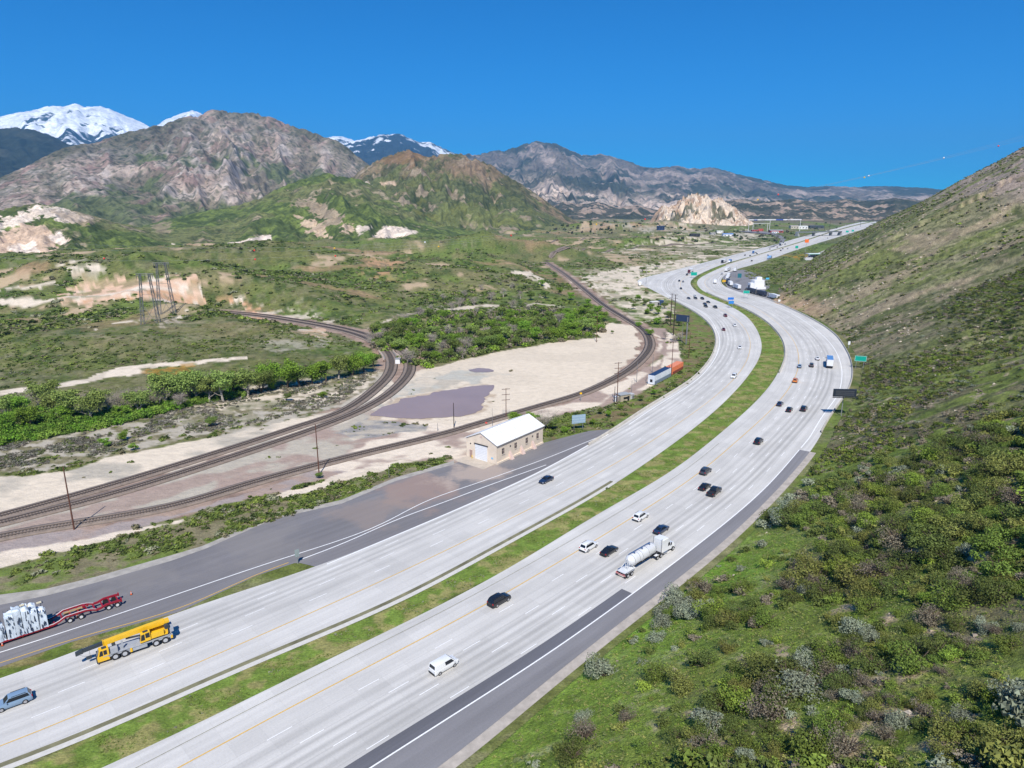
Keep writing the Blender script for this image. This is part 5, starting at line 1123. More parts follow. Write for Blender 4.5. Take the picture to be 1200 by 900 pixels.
def car_parts(kind,pn):
    if (kind,pn) in VC: return VC[(kind,pn)]
    k=KINDS[kind]; pm=carpaint(pn,PAINTS[pn]); out=[]
    xbf,xtf,xtr,xbr,zb,zt,wb,wt=k['cab']
    st=k['st']; mb=MB().loft([ring(*s) for s in st]); 
    # cabin shell
    zb2=zb-.03
    bot=[(xbf,-wb,zb2),(xbf,wb,zb2),(xbr,wb,zb2),(xbr,-wb,zb2)]; top=[(xtf,-wt,zt-.04),(xtf,wt,zt-.04),(xtr,wt,zt-.04),(xtr,-wt,zt-.04)]; cap=[(xtf-.12,-wt+.1,zt),(xtf-.12,wt-.1,zt),(xtr+.12,wt-.1,zt),(xtr+.12,-wt+.1,zt)]
    mb.loft([bot,top,cap])
    if kind=='pickup': pass
    out.append(('body',mb.mesh('body',pm,True,.02),None))
    def pane(pts,name):
        c=sum((Vector(p) for p in pts),Vector())/len(pts); n=(Vector(pts[1])-Vector(pts[0])).cross(Vector(pts[2])-Vector(pts[1])).normalized()
        cen=Vector(((xbf+xbr)/2,0,(zb+zt)/2)); n=n if n.dot(c-cen)>0 else -n
        a=[Vector(p)+n*.012 for p in pts]; b=[Vector(p)-n*.03 for p in pts]; m=MB(); m.loft([[tuple(v) for v in b],[tuple(v) for v in a]]); out.append((name,m.mesh(name,GLASS),None))
    L=lambda a,b,t:tuple(a[i]+(b[i]-a[i])*t for i in range(3))
    def quad(A,B,C,D,i=.08,j=.12,k2=.1):  # A,B bottom; D,C top
        return [L(L(A,D,j),L(B,C,j),i),L(L(A,D,j),L(B,C,j),1-i),L(L(A,D,1-k2),L(B,C,1-k2),1-i),L(L(A,D,1-k2),L(B,C,1-k2),i)]
    B,T=bot,top
    pane(quad(B[0],B[1],T[1],T[0],.07,.06,.04),'windscreen'); pane(quad(B[3],B[2],T[2],T[3],.1,.12 if kind!='van' else .2,.08),'rear_window')
    for a,b,c,d in ((B[1],B[2],T[2],T[1]),(B[0],B[3],T[3],T[0])):
        q=quad(a,b,c,d,.05,.10,.10)
        if kind=='van': q=[q[0],L(q[0],q[1],.48),L(q[3],q[2],.42),q[3]]
        pane(q,'side_window')
    x1=st[0][0]; x0=st[-1][0]; w1=st[1][1]; zt1=st[1][2]; zr=st[-2][2]
    for s in (-1,1):
        out.append(('headlight',MB().box((x1-.1,s*(w1-.2),zt1-.14),(.16,.34,.16),rz=-s*.35).mesh('headlight',WHL),None))
        out.append(('taillight',MB().box((x0+.06,s*(w1-.16),zr-.22),(.12,.24,.26)).mesh('taillight',REDL),None))
        out.append(('mirror',MB().box((xbf-.35,s*(wb+.16),zb+.1),(.16,.18,.14)).mesh('mirror',pm),None))
    out.append(('bumper',MB().box((x0-.02,0,.42),(.14,w1*1.8,.24)).mesh('bumper',DKPL,bevel=.02),None)); out.append(('grille',MB().box((x1-.02,0,.5),(.08,w1*1.2,.2)).mesh('grille',DKPL),None))
    if kind=='pickup': out.append(('cargo_bed',MB().box((-1.95,0,1.145),(1.6,1.6,.02)).mesh('cargo_bed',DKPL),None))
    if kind in('suv',): 
        for s in(-1,1): out.append(('roof_rail',MB().box((-.8,s*(wt-.04),zt+.02),(1.8,.05,.05)).mesh('roof_rail',DKPL),None))
    for x in k['wx']:
        for s in (-1,1):
            y=s*(st[2][1]-.09); r=k['wr']; out.append(('wheel',MB().wheel(x,y,r,r,.24).mesh('wheel',TYRE),MB().wheel(x,y+s*.06,r,r*.62,.15,12).mesh('rim',RIM)))
    # dark arches
    VC[(kind,pn)]=out; return out
def make_car(kind,pn,x,y,rz,label,group,name=None,z=.05,cat=None):
    nm={'sedan':'sedan','suv':'sport_utility_vehicle','hatch':'hatchback','van':'van','pickup':'pickup_truck'}[kind]
    e=empty(nm,(x,y,z),rz); tag(e,label,cat or {'sedan':'car','suv':'car','hatch':'car','van':'van','pickup':'pickup truck'}[kind],group)
    for n,me,sub in car_parts(kind,pn):
        o=link(n,me,e)
        if sub: link('rim',sub,o)
    return e
def on_road(px,py,C,rev=False,z=.6):
    g=np.array(G(px,py,z)); i=int(np.argmin(np.hypot(*(C-g).T))); i=min(max(i,2),len(C)-3); t=C[i+2]-C[i-2]
    a=math.atan2(t[1],t[0]); return float(g[0]),float(g[1]),a+(math.pi if rev else 0)
def add_wheels(e,xs,half,r,w=.3,dual=False,rim=None):
    rim=rim or RIM; key=(r,w,half,dual)
    for x in xs:
        for s in (-1,1):
            ww=w*(2.0 if dual else 1); o=MB().wheel(x,s*(half-ww/2),r,r,ww,18).build('wheel',TYRE,e); MB().wheel(x,s*(half-.02),r,r*.58,.08,14).build('rim',rim,o)
def tractor(e,x0,body,sleeper=True,H=3.75):
    """cab unit: x0 = back of the cab; cab 5.4 m long"""
    b=MB(); b.loft([[(x0,-1.22,.95),(x0,1.22,.95),(x0,1.22,H-.15),(x0,1.05,H),(x0,-1.05,H),(x0,-1.22,H-.15)],[(x0+2.1,-1.22,.9),(x0+2.1,1.22,.9),(x0+2.1,1.22,H-.25),(x0+2.1,1.02,H-.05),(x0+2.1,-1.02,H-.05),(x0+2.1,-1.22,H-.25)],[(x0+3.0,-1.18,.9),(x0+3.0,1.18,.9),(x0+3.0,1.12,2.7),(x0+3.0,.95,2.95),(x0+3.0,-.95,2.95),(x0+3.0,-1.12,2.7)]]); b.build('cab',body,e,True,.03)
    h=MB(); h.loft([[(x0+2.9,-1.12,.7),(x0+2.9,1.12,.7),(x0+2.9,1.1,1.75),(x0+2.9,.9,2.0),(x0+2.9,-.9,2.0),(x0+2.9,-1.1,1.75)],[(x0+5.2,-1.05,.5),(x0+5.2,1.05,.5),(x0+5.2,.85,1.3),(x0+5.2,.65,1.55),(x0+5.2,-.65,1.55),(x0+5.2,-.85,1.3)]]); h.build('bonnet',body,e,True,.03)
    MB().add([(x0+3.02,-.95,2.05),(x0+3.3,0,2.03),(x0+3.02,.95,2.05),(x0+3.03,.88,2.85),(x0+3.2,0,2.87),(x0+3.03,-.88,2.85)],[(0,1,4,5),(1,2,3,4)]).build('windscreen',GLASS,e)
    for s in (-1,1):
        MB().box((x0+2.5,s*1.2,2.2),(.8,.06,.75)).build('side_window',GLASS,e); MB().tube((x0-.1,s*1.05,.9),(x0-.1,s*1.05,H+.25),.08).build('exhaust_stack',CHROME,e)
        MB().tube((x0+.6,s*1.05,.65),(x0+2.0,s*1.05,.65),.32,n=14).build('fuel_tank',CHROME,e); MB().box((x0+3.1,s*1.42,2.2),(.12,.2,.6)).build('mirror',DKPL,e); MB().box((x0+5.12,s*.78,1.05),(.16,.3,.22)).build('headlight',WHL,e)
    MB().box((x0+5.25,0,.55),(.2,2.2,.4)).build('bumper',CHROME,e,bevel=.03)
def big_rig(x,y,rz,label,group,boxc,cabc='white',L=14.6,roofc=None,z=.05):
    """tractor with a box trailer; origin under the middle"""
    e=empty('semi_truck',(x,y,z),rz); tag(e,label,'truck',group); T=L+6; o=-T/2; bm_=paint('trailer_skin_'+boxc[0],boxc[1],.5,var=.06,scale=.4)
    MB().box((o+L/2,0,2.6),(L,2.58,2.8)).build('trailer_box',bm_,e,bevel=.03)
    if roofc: MB().box((o+L/2,0,4.02),(L-.1,2.5,.05)).build('trailer_roof',paint('roof_sky_reflection_'+roofc[0],roofc[1],.4,var=.05),e)
    MB().box((o-.02,0,.85),(.12,2.4,.5)).build('bumper',DKPL,e)
    MB().box((o+L/2,0,1.1),(L-1,1.0,.25)).build('frame',DKPL,e)
    for s in (-1,1): MB().box((o+L*.45,s*1.15,.85),(L*.4,.05,.6)).build('side_skirt',DKPL,e)
    tractor(e,o+L+.5,carpaint(cabc,PAINTS[cabc])); add_wheels(e,(o+1.2,o+2.5,o+L-.8,o+L+.4,o+L+4.7),1.28,.5,.28)
    MB().box((o+L+.6,0,.85),(5,.9,.25)).build('chassis',DKPL,e); return e
def box_truck(x,y,rz,label,group,boxn='white',L=6.2,cab='white',z=.05):
    e=empty('box_truck',(x,y,z),rz); tag(e,label,'truck',group); o=-(L+2.2)/2
    MB().box((o+L/2,0,2.15),(L,2.4,2.5)).build('cargo_box',paint('cargo_box_'+boxn,PAINTS[boxn],.5,var=.05),e,bevel=.03)
    b=MB(); b.loft([[(o+L+.1,-1.1,.6),(o+L+.1,1.1,.6),(o+L+.1,1.05,2.3),(o+L+.1,-1.05,2.3)],[(o+L+1.3,-1.1,.6),(o+L+1.3,1.1,.6),(o+L+1.0,.98,2.25),(o+L+1.0,-.98,2.25)],[(o+L+2.2,-1.0,.55),(o+L+2.2,1.0,.55),(o+L+2.1,.9,1.3),(o+L+2.1,-.9,1.3)]]); b.build('cab',carpaint(cab,PAINTS[cab]),e,True,.03)
    MB().add([(o+L+1.45,-.9,1.5),(o+L+1.45,.9,1.5),(o+L+1.08,.85,2.15),(o+L+1.08,-.85,2.15)],[(0,1,2,3)]).build('windscreen',GLASS,e)
    for s in(-1,1): MB().box((o+L+.65,s*1.09,1.75),(.7,.05,.6)).build('side_window',GLASS,e); MB().box((o-.02,s*1.0,.95),(.08,.2,.25)).build('taillight',REDL,e)
    MB().box((o+L/2,0,.8),(L,1.0,.2)).build('frame',DKPL,e); add_wheels(e,(o+1.4,o+L+1.2),1.12,.45,.28); return e
def tanker():
    A=np.array(G(727,677)); B=np.array(G(788,640)); d=B-A; a=math.atan2(d[1],d[0]); L=np.hypot(*d); print('tanker len',L)
    e=empty('tanker_truck',(float(A[0]),float(A[1]),.05),a); tag(e,'white tanker truck with dry bulk trailer heading away in the right-hand lane','truck'); k=L/19.0; e.scale=(k,k,k)
    wm=paint('tank_white',(.70,.71,.72),.4,.1,var=.1,scale=.6)
    # tank: long barrel with hopper bellies
    secs=[]
    for x,r,zc in ((2.2,.35,2.9),(2.6,.9,2.75),(3.3,1.18,2.65),(6.8,1.2,2.6),(10.6,1.18,2.65),(11.3,.9,2.75),(11.7,.35,2.85)):
        secs.append([(x,r*math.cos(t),zc+r*math.sin(t)) for t in np.linspace(0,2*math.pi,20,endpoint=False)])
    MB().loft(secs).build('tank',wm,e,True)
    for x in (4.3,7.0,9.6):
        MB().tube((x,0,1.9),(x,0,.95),.95,.2,n=14).build('hopper',wm,e,True)
        MB().tube((x,0,3.78),(x,0,4.0),.32,n=14).build('manhole',CHROME,e)
    for x in (3.3,5.0,6.0,8.2,10.6): MB().tube((x,0,2.64),(x+.07,0,2.64),1.235,n=24).build('band',CHROME,e)
    MB().box((6.8,.38,3.86),(7.6,.35,.05)).build('catwalk',CHROME,e)
    m=MB()
    for s in (-1,1):
        m.tube((1.2,s*.9,1.2),(2.6,s*.35,3.0),.06); m.tube((3.4,s*.9,1.15),(2.6,s*.35,3.0),.06)
    for q in range(6): m.tube((1.9,-.25,1.3+q*.42),(1.9,.25,1.3+q*.42),.03)
    m.tube((1.9,-.25,1.1),(1.9,-.25,3.8),.04); m.tube((1.9,.25,1.1),(1.9,.25,3.8),.04); m.build('ladder_frame',wm,e)
    MB().box((2.0,0,1.12),(3.6,1.9,.16)).build('rear_deck',wm,e); MB().box((7.5,0,1.05),(8.5,.7,.22)).build('frame',DKPL,e)
    for x in (1.2,2.5):
        for s in (-1,1): MB().box((x,s*1.05,1.13),(1.2,.5,.05)).build('mudguard',CHROME,e)
    MB().box((-.05,0,.75),(.14,2.4,.22)).build('bumper',paint('red_white_marker',(.55,.25,.24),.5),e)
    for s in(-1,1): MB().box((.1,s*1.0,.45),(.05,.5,.6)).build('mud_flap',DKPL,e); MB().box((-.1,s*.9,1.0),(.08,.25,.14)).build('taillight',REDL,e)
    tractor(e,13.1,carpaint('white',PAINTS['white']),H=3.9); MB().box((13.2,0,.85),(5.5,.9,.25)).build('chassis',DKPL,e)
    add_wheels(e,(.9,2.2,11.4,12.7,17.3),1.27,.5,.28,rim=CHROME)
    for s in(-1,1): MB().box((11.2,s*.95,1.08),(1.0,.6,.05)).build('mudguard',wm,e)
def crane():
    A=np.array(G(202,747)); B=np.array(G(114,776)); d=B-A; a=math.atan2(d[1],d[0]); L=np.hypot(*d); C=(A+B)/2; print('crane len',L)
    e=empty('mobile_crane',(float(C[0]),float(C[1]),.05),a); tag(e,'yellow truck crane with its boom folded forward, driving down the left carriageway','crane'); k=L/11.6; e.scale=(k,k,k)
    Y=paint('crane_yellow',(.80,.47,.015),.4,var=.06,scale=.7,coat=.3); Gy=paint('crane_grey',(.36,.38,.41),.5,var=.12,scale=1.2); Dg=paint('crane_dark_grey',(.035,.045,.055),.6,var=.1)
    MB().box((-.2,0,1.25),(10.2,2.5,.14)).build('deck',Gy,e,bevel=.02); MB().box((-.3,0,.95),(10.6,.95,.45)).build('chassis',Dg,e)
    for s in (-1,1):
        MB().box((2.5,s*1.14,1.12),(3.2,.22,.35)).build('mudguard',Gy,e); MB().box((-4.0,s*1.14,1.12),(3.0,.22,.35)).build('mudguard',Gy,e)
        MB().box((-.6,s*1.05,.85),(2.2,.4,.55)).build('toolbox',Gy,e); MB().box((.75,s*1.22,.9),(.35,.1,.75)).build('outrigger_plate',Y,e); MB().box((-5.6,s*1.22,.95),(.3,.1,.6)).build('outrigger_plate',Y,e)
    MB().box((.9,0,.85),(.5,2.4,.5)).build('outrigger_beam',Gy,e); MB().box((-5.55,0,.95),(.5,2.4,.6)).build('outrigger_beam',Gy,e)
    # driver's cab, left half of the front
    c=MB(); c.loft([[(5.75,-.1,.5),(5.75,1.22,.5),(5.75,1.22,1.35),(5.35,1.14,2.5),(5.35,-.05,2.5),(5.75,-.1,1.35)],[(3.95,-.1,.5),(3.95,1.22,.5),(3.95,1.22,1.35),(3.95,1.14,2.58),(3.95,-.05,2.58),(3.95,-.1,1.35)]]); cab=c.build('driver_cab',Y,e,True,.03)
    MB().add([(5.77,.0,1.42),(5.77,1.12,1.42),(5.40,1.06,2.42),(5.40,.05,2.42)],[(0,1,2,3)]).build('windscreen',GLASS,cab)
    MB().add([(5.45,1.235,1.5),(4.85,1.235,1.5),(4.85,1.17,2.4),(5.2,1.17,2.4)],[(0,1,2,3)]).build('side_window',GLASS,cab); MB().add([(4.75,1.235,1.6),(4.25,1.235,1.6),(4.25,1.17,2.38),(4.75,1.17,2.38)],[(0,1,2,3)]).build('side_window',GLASS,cab)
    MB().box((4.6,.55,2.6),(.7,.7,.06)).build('roof_hatch',Dg,cab)
    MB().box((4.85,-.7,.95),(1.75,1.0,.8)).build('front_deck',Dg,e,bevel=.03); MB().box((3.2,.75,1.75),(1.1,.9,.85)).build('engine_cover',Gy,e,bevel=.03); MB().tube((3.1,.3,2.2),(3.1,-.5,2.2),.28,n=14).build('air_cleaner',Dg,e)
    MB().box((5.82,.2,.55),(.15,2.2,.35)).build('bumper',Dg,e)
    # boom rest
    MB().box((1.9,.55,2.05),(.28,.3,1.5)).build('boom_rest',Gy,e,bevel=.02)
    # boom: box section with slight taper, inner sections and nose
    y=-.45
    def sec(x,w,h,z): return [(x,y-w/2,z-h*.5),(x,y-w*.25,z-h*.62),(x,y+w*.25,z-h*.62),(x,y+w/2,z-h*.5),(x,y+w/2,z+h*.5),(x,y-w/2,z+h*.5)]
    b=MB().loft([sec(-4.9,.78,.86,3.35),sec(-2.0,.76,.82,3.25),sec(4.6,.7,.72,2.85)]).build('boom',Y,e,False,.02)
    MB().loft([sec(4.55,.56,.58,2.85),sec(7.6,.52,.54,2.6)]).build('inner_section',Dg,b); MB().loft([sec(7.5,.66,.7,2.6),sec(8.6,.6,.5,2.4)]).build('boom_head',Dg,b)
    for q in (-.2,0,.2): MB().tube((8.5,y+q-.04,2.2),(8.5,y+q+.04,2.2),.36,n=16).build('sheave',paint('sheave_white',(.6,.6,.6),.5),b)
    MB().box((4.55,y,2.86),(.12,.85,.9)).build('collar',Y,b)
    MB().tube((6.6,y,2.5),(6.6,y,1.25),.02).tube((8.2,y,2.1),(7.0,y,1.2),.02).box((6.8,y,1.05),(.8,.3,.45)).build('hook_block',Dg,b)
    MB().tube((-2.6,y,1.9),(1.2,y,2.35),.17,n=12).build('lift_cylinder',Dg,e)
    # upper works
    MB().tube((-2.6,0,1.3),(-2.6,0,1.6),.95,n=24).build('turntable',Dg,e)
    u=MB().box((-3.6,-.95,2.3),(3.2,.35,1.3)).box((-3.9,.45,2.05),(2.6,.6,.9)); u.box((-3.4,0,1.68),(3.4,2.1,.2)); up=u.build('upper_frame',Y,e,bevel=.02)
    oc=MB().loft([[(-.7,.25,1.5),(-.7,1.22,1.5),(-.95,1.18,3.1),(-.95,.3,3.1)],[(-2.4,.25,1.6),(-2.4,1.22,1.6),(-2.4,1.18,3.25),(-2.4,.3,3.25)]]).build('operator_cab',Y,e,False,.03)
    MB().add([(-.69,.33,1.85),(-.69,1.14,1.85),(-.93,1.1,2.95),(-.93,.38,2.95)],[(0,1,2,3)]).build('windscreen',GLASS,oc)
    MB().add([(-.85,1.235,1.9),(-1.5,1.235,1.9),(-1.5,1.2,3.0),(-1.02,1.2,2.95)],[(0,1,2,3)]).build('side_window',GLASS,oc); MB().add([(-1.62,1.235,2.2),(-2.28,1.235,2.2),(-2.28,1.2,3.1),(-1.62,1.2,3.05)],[(0,1,2,3)]).build('side_window',GLASS,oc)
    MB().box((-1.7,.72,3.27),(.8,.5,.05)).build('roof_window',Dg,oc)
    MB().box((-3.5,1.0,2.2),(2.0,.35,1.0)).build('side_cover',Y,e,bevel=.03)
    MB().tube((-5.1,-.8,2.75),(-5.1,.75,2.75),.42,n=18).build('winch_drum',Dg,e); MB().box((-5.75,0,2.15),(.6,2.3,.7)).build('counterweight',Gy,e,bevel=.04)
    MB().box((-5.2,-.3,3.45),(.9,1.0,.5)).build('boom_pivot',Y,e,bevel=.02)
    for q in (-1,1): MB().tube((-5.4,q*.9,1.35),(-5.4,q*.9,2.9),.05).build('handrail',Dg,e)
    add_wheels(e,(3.15,1.75,-3.1,-4.55),1.28,.62,.42,rim=paint('grey_hub',(.45,.46,.48),.5))
def crumple(name,c,d,seed,mat,parent,n=26):
    """wrapped machinery: a box skin pulled into folds over the things inside"""
    g=[];F=[]; hx,hy,hz=d[0]/2,d[1]/2,d[2]; V=[]
    def face(o,u,v,nu,nv):
        b=len(V)
        for j in range(nv+1):
            for i in range(nu+1):
                p=np.array(o)+np.array(u)*i/nu+np.array(v)*j/nv; V.append(p)
        for j in range(nv):
            for i in range(nu): F.append((b+j*(nu+1)+i,b+j*(nu+1)+i+1,b+(j+1)*(nu+1)+i+1,b+(j+1)*(nu+1)+i))
    face((-hx,-hy,0),(2*hx,0,0),(0,0,hz),n*2,n); face((hx,hy,0),(-2*hx,0,0),(0,0,hz),n*2,n); face((hx,-hy,0),(0,2*hy,0),(0,0,hz),n,n); face((-hx,hy,0),(0,-2*hy,0),(0,0,hz),n,n); face((-hx,-hy,hz),(2*hx,0,0),(0,2*hy,0),n*2,n)
    V=np.array(V,float); x,y,z=V.T
    s=x/hx; tz=np.clip(z/hz,0,1); f=ridged((x+y*.7)*1.1,(z*.35+y*.3),4,seed)-.5; lump=fbm((x+seed)*.6,(y*.8+z*.5),3,seed+3)
    k=1+.17*f+.22*lump-.10*tz; V[:,0]=x*(.97+.05*lump); V[:,1]=y*k; V[:,2]=z*(1+.22*fbm(x*.7+seed,y*.9,2,seed+8)*1.0); V+=np.array(c)
    me=npmesh(name,V,np.array(F),mat); return link(name,me,parent)
def lowboy():
    A=np.array(G(142,706)); B=np.array(G(0,753)); d=B-A; a=math.atan2(d[1],d[0]); L=np.hypot(*d); u=d/L
    px=lambda p:float(np.dot(np.array(G(p,706+(142-p)*47/142))-A,u))       # distance from the rear end
    e=empty('lowboy_trailer',(float(A[0]),float(A[1]),.05),a); tag(e,'long red lowboy trailer with a stepped rear bogie, parked on the frontage road','trailer')
    Rd=paint('trailer_red',(.30,.012,.022),.45,var=.1,scale=1); Wt=paint('trailer_white_trim',(.72,.70,.68),.5,var=.1)
    x1,x2,x3,x4,x5=px(124),px(112),px(105),px(72),px(62); xe=px(-70)
    prof=[(0,1.05),(.4,1.25),(x1,1.3),(x1+1.0,.95),(x2,.95),(x3,1.35),(x3+.8,1.5),(x4-.6,1.5),(x4+.4,1.0),(x5,.75),(xe,.75)]
    for s in (-1,1):
        m=MB(); secs=[]
        for x,z in prof: secs.append([(x,s*1.25-.17,z-.28),(x,s*1.25+.17,z-.28),(x,s*1.25+.17,z+.02),(x,s*1.25-.17,z+.02)])
        m.loft(secs).build('side_beam',Rd,e)
        m=MB(); secs=[]
        for x,z in prof[4:]: secs.append([(x,s*1.25-.05,z+.03),(x,s*1.25+.10,z+.03),(x,s*1.25+.10,z+.06),(x,s*1.25-.05,z+.06)])
        m.loft(secs).build('trim_strip',Wt,e)
    c=MB()
    for x in np.arange(.6,xe-.5,1.25):
        z=float(np.interp(x,[p[0] for p in prof],[p[1] for p in prof])); c.box((x,0,z-.16),(.22,2.5,.16))
    c.build('cross_members',Rd,e)
    MB().box(((x5+xe)/2,0,.66),(xe-x5,2.3,.06)).build('deck',paint('trailer_deck_timber',(.10,.075,.06),.9,var=.3,scale=2),e)
    m=MB().box((x3+.7,0,1.62),(.5,.7,.45)).box((x3+.2,.5,1.9),(.3,.3,.5)); m.build('gooseneck_hitch',Rd,e,bevel=.03); MB().box(((x4+x3)/2,0,1.5),(x4-x3-1,.5,.08)).build('centre_spine',paint('brass_worn',(.45,.28,.12),.6,var=.2),e)
    for s in (-1,1): MB().box((.1,s*1.1,1.2),(.2,.5,.5)).build('rear_post',Rd,e)
    add_wheels(e,(px(136),px(126),px(94),px(81)),1.42,.46,.3,rim=Wt)
    W=paint('shrink_wrap',(.62,.69,.76),.35,var=.18,scale=1.1)
    l1=px(30)
    def on(x,y,z): return (float(A[0]+u[0]*x-u[1]*y),float(A[1]+u[1]*x+u[0]*y),z)
    for nm,p0,p1,h,w,seed,lb in (('wrapped_machinery',56,10,4.3,2.9,5,'machinery wrapped in pale blue-white sheeting, the taller load on the red trailer'),('wrapped_machinery',7,-28,3.3,2.7,9,'lower wrapped machinery at the left edge, ahead of the taller load')):
        xa,xb=px(p0),px(p1); q=empty(nm,on((xa+xb)/2,0,.76),a); tag(q,lb,'cargo','wrapped loads on the red trailer'); 
        nn=max(4,int((xb-xa)/.95)); g0=random.Random(seed+1)
        for i in range(nn):
            for s2 in (-1,1):
                ww=(xb-xa)/nn; hh=h*(g0.uniform(.8,1.0) if i not in (0,) else .7); crumple('wrapped_part',(-(xb-xa)/2+(i+.5)*ww+g0.uniform(-.08,.08),s2*w*.26+g0.uniform(-.08,.08),0),(ww*g0.uniform(.9,1.12),w*.5,hh),seed*7+i*3+s2,W,q,n=9)
        sk=paint('painted_gap_shade',(.03,.045,.08),.6,var=.2); t=MB(); g=random.Random(seed)  # dark slivers painted as the shaded gaps between wrapped pieces
        for k in range(90):
            xx=g.uniform(-(xb-xa)/2,(xb-xa)/2); zz=g.uniform(.3,h*.9); s=g.choice((-1,1)); t.box((xx,s*(w/2*(1.02-.05*zz/h)+g.uniform(-.06,.10)),zz),(g.uniform(.05,.2),.2,g.uniform(.25,.9)),taper=.6)
        t.build('painted_gaps',sk,q)
        t=MB(); 
        for k in range(3): t.box((g.uniform(-(xb-xa)*.4,(xb-xa)*.4),g.uniform(-.9,.6),h*1.02),(.7,.5,.12))
        t.build('cover_patch',paint('cream_sheet',(.62,.55,.38),.6),q)
    return A,u
def cone(px,py,label,h=.7):
    x,y=G(px,py); e=empty('traffic_cone',(x,y,.035)); tag(e,label,'traffic cone','orange cones around the red trailer'); Or=paint('cone_orange',(.75,.13,.03),.5)
    MB().tube((0,0,.03),(0,0,h),.17,.04,n=14).build('cone_body',Or,e,True); MB().tube((0,0,h*.5),(0,0,h*.68),.115,.085,n=14).build('reflective_band',paint('band_white',(.75,.75,.75),.4),e); MB().box((0,0,.02),(.42,.42,.04)).build('base',DKPL,e)
def build_vehicles():
    mats_v()
    N_='northbound'; near=[
     ('van','white',520,780,NYs,0,'white compact van alone in the second lane, nearest the viewer on the right carriageway'),
     ('suv','black',585,703,NYs,0,'black rounded car beside the yellow line, left of the white van ahead'),
     ('suv','white',690,640,NYs,0,'white sport utility car by the yellow line, left of the black sedan'),
     ('sedan','black',714,645,NYs,0,'black sedan between the white car and the tanker truck'),
     ('suv','white',751,605,NYs,0,'white sport utility car ahead of the tanker truck by the yellow line'),
     ('sedan','navy',775,620,NYs,0,'dark blue sedan partly hidden behind the tanker cab'),
     ('suv','dark_grey',827,552,NYs,0,'dark car by the yellow line, hindmost but left of the black pickup'),
     ('sedan','black',826,570,NYs,0,'dark sedan just left of the black pickup'),
     ('pickup','black',837,576,NYs,0,'black pickup truck with red tail lamps in the middle lanes'),
     ('suv','black',889,517,NYs,0,'black sport utility car alone on the inside of the bend'),
     ('hatch','black',925,480,NYs,0,'black car, middle of the three dark cars below the orange one'),
     ('suv','black',942,479,NYs,0,'black car, rightmost of the three dark cars level with the message sign'),
     ('sedan','navy',914,473,NYs,0,'dark car, leftmost of three dark cars, next to the yellow line'),
     ('suv','orange',932,446,NYs,0,'orange car on the bend below the two cars abreast'),
     ('sedan','silver_blue',937,429,NYs,0,'pale blue car on the bend above the orange car'),
     ('suv','dark_grey',951,428,NYs,0,'dark car between the pale blue car and the truck with painted sky reflection'),
     ('sedan','white',958,420,NYs,0,'white car just left of the truck with painted sky reflection'),
     ('suv','silver_blue',15,822,SYs,1,'silver-blue sport utility car at the lower left edge on the left carriageway'),
     ('sedan','navy',640,562,SYs,1,'dark sedan with headlamps facing the viewer, in front of the white-roofed building'),
     ('suv','white',860,441,SYs,1,'white car nearest the bend end on the left carriageway'),
     ('sedan','white',867,407,SYs,1,'white car on the left carriageway, above the nearest white one'),
     ('sedan','dark_red',848,386,SYs,1,'dark red car on the left carriageway in the outer middle lane'),
     ('sedan','white',861,381,SYs,1,'white car right of and above the dark red car'),
     ('suv','dark_red',850,370,SYs,1,'maroon car farther up the left carriageway behind the white one'),
     ('pickup','black',838,360,SYs,1,'black pickup leading the dark cluster beside the median'),
     ('suv','black',827,359,SYs,1,'black car left of the black pickup in the dark cluster'),
     ('sedan','dark_grey',830,354,SYs,1,'dark grey car behind the black pickup'),('sedan','navy',826,356,SYs,1,'navy car at the head of the close dark pair'),
     ('suv','black',823,350,SYs,1,'black car above the dark cluster beside the median'),('suv','dark_grey',815,349.5,SYs,1,'dark grey car left of the last black one'),('sedan','white',814.5,347,SYs,1,'small white car behind the dark grey one'),
     ('sedan','navy',807,349.5,SYs,1,'dark car in the outer lane at the far bend'),('sedan','black',798,338,SYs,1,'black car alone at the far bend of the left carriageway'),('sedan','black',796,329,SYs,1,'black car, upper left of the far pair'),('sedan','grey',800.5,330,SYs,1,'grey car, lower right of the far pair'),
     ('suv','dark_grey',805,322,SYs,1,'dark grey van-like car left of the green overhead sign'),('suv','silver',846,321,NYs,0,'silver car before the trucks on the far right carriageway')]
    for k,c,px,py,C,rev,lb in near:
        x,y,a=on_road(px,py,C,rev); make_car(k,c,x,y,a,lb,'cars on the right carriageway' if C is NYs else 'cars on the left carriageway')
    far=[('sedan','black',873,299,SYs,1),('sedan','dark_grey',879,299.6,SYs,1),('sedan','black',887,297.3,SYs,1),('sedan','dark_red',911,289.6,SYs,1),('sedan','black',907,288.6,SYs,1),('suv','navy',920,286.2,SYs,1),('sedan','navy',918,284.3,SYs,1),('suv','silver',902,292,SYs,1),('suv','black',915,293.6,NYs,0),('sedan','black',917.4,291.6,NYs,0),('suv','silver',923,291.4,NYs,0),('sedan','black',881,305.6,NYs,0),('sedan','blue',900,299,NYs,0),('sedan','white',948,279.5,SYs,1),('sedan','black',960,276,SYs,1),('sedan','white',985,274,NYs,0),('sedan','dark_grey',970,279,NYs,0),('sedan','silver',1003,267.5,NYs,0)]
    dist=['nearest','second nearest','third nearest','fourth','fifth','sixth','seventh','eighth','ninth','tenth','eleventh','twelfth','thirteenth','fourteenth','fifteenth','sixteenth']
    for side,nm in ((SYs,'left'),(NYs,'right')):
        L=sorted([f for f in far if f[4] is side],key=lambda f:-f[3])
        for i,(k,c,px,py,C,rev) in enumerate(L):
            x,y,a=on_road(px,py,C,rev); make_car(k,c,x,y,a,f"tiny {c.replace('_',' ')} car beyond the S-bend, {dist[i]} of the far cars on the {nm} carriageway",'far cars beyond the bend')
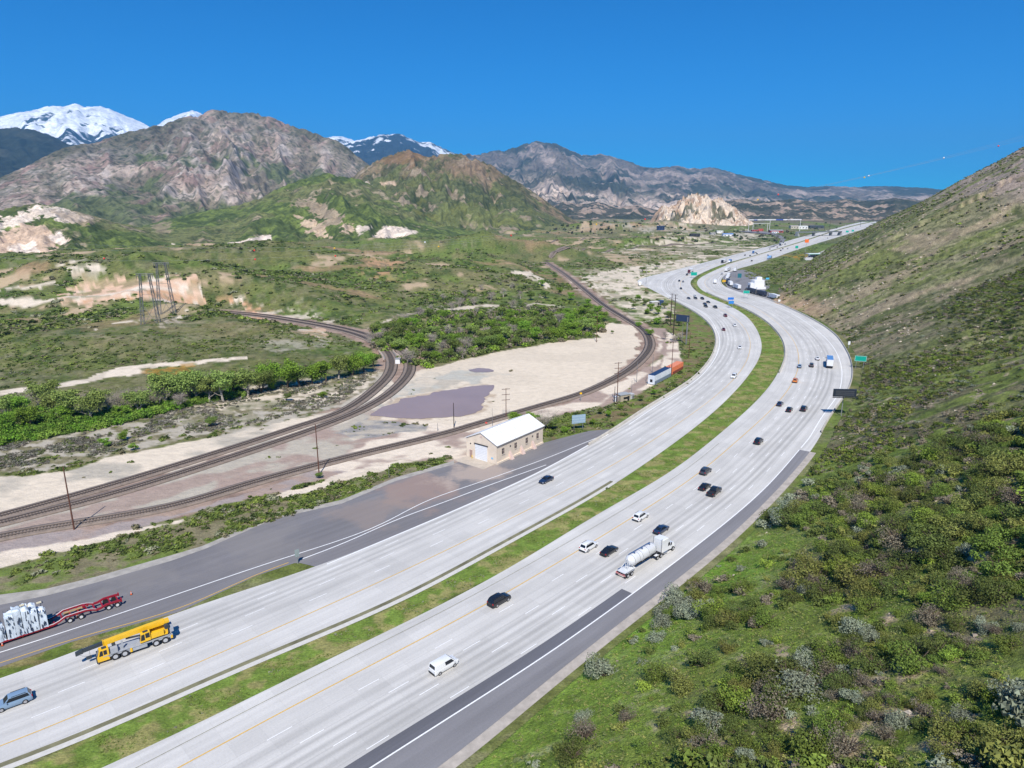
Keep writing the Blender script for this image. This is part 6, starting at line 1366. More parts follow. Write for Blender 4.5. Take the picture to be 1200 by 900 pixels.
    tanker(); crane(); lowboy()
    for px,py,lb in ((3,757,'orange cone at the left edge beside the trailer deck'),(27,747,'orange cone below the wrapped machinery'),(44,741,'orange cone under the front of the taller wrapped load'),(64,733,'orange cone at the step of the red trailer'),(91,724,'orange cone by the first bogie wheel'),(138,708,'orange cone beside the rearmost trailer wheel'),(154,697,'orange cone behind the trailer below the warning board')): cone(px,py,lb)
    Wt=('white',(.74,.75,.76)); Bl=('blue',(.12,.25,.5))
    def rig(px,py,C,rev,lb,box=Wt,cab='white',roof=None,L=14.6,kind='rig',grp='trucks on the freeway'):
        x,y,a=on_road(px,py,C,rev,1.5)
        if kind=='rig': big_rig(x,y,a,lb,grp,box,cab,L,roof)
        else: box_truck(x,y,a,lb,grp,box[0],cab=cab,L=L)
    rig(972,424,NYs,0,'white truck with sky-blue reflection painted on its roof in the right lane of the bend',roof=('blue',(.10,.24,.50)),L=9.5)  # flat blue on the roof stands in for reflected sky
    rig(838,330,NYs,0,'white truck nearest on the far right carriageway before the ramp',kind='box',L=6)
    rig(853,316,NYs,0,'white semi truck beside the head of the parked truck queue'); rig(862,316.5,NYs,0,'white box truck behind the semi truck at the ramp',kind='box',L=6.5)
    rig(809,318,SYs,1,'white semi truck behind the green sign on the left carriageway',cab='dark_red'); rig(750,332.5,SYs,1,'white truck at the sharp left tip of the far bend',kind='box',L=7)
    rig(848,306.5,SYs,1,'white semi truck with dark cab above the bend',cab='black'); rig(855.5,306,SYs,1,'blue box truck following the dark-cabbed semi',box=('blue',0),kind='box',L=6.5); rig(884,295.5,SYs,1,'blue and white semi truck in the distance',cab='blue'); rig(915,286.6,SYs,1,'pale semi truck among the farthest cars',cab='navy'); rig(902,302,NYs,0,'light blue semi truck on the far right carriageway',box=('pale_blue',(.35,.5,.68)),cab='blue')
    # trucks queued along the ramp outside the right carriageway
    Q=[(893,349,'white'),(880,345,'dark'),(875,342,'dark'),(868,337,'white'),(862,333.5,'white'),(858,330.5,'dark'),(856,327,'white'),(857,323.5,'white')]
    for i,(px,py,c) in enumerate(Q):
        x,y=G(px,py+1,0); d,j,s=dist_poly(np.array([x]),np.array([y]),NR); j=int(j[0]); t=NR[min(j+2,len(NR)-1)]-NR[max(j-2,0)]; a=math.atan2(t[1],t[0]); nrm=np.array([t[1],-t[0]])/np.hypot(*t); off=5.2; x,y=NR[j]+nrm*off
        big_rig(float(x),float(y),a,f"{'white' if c=='white' else 'dark'} parked semi truck, {dist[i]} in the queue along the ramp",'trucks queued along the ramp',Wt if c=='white' else ('dark_navy',(.03,.04,.07)),'white' if c=='white' else 'black',10.5)
# ------------------------------------------------------------------ buildings, poles, signs, bridges
def frame_from(pa,pb,z=0.): 
    A=np.array(G(*pa,z)); B=np.array(G(*pb,z)); d=B-A; return A,math.atan2(d[1],d[0]),float(np.hypot(*d))
def hgt(px,py_base,py_top,x=None):
    """height of something whose foot is at (px,py_base) and whose top shows at py_top"""
    g=G(px,py_base); a,fy,fz=ray(px,py_top); t=g[1]/fy; return CH+fz*t
def at_h(px,py,px_base,py_base):
    g=G(px_base,py_base); a,fy,fz=ray(px,py); t=g[1]/fy; return a*t,g[1],CH+fz*t
def building():
    A,a,L=frame_from((582,544.5),(636,519.5)); B=np.array(G(537,541)); W=float(np.hypot(*(B-A)))
    H=hgt(582,544.5,522); HR=H+2.5; print('bldg',L,W,H)
    e=empty('stone_garage',(float(A[0]),float(A[1]),.03),a); tag(e,'long beige building with a white gabled metal roof beside the freeway','building')
    # local: x along the side away from the viewer, y to the left (front gable runs y 0..W at x=0)
    st=paint('beige_block_wall',alb(232,216,196,.92),.9,var=.10,scale=.35); nt=st.node_tree
    Wh=paint('white_metal_roof',(.84,.84,.83),.4,var=.03,scale=.2); Dk=paint('dark_recess',(.03,.03,.035),.3); Pk=paint('pink_render',alb(226,200,188,.85),.9,var=.1)
    m=MB(); m.add([(0,0,0),(L,0,0),(L,W,0),(0,W,0),(0,0,H),(L,0,H),(L,W,H),(0,W,H),(0,W/2,HR),(L,W/2,HR)],[(0,4,8,7,3),(1,2,6,9,5),(0,1,5,4),(3,7,6,2)]).build('wall',st,e)
    t=.16; r=MB(); s=HR-H; o=.45
    for (y0,z0,y1,z1) in ((-o,H-o*s/(W/2),W/2,HR),(W+o,H-o*s/(W/2),W/2,HR)):
        r.add([(-.3,y0,z0+.02),(L+.3,y0,z0+.02),(L+.3,y1,z1+.02),(-.3,y1,z1+.02),(-.3,y0,z0+t),(L+.3,y0,z0+t),(L+.3,y1,z1+t),(-.3,y1,z1+t)],[(0,3,2,1),(4,5,6,7),(0,1,5,4),(0,4,7,3),(1,2,6,5)])
    rf=r.build('roof',Wh,e); rb=MB()
    for x in np.arange(1.2,L,1.2): rb.box((x,W*.25-.2,(H+HR)/2+t+.0),(.05,math.hypot(W/2,s)+.5,.05),rot=Matrix.Rotation(math.atan2(s,W/2),3,'X'))
    rb.build('roof_seams',paint('seam_grey',(.55,.56,.57),.5),rf)
    y=lambda f:W*(1-f)      # fraction from the left end of the front
    d=MB().box((-.06,(y(.30)+y(.70))/2,2.3),(.08,W*.40,4.5)).build('roller_door',paint('white_roller_door',(.80,.81,.83),.5,var=.05),e)
    mb=MB(); [mb.box((-.115,(y(.30)+y(.70))/2,z),(.03,W*.39,.04)) for z in np.arange(.5,4.5,.5)]; mb.build('slats',paint('door_groove',(.55,.56,.58),.6),d)
    MB().box((-.1,(y(.28)+y(.72))/2,4.68),(.3,W*.45,.22)).build('door_lintel',Dk,e)
    MB().box((-.06,y(.155),1.1),(.08,.95,2.2)).build('door',paint('tan_door',alb(190,160,146,.8),.7),e)
    MB().box((-.09,y(.155),2.3),(.12,1.15,.12)).build('door_frame',Pk,e)
    MB().tube((-.7,y(.24),0),(-.7,y(.24),1.1),.12,n=10).build('bollard',paint('bollard_yellow',(.75,.5,.04),.5),e); MB().box((-.05,y(.86),1.5),(.05,.7,.5)).build('wall_sign',paint('pale_blue_panel',(.25,.5,.72),.5),e)
    MB().box((-.05,y(.145),4.2),(.06,.35,.35)).build('vent',Dk,e); MB().box((-.03,W/2,H+1.3),(.08,.8,.6)).build('vent',Pk,e)
    for f in (.13,.39,.63,.875):
        w=MB().box((L*f,-.01,3.2),(1.0,.12,1.7)).build('window',Dk,e); MB().box((L*f,-.10,2.3),(1.2,.18,.12)).build('sill',st,w); MB().box((L*f,-.09,3.2),(.05,.05,1.7)).box((L*f,-.09,3.35),(1.0,.05,.05)).build('window_bars',Pk,w)
    for f in (.28,.76): MB().box((L*f,-.01,3.75),(.45,.12,.45)).build('vent',Dk,e)
    for f in (.27,.51,.76):
        MB().add([(L*f-.55,0,0),(L*f+.55,0,0),(L*f+.3,0,2.4),(L*f-.3,0,2.4),(L*f-.65,-1.25,0),(L*f+.65,-1.25,0)],[(0,4,3),(1,2,5),(4,5,2,3),(0,1,5,4)]).build('buttress',Pk,e)
    MB().box((L/2,-.16,.25),(L,.3,.5)).build('plinth',st,e)
    # concrete slab before the door
    sl=MB().box((-2.6,W*.52,.03),(5.0,W*.95,.06)).build('door_slab',paint('worn_slab',alb(206,192,174,.8),.9,var=.15,scale=.6),e)
def wood_pole(px,yb,yt,label,arms=0,r=.17,name='utility_pole',cat='utility pole',group='wooden utility poles',col=None,rz=None):
    x,y=G(px,yb); z=0.0
    h=hgt(px,yb,yt); e=empty(name,(x,y,0),rz if rz is not None else .5); tag(e,label,cat,group); m=col or paint('brown_pole_timber',alb(112,74,58,.75),.9,var=.2,scale=.8)
    MB().tube((0,0,-.3),(0,0,h),r,r*.62,n=10).build('pole',m,e)
    for k in range(arms):
        zz=h-.35-k*1.9; a=MB().box((0,.14,zz),(2.9,.12,.14)).build('crossarm',m,e)
        for q in (-1.3,-.7,.7,1.3): MB().tube((q,.14,zz+.07),(q,.14,zz+.28),.05,n=6).build('insulator',paint('grey_porcelain',(.35,.36,.36),.3),a)
    return e
def sign(px,yb,x0,x1,y0,y1,label,c,name='road_sign',posts=2,rz=0.,pc=None,txt=None,cat='road sign',thick=.1,border=None):
    """panel spans photo columns x0..x1 and rows y0..y1 above a foot at (px,yb)"""
    X,Y,_=at_h((x0+x1)/2,(y0+y1)/2,px,yb); gx,gy=G(px,yb); a,fy,fz=ray((x0+x1)/2,y0); t=gy/fy; zt=CH+fz*t; a,fy2,fz2=ray((x0+x1)/2,y1); zb=CH+fz2*gy/fy2
    dep=gy*math.cos(PITCH)-((zt+zb)/2-CH)*math.sin(PITCH); w=(x1-x0)/FPX*dep; h=zt-zb; zc=(zt+zb)/2
    e=empty(name,(X,gy,0),rz); tag(e,label,cat); st=paint('galvanised_post',(.38,.39,.40),.5,.5,var=.1)
    pn=MB().box((0,0,zc),(w,thick,h)).build('panel',paint('sign_'+name+str(c),c,.5,var=.04,scale=.3),e,bevel=.02)
    if border: 
        b=MB(); 
        for s in (-1,1): b.box((s*(w/2-.12),-thick/2-.01,zc),(.07,.02,h-.2)); b.box((0,-thick/2-.01,zc+s*(h/2-.12)),(w-.2,.02,.07))
        b.build('border',paint('sign_white',(.8,.8,.8),.5),pn)
    for i in range(posts):
        xx=0 if posts==1 else (-w*.32 if i==0 else w*.32); MB().tube((xx,thick+.06,-2),(xx,thick+.06,zb+h*.8),.09 if posts>1 else .16,n=8).build('post',st,e)
    return e,pn,w,h,zc
def lattice_tower(px,yb,yt,wb,wt,label,rz):
    X,Y,Z=P3(px,yb); a,fy,fz=ray(px,yt); H=CH+fz*(Y/fy)-Z; e=empty('transmission_tower',(X,Y,Z-.3),rz); tag(e,label,'pylon','steel lattice towers on the left hill')
    m=paint('weathered_steel',(.2,.2,.2),.6,.3,var=.15)
    W=lambda z:wb+(wt-wb)*min(1,z/H); c=((-1,-1),(1,-1),(1,1),(-1,1))
    # two lattice masts joined by a beam
    for s in (-1,1):
        mb=MB(); n=7
        for i in range(n):
            z0,z1=H*i/n,H*(i+1)/n; w0=.8+.9*(1-z0/H); w1=.8+.9*(1-z1/H); x0=s*(wb*(1-z0/H)+wt*z0/H); x1=s*(wb*(1-z1/H)+wt*z1/H); P=[(x0+a*w0*.5,b*w0*.5,z0) for a,b in c]; Q=[(x1+a*w1*.5,b*w1*.5,z1) for a,b in c]
            for k in range(4):
                mb.tube(P[k],Q[k],.12,n=5,cap=False); mb.tube(P[k],Q[(k+1)%4],.07,n=4,cap=False); mb.tube(Q[k],Q[(k+1)%4],.07,n=4,cap=False)
        mb.build('leg',m,e)
    mb=MB(); 
    for zz in (H*.97,H*1.0): mb.tube((-wt-2.2,0,zz),(wt+2.2,0,zz),.12,n=5)
    for k in range(8): x=-wt-2.2+(2*wt+4.4)*k/8; mb.tube((x,0,H*(.97 if k%2 else 1)),(x+(2*wt+4.4)/8,0,H*(1 if k%2 else .97)),.07,n=4)
    mb.build('crossarm',m,e)
    mb=MB(); mb.tube((-wt,0,H*.35),(wb*.7,0,H*.02),.1,n=4); mb.tube((wt,0,H*.35),(-wb*.7,0,H*.02),.1,n=4); mb.tube((-wt*1.1,0,H*.6),(wt*1.1,0,H*.6),.1,n=4); mb.build('brace',m,e)
    for x in (-wt-1.8,0,wt+1.8):
        for q in range(1): MB().tube((x,0,H*.97),(x,0,H*.97-2.2),.16,n=6).build('insulator',paint('dark_insulator',(.08,.07,.07),.4),e)
def cable(pts,d0,d1,balls,label,r=.035):
    P=[]
    for px,py in pts:
        t=d0+(d1-d0)*(px+60)/1400; a,fy,fz=ray(px,py); P.append((a*t,fy*t,CH+fz*t))
    P=np.array(P); s=np.r_[0,np.cumsum(np.linalg.norm(np.diff(P,axis=0),axis=1))]; q=np.linspace(0,s[-1],90)
    import numpy.polynomial.polynomial as pp
    co=[np.polyfit(s,P[:,i],3 if i==2 else 2) for i in range(3)]; Q=np.stack([np.polyval(c,q) for c in co],1)
    m=MB()
    for a,b in zip(Q[:-1],Q[1:]): m.tube(a,b,r,n=4,cap=False)
    mid=Q[45]; e=empty('power_cable',tuple(map(float,mid))); tag(e,label,'power line','overhead cables with marker balls'); m.v=[(v[0]-mid[0],v[1]-mid[1],v[2]-mid[2]) for v in m.v]; m.build('wire',paint('grey_wire',(.30,.31,.33),.5,.3),e)
    cols={'r':(.80,.05,.03),'y':(.85,.52,.03),'w':(.78,.80,.80)}
    for px,py,c in balls:
        t=d0+(d1-d0)*(px+60)/1400; a,fy,fz=ray(px,py); w=np.array((a*t,fy*t,CH+fz*t)); k=int(np.argmin(np.linalg.norm(Q-w,axis=1))); w=np.array((w[0],w[1],w[2]))-mid
        import bmesh
        bm=bmesh.new(); bmesh.ops.create_uvsphere(bm,u_segments=14,v_segments=9,radius=.46); bmesh.ops.translate(bm,verts=bm.verts,vec=Vector(w)); me=bpy.data.meshes.new('marker_ball'); bm.to_mesh(me); bm.free(); o=link('marker_ball',me,e,paint('marker_'+c,cols[c],.4,var=.02)); o['label']={'r':'red marker ball','y':'yellow marker ball','w':'white marker ball'}[c]
def boxhouse(name,label,cat,px,py,w,d,h,rz,wall,roof,group=None,gable=0.,z=None,windows=0):
    x,y,zz=P3(px,py); e=empty(name,(x,y,zz-.2 if z is None else z),rz); tag(e,label,cat,group)
    MB().box((0,0,h/2),(w,d,h)).build('wall',paint('wall'+str(wall),wall,.8,var=.08,scale=.3),e)
    r=MB()
    if gable: r.add([(-w/2-.3,-d/2-.3,h),(w/2+.3,-d/2-.3,h),(w/2+.3,d/2+.3,h),(-w/2-.3,d/2+.3,h),(-w/2-.3,0,h+gable),(w/2+.3,0,h+gable)],[(0,1,5,4),(3,4,5,2),(0,4,3),(1,2,5),(0,3,2,1)])
    else: r.box((0,0,h+.12),(w+.3,d+.3,.2))
    r.build('roof',paint('roof'+str(roof),roof,.6,var=.06,scale=.3),e)
    for i in range(windows): MB().box((-w/2+(i+.5)*w/windows,-d/2-.02,h*.55),(w/windows*.4,.08,h*.3)).build('window',GLASS,e)
    MB().box((w*.3,-d/2-.03,min(1.1,h*.4)),(min(1.2,w*.2),.08,min(2.2,h*.8))).build('door',DKPL,e)
    return e
def gable_sign_etc():
    # two-post sign by the building, seen from behind
    e,pn,w,h,zc=sign(678,504,669.5,687,486,496,'large pale blue-grey two-post road sign seen from behind, right of the building',(.30,.42,.52),posts=2,rz=.35,thick=.08)
    m=MB(); [m.box((0,-.06,zc+h*q),(w*.98,.05,.05)) for q in (-.3,0,.3)]; m.build('stiffener',paint('sign_back_rib',(.6,.66,.7),.5),pn)
    sign(349,660.5,345.5,350.5,644,652.5,'small grey sign on a single post at the tip of the grass wedge',(.25,.31,.31),posts=1,rz=.5,thick=.05)
    e,pn,w,h,zc=sign(991,488,977,1003,456,464.8,'dark electronic message board on a tall single post beside the right carriageway','' or (.018,.026,.04),name='message_board',posts=1,rz=-.08,thick=.6,cat='message board')
    m=MB(); [m.box((0,-.315,zc+q*h*.24),(w*.82,.02,h*.14)) for q in (-1,0,1)]; m.build('display_rows',paint('unlit_display',(.07,.075,.085),.3),pn)
    m=MB().box((0,-.9,zc-h/2-.1),(w*1.1,.9,.06)).box((0,-1.35,zc-h/2+.5),(w*1.1,.04,.04)); [m.tube((-w*.55+i*w*1.1/8,-1.35,zc-h/2-.1),(-w*.55+i*w*1.1/8,-1.35,zc-h/2+.5),.03,n=4) for i in range(9)]; m.build('walkway',DKPL,e)
    GR=(.0,.36,.27); sign(1006,432,1002.3,1015,417,423.5,'green road sign at the foot of the hillside on the outside of the bend',GR,posts=2,rz=-.3,border=1)
    sign(813,326,809.5,817,318.8,323,'green road sign beside the left carriageway at the far bend',GR,posts=2,border=1)
    sign(873,350,871,878.5,340.5,344,'green road sign by the queued trucks',GR,posts=2,border=1)
    sign(857,360,853,860,348.5,351.2,'blue road sign, upper panel above the median',(.02,.17,.62),posts=2); sign(857,361,854,860,352.5,356,'blue road sign, lower panel above the median',(.03,.22,.6),posts=2)
    sign(849,333,846.5,850.5,328,330.5,'small yellow sign at the start of the ramp',(.75,.42,.03),posts=1); sign(866,330,864.5,869,320.5,325.5,'dark teal sign board above the queued trucks',(.02,.16,.19),posts=2); sign(899,333,897.5,901.5,325.5,327.5,'light blue sign beside the white depot',(.1,.5,.75),posts=1)
    sign(913,356,912,914.6,351,353.4,'small white sign low on the slope by the bend',(.75,.8,.78),posts=1); sign(995,408,994,996.5,400,404,'small white sign at the outer edge of the bend',(.75,.78,.8),posts=1)
    sign(945.5,301,943.3,947.8,280.5,284.3,'tall orange roadside sign on a single pole in the distance',(.85,.17,.02),posts=1,thick=.6); sign(934,297,932,935.5,288,291,'small green sign left of the tall orange one',GR,posts=1)
    sign(993,277,991.3,994.5,270.3,272.4,'distant green sign, left of a pair past the overpass',(0,.4,.33),posts=2); sign(999,277,998,1000.8,269.3,271.4,'distant green sign, right of a pair past the overpass',(0,.4,.33),posts=2)
    sign(901.5,305,900.5,903.5,299.5,301.7,'pale blue sign past the queued trucks',(.2,.4,.8),posts=1)
def build_objects():
    building(); gable_sign_etc()
    dk=paint('dark_pole_timber',alb(66,52,46,.7),.9,var=.2); gm=paint('grey_metal_pole',(.25,.25,.26),.5,.4)
    P=[(87,620.5,547,'wooden pole at the far left between the tracks and the grass verge',0,.19,None),(374,556,497,'wooden pole with a bush at its foot, left of the building',0,.18,None),
       (532,501,472,'bare dark pole rising just behind the white roof',0,.16,dk),(593,489,455,'wooden pole with three crossarms behind the white roof',3,.15,None),(577,500,478,'thin post beside the track left of the crossarm pole',0,.07,gm),
       (723,473,424.5,'tall wooden pole with three crossarms by the tan shed',3,.17,None),(720,472,453,'short dark pole beside the tall pole by the shed',0,.15,dk),
       (746,448,424,'slim pole with a lamp left of the white container',0,.12,gm),(764.5,436.5,415,'slim pole behind the white container',0,.12,gm),(740,462,446,'short grey pole right of the shed',0,.10,gm),(786.5,441,400,'tall wooden pole between the white and orange containers',1,.17,None),
       (785.5,382,344,'dark pole, left of the close pair below the freeway bend',2,.3,dk),(789,393,345,'dark pole, right of the close pair below the freeway bend',2,.3,dk),(799,403,372,'grey pole under the billboard',0,.15,gm),(807,419,390,'brown pole nearest the freeway barrier below the billboard',0,.16,None),
       (699,401,370,'wooden pole at the edge of the wood behind the sand',1,.15,None),(456,560,545,'thin signal post beside the single track',0,.07,gm),(513,505,496,'short signal post right of the pond',0,.1,gm),(862,325,312,'slim lamp pole among the queued trucks',0,.15,gm),(915,333,318,'slim pole at the cut bank',0,.2,dk),(757,333,310,'grey pole at the far bend edge',0,.15,gm)]
    for px,yb,yt,lb,arms,r,c in P: wood_pole(px,yb,yt,lb,arms,r,col=c,group=None,rz=.3)
    for i,(px,yb,yt) in enumerate([(966,270,262),(972,270,258),(1008,266,254),(954,276,263)]): wood_pole(px,yb,yt,f'distant dark pole beyond the overpass, {["left","centre","far right","nearest"][i]} one',1,.35,col=dk,group='distant poles')
    lattice_tower(177,380,320,4.2,2.2,'nearer lattice tower with two legs, standing left on the green hill',.15); lattice_tower(196,368,307,4.2,2.2,'farther lattice tower, standing right in front of the pale bluff',.15)
    R_=[(-60,316),(122,303.5),(299,304),(393,300),(599,276),(756,257),(912,228),(1170,171),(1340,128)]
    cable([(-60,300),(122,303),(299,304),(393,300),(599,276),(756,257),(912,228),(1170,171),(1340,128)],330,420,[(122,303,'r'),(299,304,'r'),(393,300,'r'),(599,276,'r'),(756,257,'r'),(912,228,'r'),(1170,171,'r')],'overhead cable carrying red marker balls across the valley')
    cable([(-60,282),(298,294),(392,291),(514,289),(699,263),(888,234),(1013,208),(1340,120)],345,440,[(392,291,'y'),(514,289,'y'),(699,263,'y'),(888,234,'y'),(1013,208,'y'),(298,293.5,'r')],'overhead cable carrying yellow marker balls across the valley')
    cable([(-60,275),(200,290),(498,284),(760,252),(1018,206),(1106,185),(1340,116)],350,450,[(498,284,'w'),(1018,206,'w'),(1106,185,'w')],'overhead cable carrying white marker balls across the valley')
    # containers and sheds beside the single track
    def container(pn,pe,pw,yt,label,c,roofc,low):
        A,a,L=frame_from(pn,pe); W=float(np.hypot(*(np.array(G(*pw))-A))); H=hgt(pn[0],pn[1],yt); e=empty('shipping_container',(float(A[0]),float(A[1]),.02),a); tag(e,label,'container')
        b=MB().box((L/2,W/2,H/2+.1),(L,W,H-.2)).build('body',paint('container_'+str(c),c,.5,var=.1,scale=.5),e,bevel=.03)
        m=MB(); [m.box((x,-.03,H*.68),(.12,.06,H*.5)) for x in np.arange(.5,L,.6)]; m.build('ribs',paint('container_'+str(c),c),b)
        MB().box((L/2,-.05,H*.23),(L,.08,H*.36)).build('lower_panel',paint('lower'+str(low),low,.5,var=.15),b); MB().box((L/2,W/2,H+.03),(L-.2,W-.2,.08)).build('roof',paint('croof'+str(roofc),roofc,.5,var=.1),e)
        MB().box((-.03,W*.5,H*.42),(.05,W*.35,H*.3)).build('end_door',DKPL,e); [MB().box((x,W/2,.06),(.4,W,.14)).build('skid',DKPL,e) for x in (.4,L-.4)]
    container((767,451.5),(786,441.5),(759.5,450),440.5,'long white container with a dark navy roof beside the railway yard',(.66,.70,.76),(.02,.04,.10),(.22,.27,.36)); container((788,439.5),(800.5,432.5),(783,437.5),431,'rusty orange container behind the white one',(.72,.22,.10),(.75,.25,.12),(.28,.07,.05))
    boxhouse('shed','small tan shed with a flat roof at the foot of the tall crossarm pole','shed',730,469,4.5,3,2.6,.5,(.45,.38,.28),(.35,.36,.36),windows=1); boxhouse('shed','grey equipment cabinet right of the tan shed','cabinet',738,467,2.4,2,1.9,.5,(.45,.46,.47),(.5,.5,.5)); boxhouse('signal_cabinet','white cabinet beside the short dark pole by the shed','cabinet',721.5,471,1.2,1.0,2.2,.4,(.75,.76,.78),(.7,.7,.7))
    boxhouse('hut','flat-roofed pale hut on the scrub below the far bend','hut',767,357.5,6.5,4,2.6,.35,(.33,.33,.3),(.72,.70,.66)); boxhouse('water_tank','dark blue tank standing against the pale hut','tank',774.5,357.5,3,2.4,3.4,.35,(.02,.05,.12),(.05,.1,.2))
    # billboard, back towards us
    x,y=G(804,404); e=empty('billboard',(x,y,0),-.5); tag(e,'dark-backed billboard on one pole on the bank inside the far bend','billboard'); h=hgt(804,404,376); MB().tube((0,0,-.3),(0,0,h+2),.35,n=12).build('post',gm,e); b=MB().box((-2.6,0,h+1.2),(6.8,.35,3.2)).build('panel',paint('navy_back',(.012,.03,.075),.6),e); MB().box((-2.6,-.25,h-.6),(6.8,.7,.1)).build('walkway',DKPL,e)
    # depot on the far side of the ramp
    x,y=G(887,338); e=empty('depot',(x,y,0),.15); tag(e,'white stepped depot building beside the truck queue','building'); Wt=paint('bright_white_cladding',(.82,.82,.82),.5,var=.03)
    MB().box((0,0,3.6),(9,7,7.2)).build('wall',Wt,e,bevel=.05); MB().box((-5.6,-.5,2.4),(4,5,4.8)).build('annexe',Wt,e,bevel=.05); MB().box((2,2,8.3),(4.5,3,2.4)).build('roof_block',Wt,e,bevel=.05); MB().box((5.4,0,2.6),(2.2,3,3.2)).build('tank',paint('grey_tank',(.4,.4,.42),.5),e); MB().box((-7.7,-.6,2.0),(.1,2,2)).build('door',DKPL,e); MB().box((1,-5.2,.9),(8,1.2,1.8)).build('loading_dock',Wt,e)
    # service station with a long canopy
    x,y=G(955,301.5); e=empty('service_station',(x,y,0),.1); tag(e,'low service station with a long white canopy trimmed in green','service station'); MB().box((0,0,4.6),(22,9,.9)).build('canopy',Wt,e,bevel=.03); MB().box((0,-4.55,4.6),(22.1,.08,.5)).build('canopy_trim',paint('mint_trim',(.2,.62,.48),.5),e); MB().box((3,9,2),(12,7,4)).build('kiosk',paint('kiosk_wall',(.5,.5,.48),.7),e)
    for q in (-8,0,8): MB().tube((q,0,0),(q,0,4.2),.3,n=10).build('column',Wt,e); MB().box((q,0,.8),(1.6,.7,1.6)).build('fuel_pump',DKPL,e)
    # overpass
    A=np.array(G(934,277)); B=np.array(G(984,276)); A2=np.array(at_h(934,273,934,277)[:2]); d=B-A; L=float(np.hypot(*d)); C=(A+B)/2; e=empty('overpass',(float(C[0]),float(C[1]),0),math.atan2(d[1],d[0])); tag(e,'dark-sided road overpass crossing the freeway in the distance','bridge'); 
    cc=paint('bridge_concrete',(.28,.29,.29),.85,var=.1); MB().box((0,0,8.0),(L,11,1.3)).build('deck',cc,e); MB().box((0,-5.6,8.9),(L,.25,1.0)).build('parapet',paint('dark_girder',(.04,.06,.075),.7),e); MB().box((0,5.6,8.9),(L,.25,1.0)).build('parapet',cc,e)
    for q in (-.12,.28): MB().box((L*q,0,3.8),(1.4,8,7.3)).build('pier',cc,e)
    MB().box((-L*.5,0,3.7),(5,11,7.3),taper=.6).build('abutment',cc,e); MB().box((L*.5,0,3.7),(5,11,7.3),taper=.6).build('abutment',cc,e)
    # bridge under the twin tracks at the creek
    for C_,nm,lb in ((TA,'outer','short railway bridge with pale parapets under the outer track'),(TB,'inner','short railway bridge with pale parapets under the inner track')):
        S=arclen(C_); dd,i,_=dist_poly(C_[:,0],C_[:,1],CREEK); k=int(np.argmin(dd)); s0,s1=S[k]-13,S[k]+13; mid=C_[k]; e=empty('railway_bridge',(float(mid[0]),float(mid[1]),0)); tag(e,lb,'bridge','railway bridges over the creek'); cb=paint('bridge_parapet',alb(206,182,164,.8),.9,var=.12); sh=np.array([mid[0],mid[1],0])
        V,F,_=sweep(C_,S,[(-3.4,-1.3),(-3.4,.06),(3.4,.06),(3.4,-1.3)],s0,s1,0,2.); link('deck',npmesh('deck',V-sh,F[:,::-1],cc),e)
        for q in (-3.5,3.5): V,F,_=sweep(C_,S,[(-.22,-1.3),(-.22,.75),(.22,.75),(.22,-1.3)],s0-6,s1+6,q,2.); link('parapet',npmesh('parapet',V-sh,F[:,::-1],cb),e)
        for q in (s0+3,s1-3): 
            p=np.array([np.interp(q,S,C_[:,0]),np.interp(q,S,C_[:,1])]); T=C_[min(k+2,len(C_)-1)]-C_[k-2]; MB().box((float(p[0]-mid[0]),float(p[1]-mid[1]),-2.6),(1.2,6.5,3.4),rz=math.atan2(T[1],T[0])).build('pier',cc,e)
    MB_=MB().box((0,0,1.2),(2.2,2.6,2.2),taper=.9)
    x,y=G(466.5,426); e=empty('signal_cabinet',(x,y,0)); tag(e,'small white cabinet between the twin tracks at the bridge','cabinet'); MB_.build('body',Wt,e,bevel=.05); MB().box((0,0,2.36),(2.3,2.7,.1)).build('roof',cc,e)
    # small crossing markers
    sign(570,497,568.5,571,494.5,498,'small red and white board beside the track left of the dark pole',(.62,.08,.06),posts=1,cat='sign')
    sign(681,470,679.5,682,460,462,'small yellow railway marker beside the single track',(.85,.5,.02),posts=1,cat='sign')
    # distant freight train on its bank
    z0=7.0; T0=np.array([G(868,259)[0]*.0,0]); dep=2350.; n=17
    for i in range(n):
        px=868+i*4.75; a,fy,fz=ray(px,256.0); t=dep/fy; x,y=a*t,dep+i*3; c=[(.75,.76,.78),(.05,.10,.42),(.7,.7,.72),(.5,.5,.52),(.04,.08,.38)][[0,0,0,2,1,0,3,0,0,2,1,4,0,3,0,0,2][i]]
        e=empty('freight_wagon',(x,y,z0),.03); tag(e,f"{'navy blue' if c[2]>.3 and c[0]<.1 else 'pale grey' if c[0]<.6 else 'white'} freight wagon, {'first second third fourth fifth sixth seventh eighth ninth tenth eleventh twelfth thirteenth fourteenth fifteenth sixteenth seventeenth'.split()[i]} from the left end of the distant train",'freight wagon','wagons of the distant freight train')
        MB().box((0,0,2.9),(12.4,3,3.4)).build('wagon_body',paint('wagon'+str(c),c,.6),e); MB().box((0,0,1.0),(12.8,2.6,.35)).build('underframe',DKPL,e)
        for q in (-4.5,4.5): MB().tube((q,-1.3,.5),(q,1.3,.5),.5,n=10).build('bogie',DKPL,e)
    a,fy,fz=ray(868,256); x0=a*dep/fy; a,fy,fz=ray(960,256); x1=a*dep/fy; em=MB().loft([[(x0-160,dep-26,-1),(x0-160,dep+40,-1),(x0-160,dep+12,z0),(x0-160,dep-8,z0)],[(x1+140,dep+30,-1),(x1+140,dep+96,-1),(x1+140,dep+68,z0),(x1+140,dep+48,z0)]]).build('embankment',paint('embankment_earth',alb(120,110,88,.65),.95,var=.25,scale=.02)); tag(em,kind='structure')
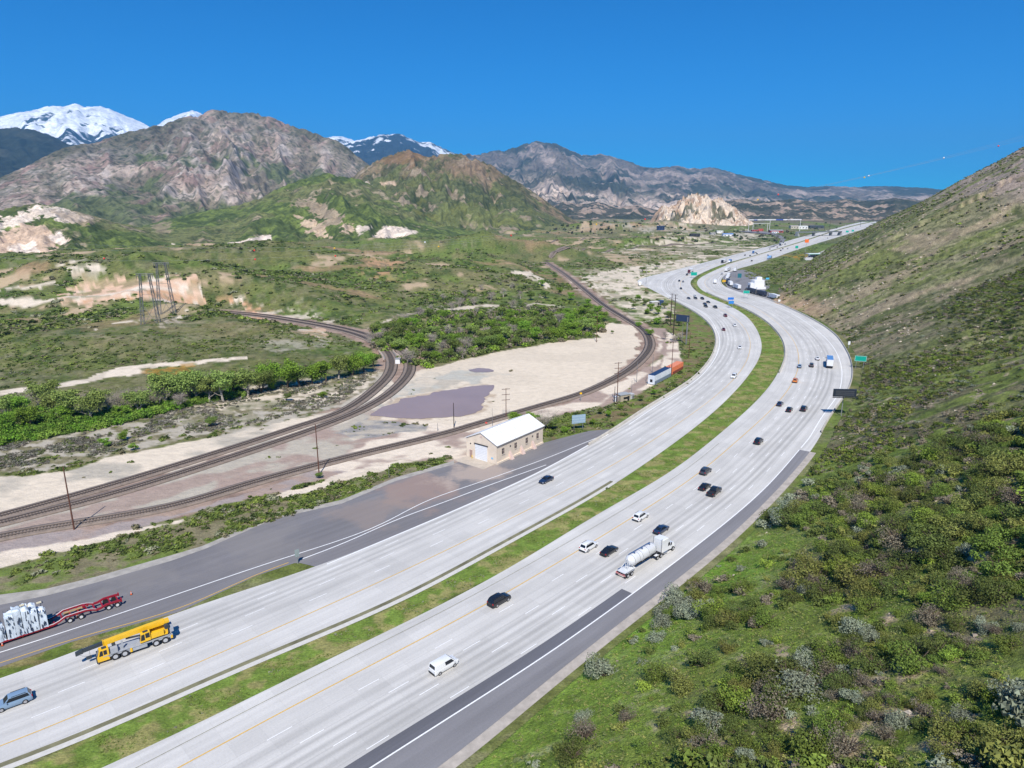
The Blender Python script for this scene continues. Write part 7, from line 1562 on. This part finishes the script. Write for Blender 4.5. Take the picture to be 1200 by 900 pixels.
    # white portal frame, mast and sheds on the far flat
    for px0,px1,yt,yb,lb in ((877,901.5,257.5,271,'tall white portal frame in front of the distant train'),(882,899,262,271,'lower grey portal frame behind the tall white one')):
        A=np.array(G(px0,yb)); B=np.array(G(px1,yb)); L=float(np.hypot(*(B-A))); H=hgt((px0+px1)/2,yb,yt); C=(A+B)/2; e=empty('portal_frame',(float(C[0]),float(C[1]),0)); tag(e,lb,'steel frame'); c=paint('portal_white',(.72,.72,.70),.6)
        for q in (-1,1): MB().tube((q*L/2,0,0),(q*L/2,0,H),.55,n=8).build('post',c,e)
        MB().box((0,0,H),(L+8,1.2,.8)).build('beam',c,e)
    wood_pole(937,271,257,'tall white mast near the left end of the overpass',0,.6,name='mast',cat='mast',col=Wt,group=None)
    far=[('low red-fronted warehouse right of the portal frame',909,272.5,30,14,5,(.36,.08,.06),(.35,.36,.38)),('white and blue low building left of the portal frame',853,277,22,10,4.5,(.7,.72,.75),(.15,.28,.55)),('white shed among the parked vehicles on the far flat',843,273,14,9,5,(.8,.8,.78),(.75,.75,.74)),('grey shed left of the white one on the far flat',835,275,10,7,4,(.4,.4,.4),(.5,.5,.5)),('tan house beyond the portal frame',930,268,20,12,7,(.55,.5,.42),(.4,.36,.33)),
         ('pale long shed below the distant hills',952,252.5,60,22,9,(.7,.7,.68),(.78,.78,.76)),('dark red shed under the portal frame',885,271.5,18,8,5,(.42,.08,.07),(.3,.3,.32)),('red container stack inside the portal frame',891,271,12,6,6,(.55,.10,.07),(.5,.1,.08)),('white building above the overpass',940,268.5,24,12,7,(.78,.78,.77),(.7,.7,.7)),('dark flat building right above the overpass',956,267.5,38,14,6,(.07,.08,.09),(.05,.06,.08)),
         ('white truck-sized shed in front of the red warehouse',908,273.2,16,5,3.5,(.72,.78,.82),(.8,.82,.84)),('small dark shed at the mouth of the far wash',814,277,18,8,5,(.04,.04,.045),(.05,.05,.055)),('dark blue shed on the left bank of the far wash',774,269.5,16,8,9,(.02,.04,.10),(.03,.05,.12))]
    for lb,px,py,w,d,h,wc,rc in far: boxhouse('warehouse',lb,'building',px,py,w,d,h,.05,wc,rc,'buildings on the far flat',gable=1.6 if w>18 else 0,windows=3)
    # wire fence round the yard
    pts=[G(*q) for q in ((743,451),(758,451.5),(757,446),(764,441),(772,438.5),(780,434))]; e=empty('wire_fence',(*pts[0],0)); tag(e,'grey wire fence around the yard beside the white container','fence'); o=np.array(pts[0])
    for a,b in zip(pts,pts[1:]):
        L=math.dist(a,b); n=max(1,int(L/3))
        for i in range(n): p=np.array(a)+(np.array(b)-np.array(a))*i/n-o; MB().tube((*p,0),(*p,2.1),.05,n=5).build('fence_post',gm,e)
        pa,pb=np.array(a)-o,np.array(b)-o; m=MB(); [m.tube((*pa,q),(*pb,q),.025,n=4) for q in (.5,1.3,2.0)]; m.build('wire',gm,e)
def main():
    import time; t=time.time()
    def lap(s):
        nonlocal t; print('LAP',s,round(time.time()-t,1)); t=time.time()
    build_ground(); lap('ground')
    build_slope(); lap('slope')
    build_hills(); lap('hills')
    for f in ('build_roads','build_tracks','build_veg','build_vehicles','build_objects'):
        if f in globals(): globals()[f](); lap(f)
    light_and_camera()
# ------------------------------------------------------------------ sky, sun, camera
def light_and_camera():
    w=bpy.data.worlds.new('World'); SC.world=w; w.use_nodes=True; nt=w.node_tree; bg=nt.nodes['Background']
    sky=nt.nodes.new('ShaderNodeTexSky'); sky.sky_type='NISHITA'; sky.sun_disc=False
    el,azs=R(51),R(180)          # sun high, behind the viewer
    sky.sun_elevation=el; sky.sun_rotation=azs; sky.air_density=1.0; sky.dust_density=.15; sky.ozone_density=4.0; sky.altitude=1200
    hs=nt.nodes.new('ShaderNodeHueSaturation'); hs.inputs['Saturation'].default_value=6.5; hs.inputs['Value'].default_value=1.3; hs.inputs['Hue'].default_value=.507
    tc=nt.nodes.new('ShaderNodeTexCoord'); vm=nt.nodes.new('ShaderNodeVectorMath'); vm.operation='MULTIPLY_ADD'; vm.inputs[1].default_value=(1,1,1.15); vm.inputs[2].default_value=(0,0,.05)
    nt.links.new(tc.outputs['Generated'],vm.inputs[0]); nt.links.new(vm.outputs[0],sky.inputs['Vector'])
    nt.links.new(sky.outputs[0],hs.inputs['Color']); nt.links.new(hs.outputs[0],bg.inputs['Color']); bg.inputs['Strength'].default_value=.1
    hz=bpy.data.materials.new('thin_blue_haze'); hz.use_nodes=True; t=hz.node_tree; t.nodes.remove(t.nodes['Principled BSDF']); v=t.nodes.new('ShaderNodeVolumePrincipled')
    v.inputs['Color'].default_value=(.17,.55,1.0,1); v.inputs['Density'].default_value=5.5e-5; v.inputs['Anisotropy'].default_value=0.0; t.links.new(v.outputs[0],t.nodes['Material Output'].inputs['Volume'])
    tag(MB().box((0,0,948),(42000,42000,1910)).build('haze',hz),kind='stuff')
    L=bpy.data.lights.new('sun','SUN'); L.energy=5.0; L.angle=R(.53); L.color=(1,.955,.88)
    o=bpy.data.objects.new('sun',L); COL.objects.link(o)
    d=Vector((math.sin(azs)*math.cos(el),math.cos(azs)*math.cos(el),math.sin(el)))
    o.rotation_euler=d.to_track_quat('Z','Y').to_euler()
    cam=bpy.data.cameras.new('camera'); cam.sensor_width=36; cam.lens=FPX/1200*36; cam.clip_start=.5; cam.clip_end=80000
    c=bpy.data.objects.new('camera',cam); COL.objects.link(c); c.location=(0,0,CH); c.rotation_euler=(R(90)-PITCH,0,0); SC.camera=c
    vs=SC.view_settings; vs.view_transform='Standard'; vs.look='None'; vs.exposure=.24; vs.gamma=1; vs.use_curve_mapping=False
    SC.cycles.use_denoising=True; SC.cycles.max_bounces=5; SC.cycles.diffuse_bounces=2; SC.cycles.glossy_bounces=2; SC.cycles.transparent_max_bounces=6; SC.cycles.volume_bounces=0
    SC.render.use_persistent_data=False
main()
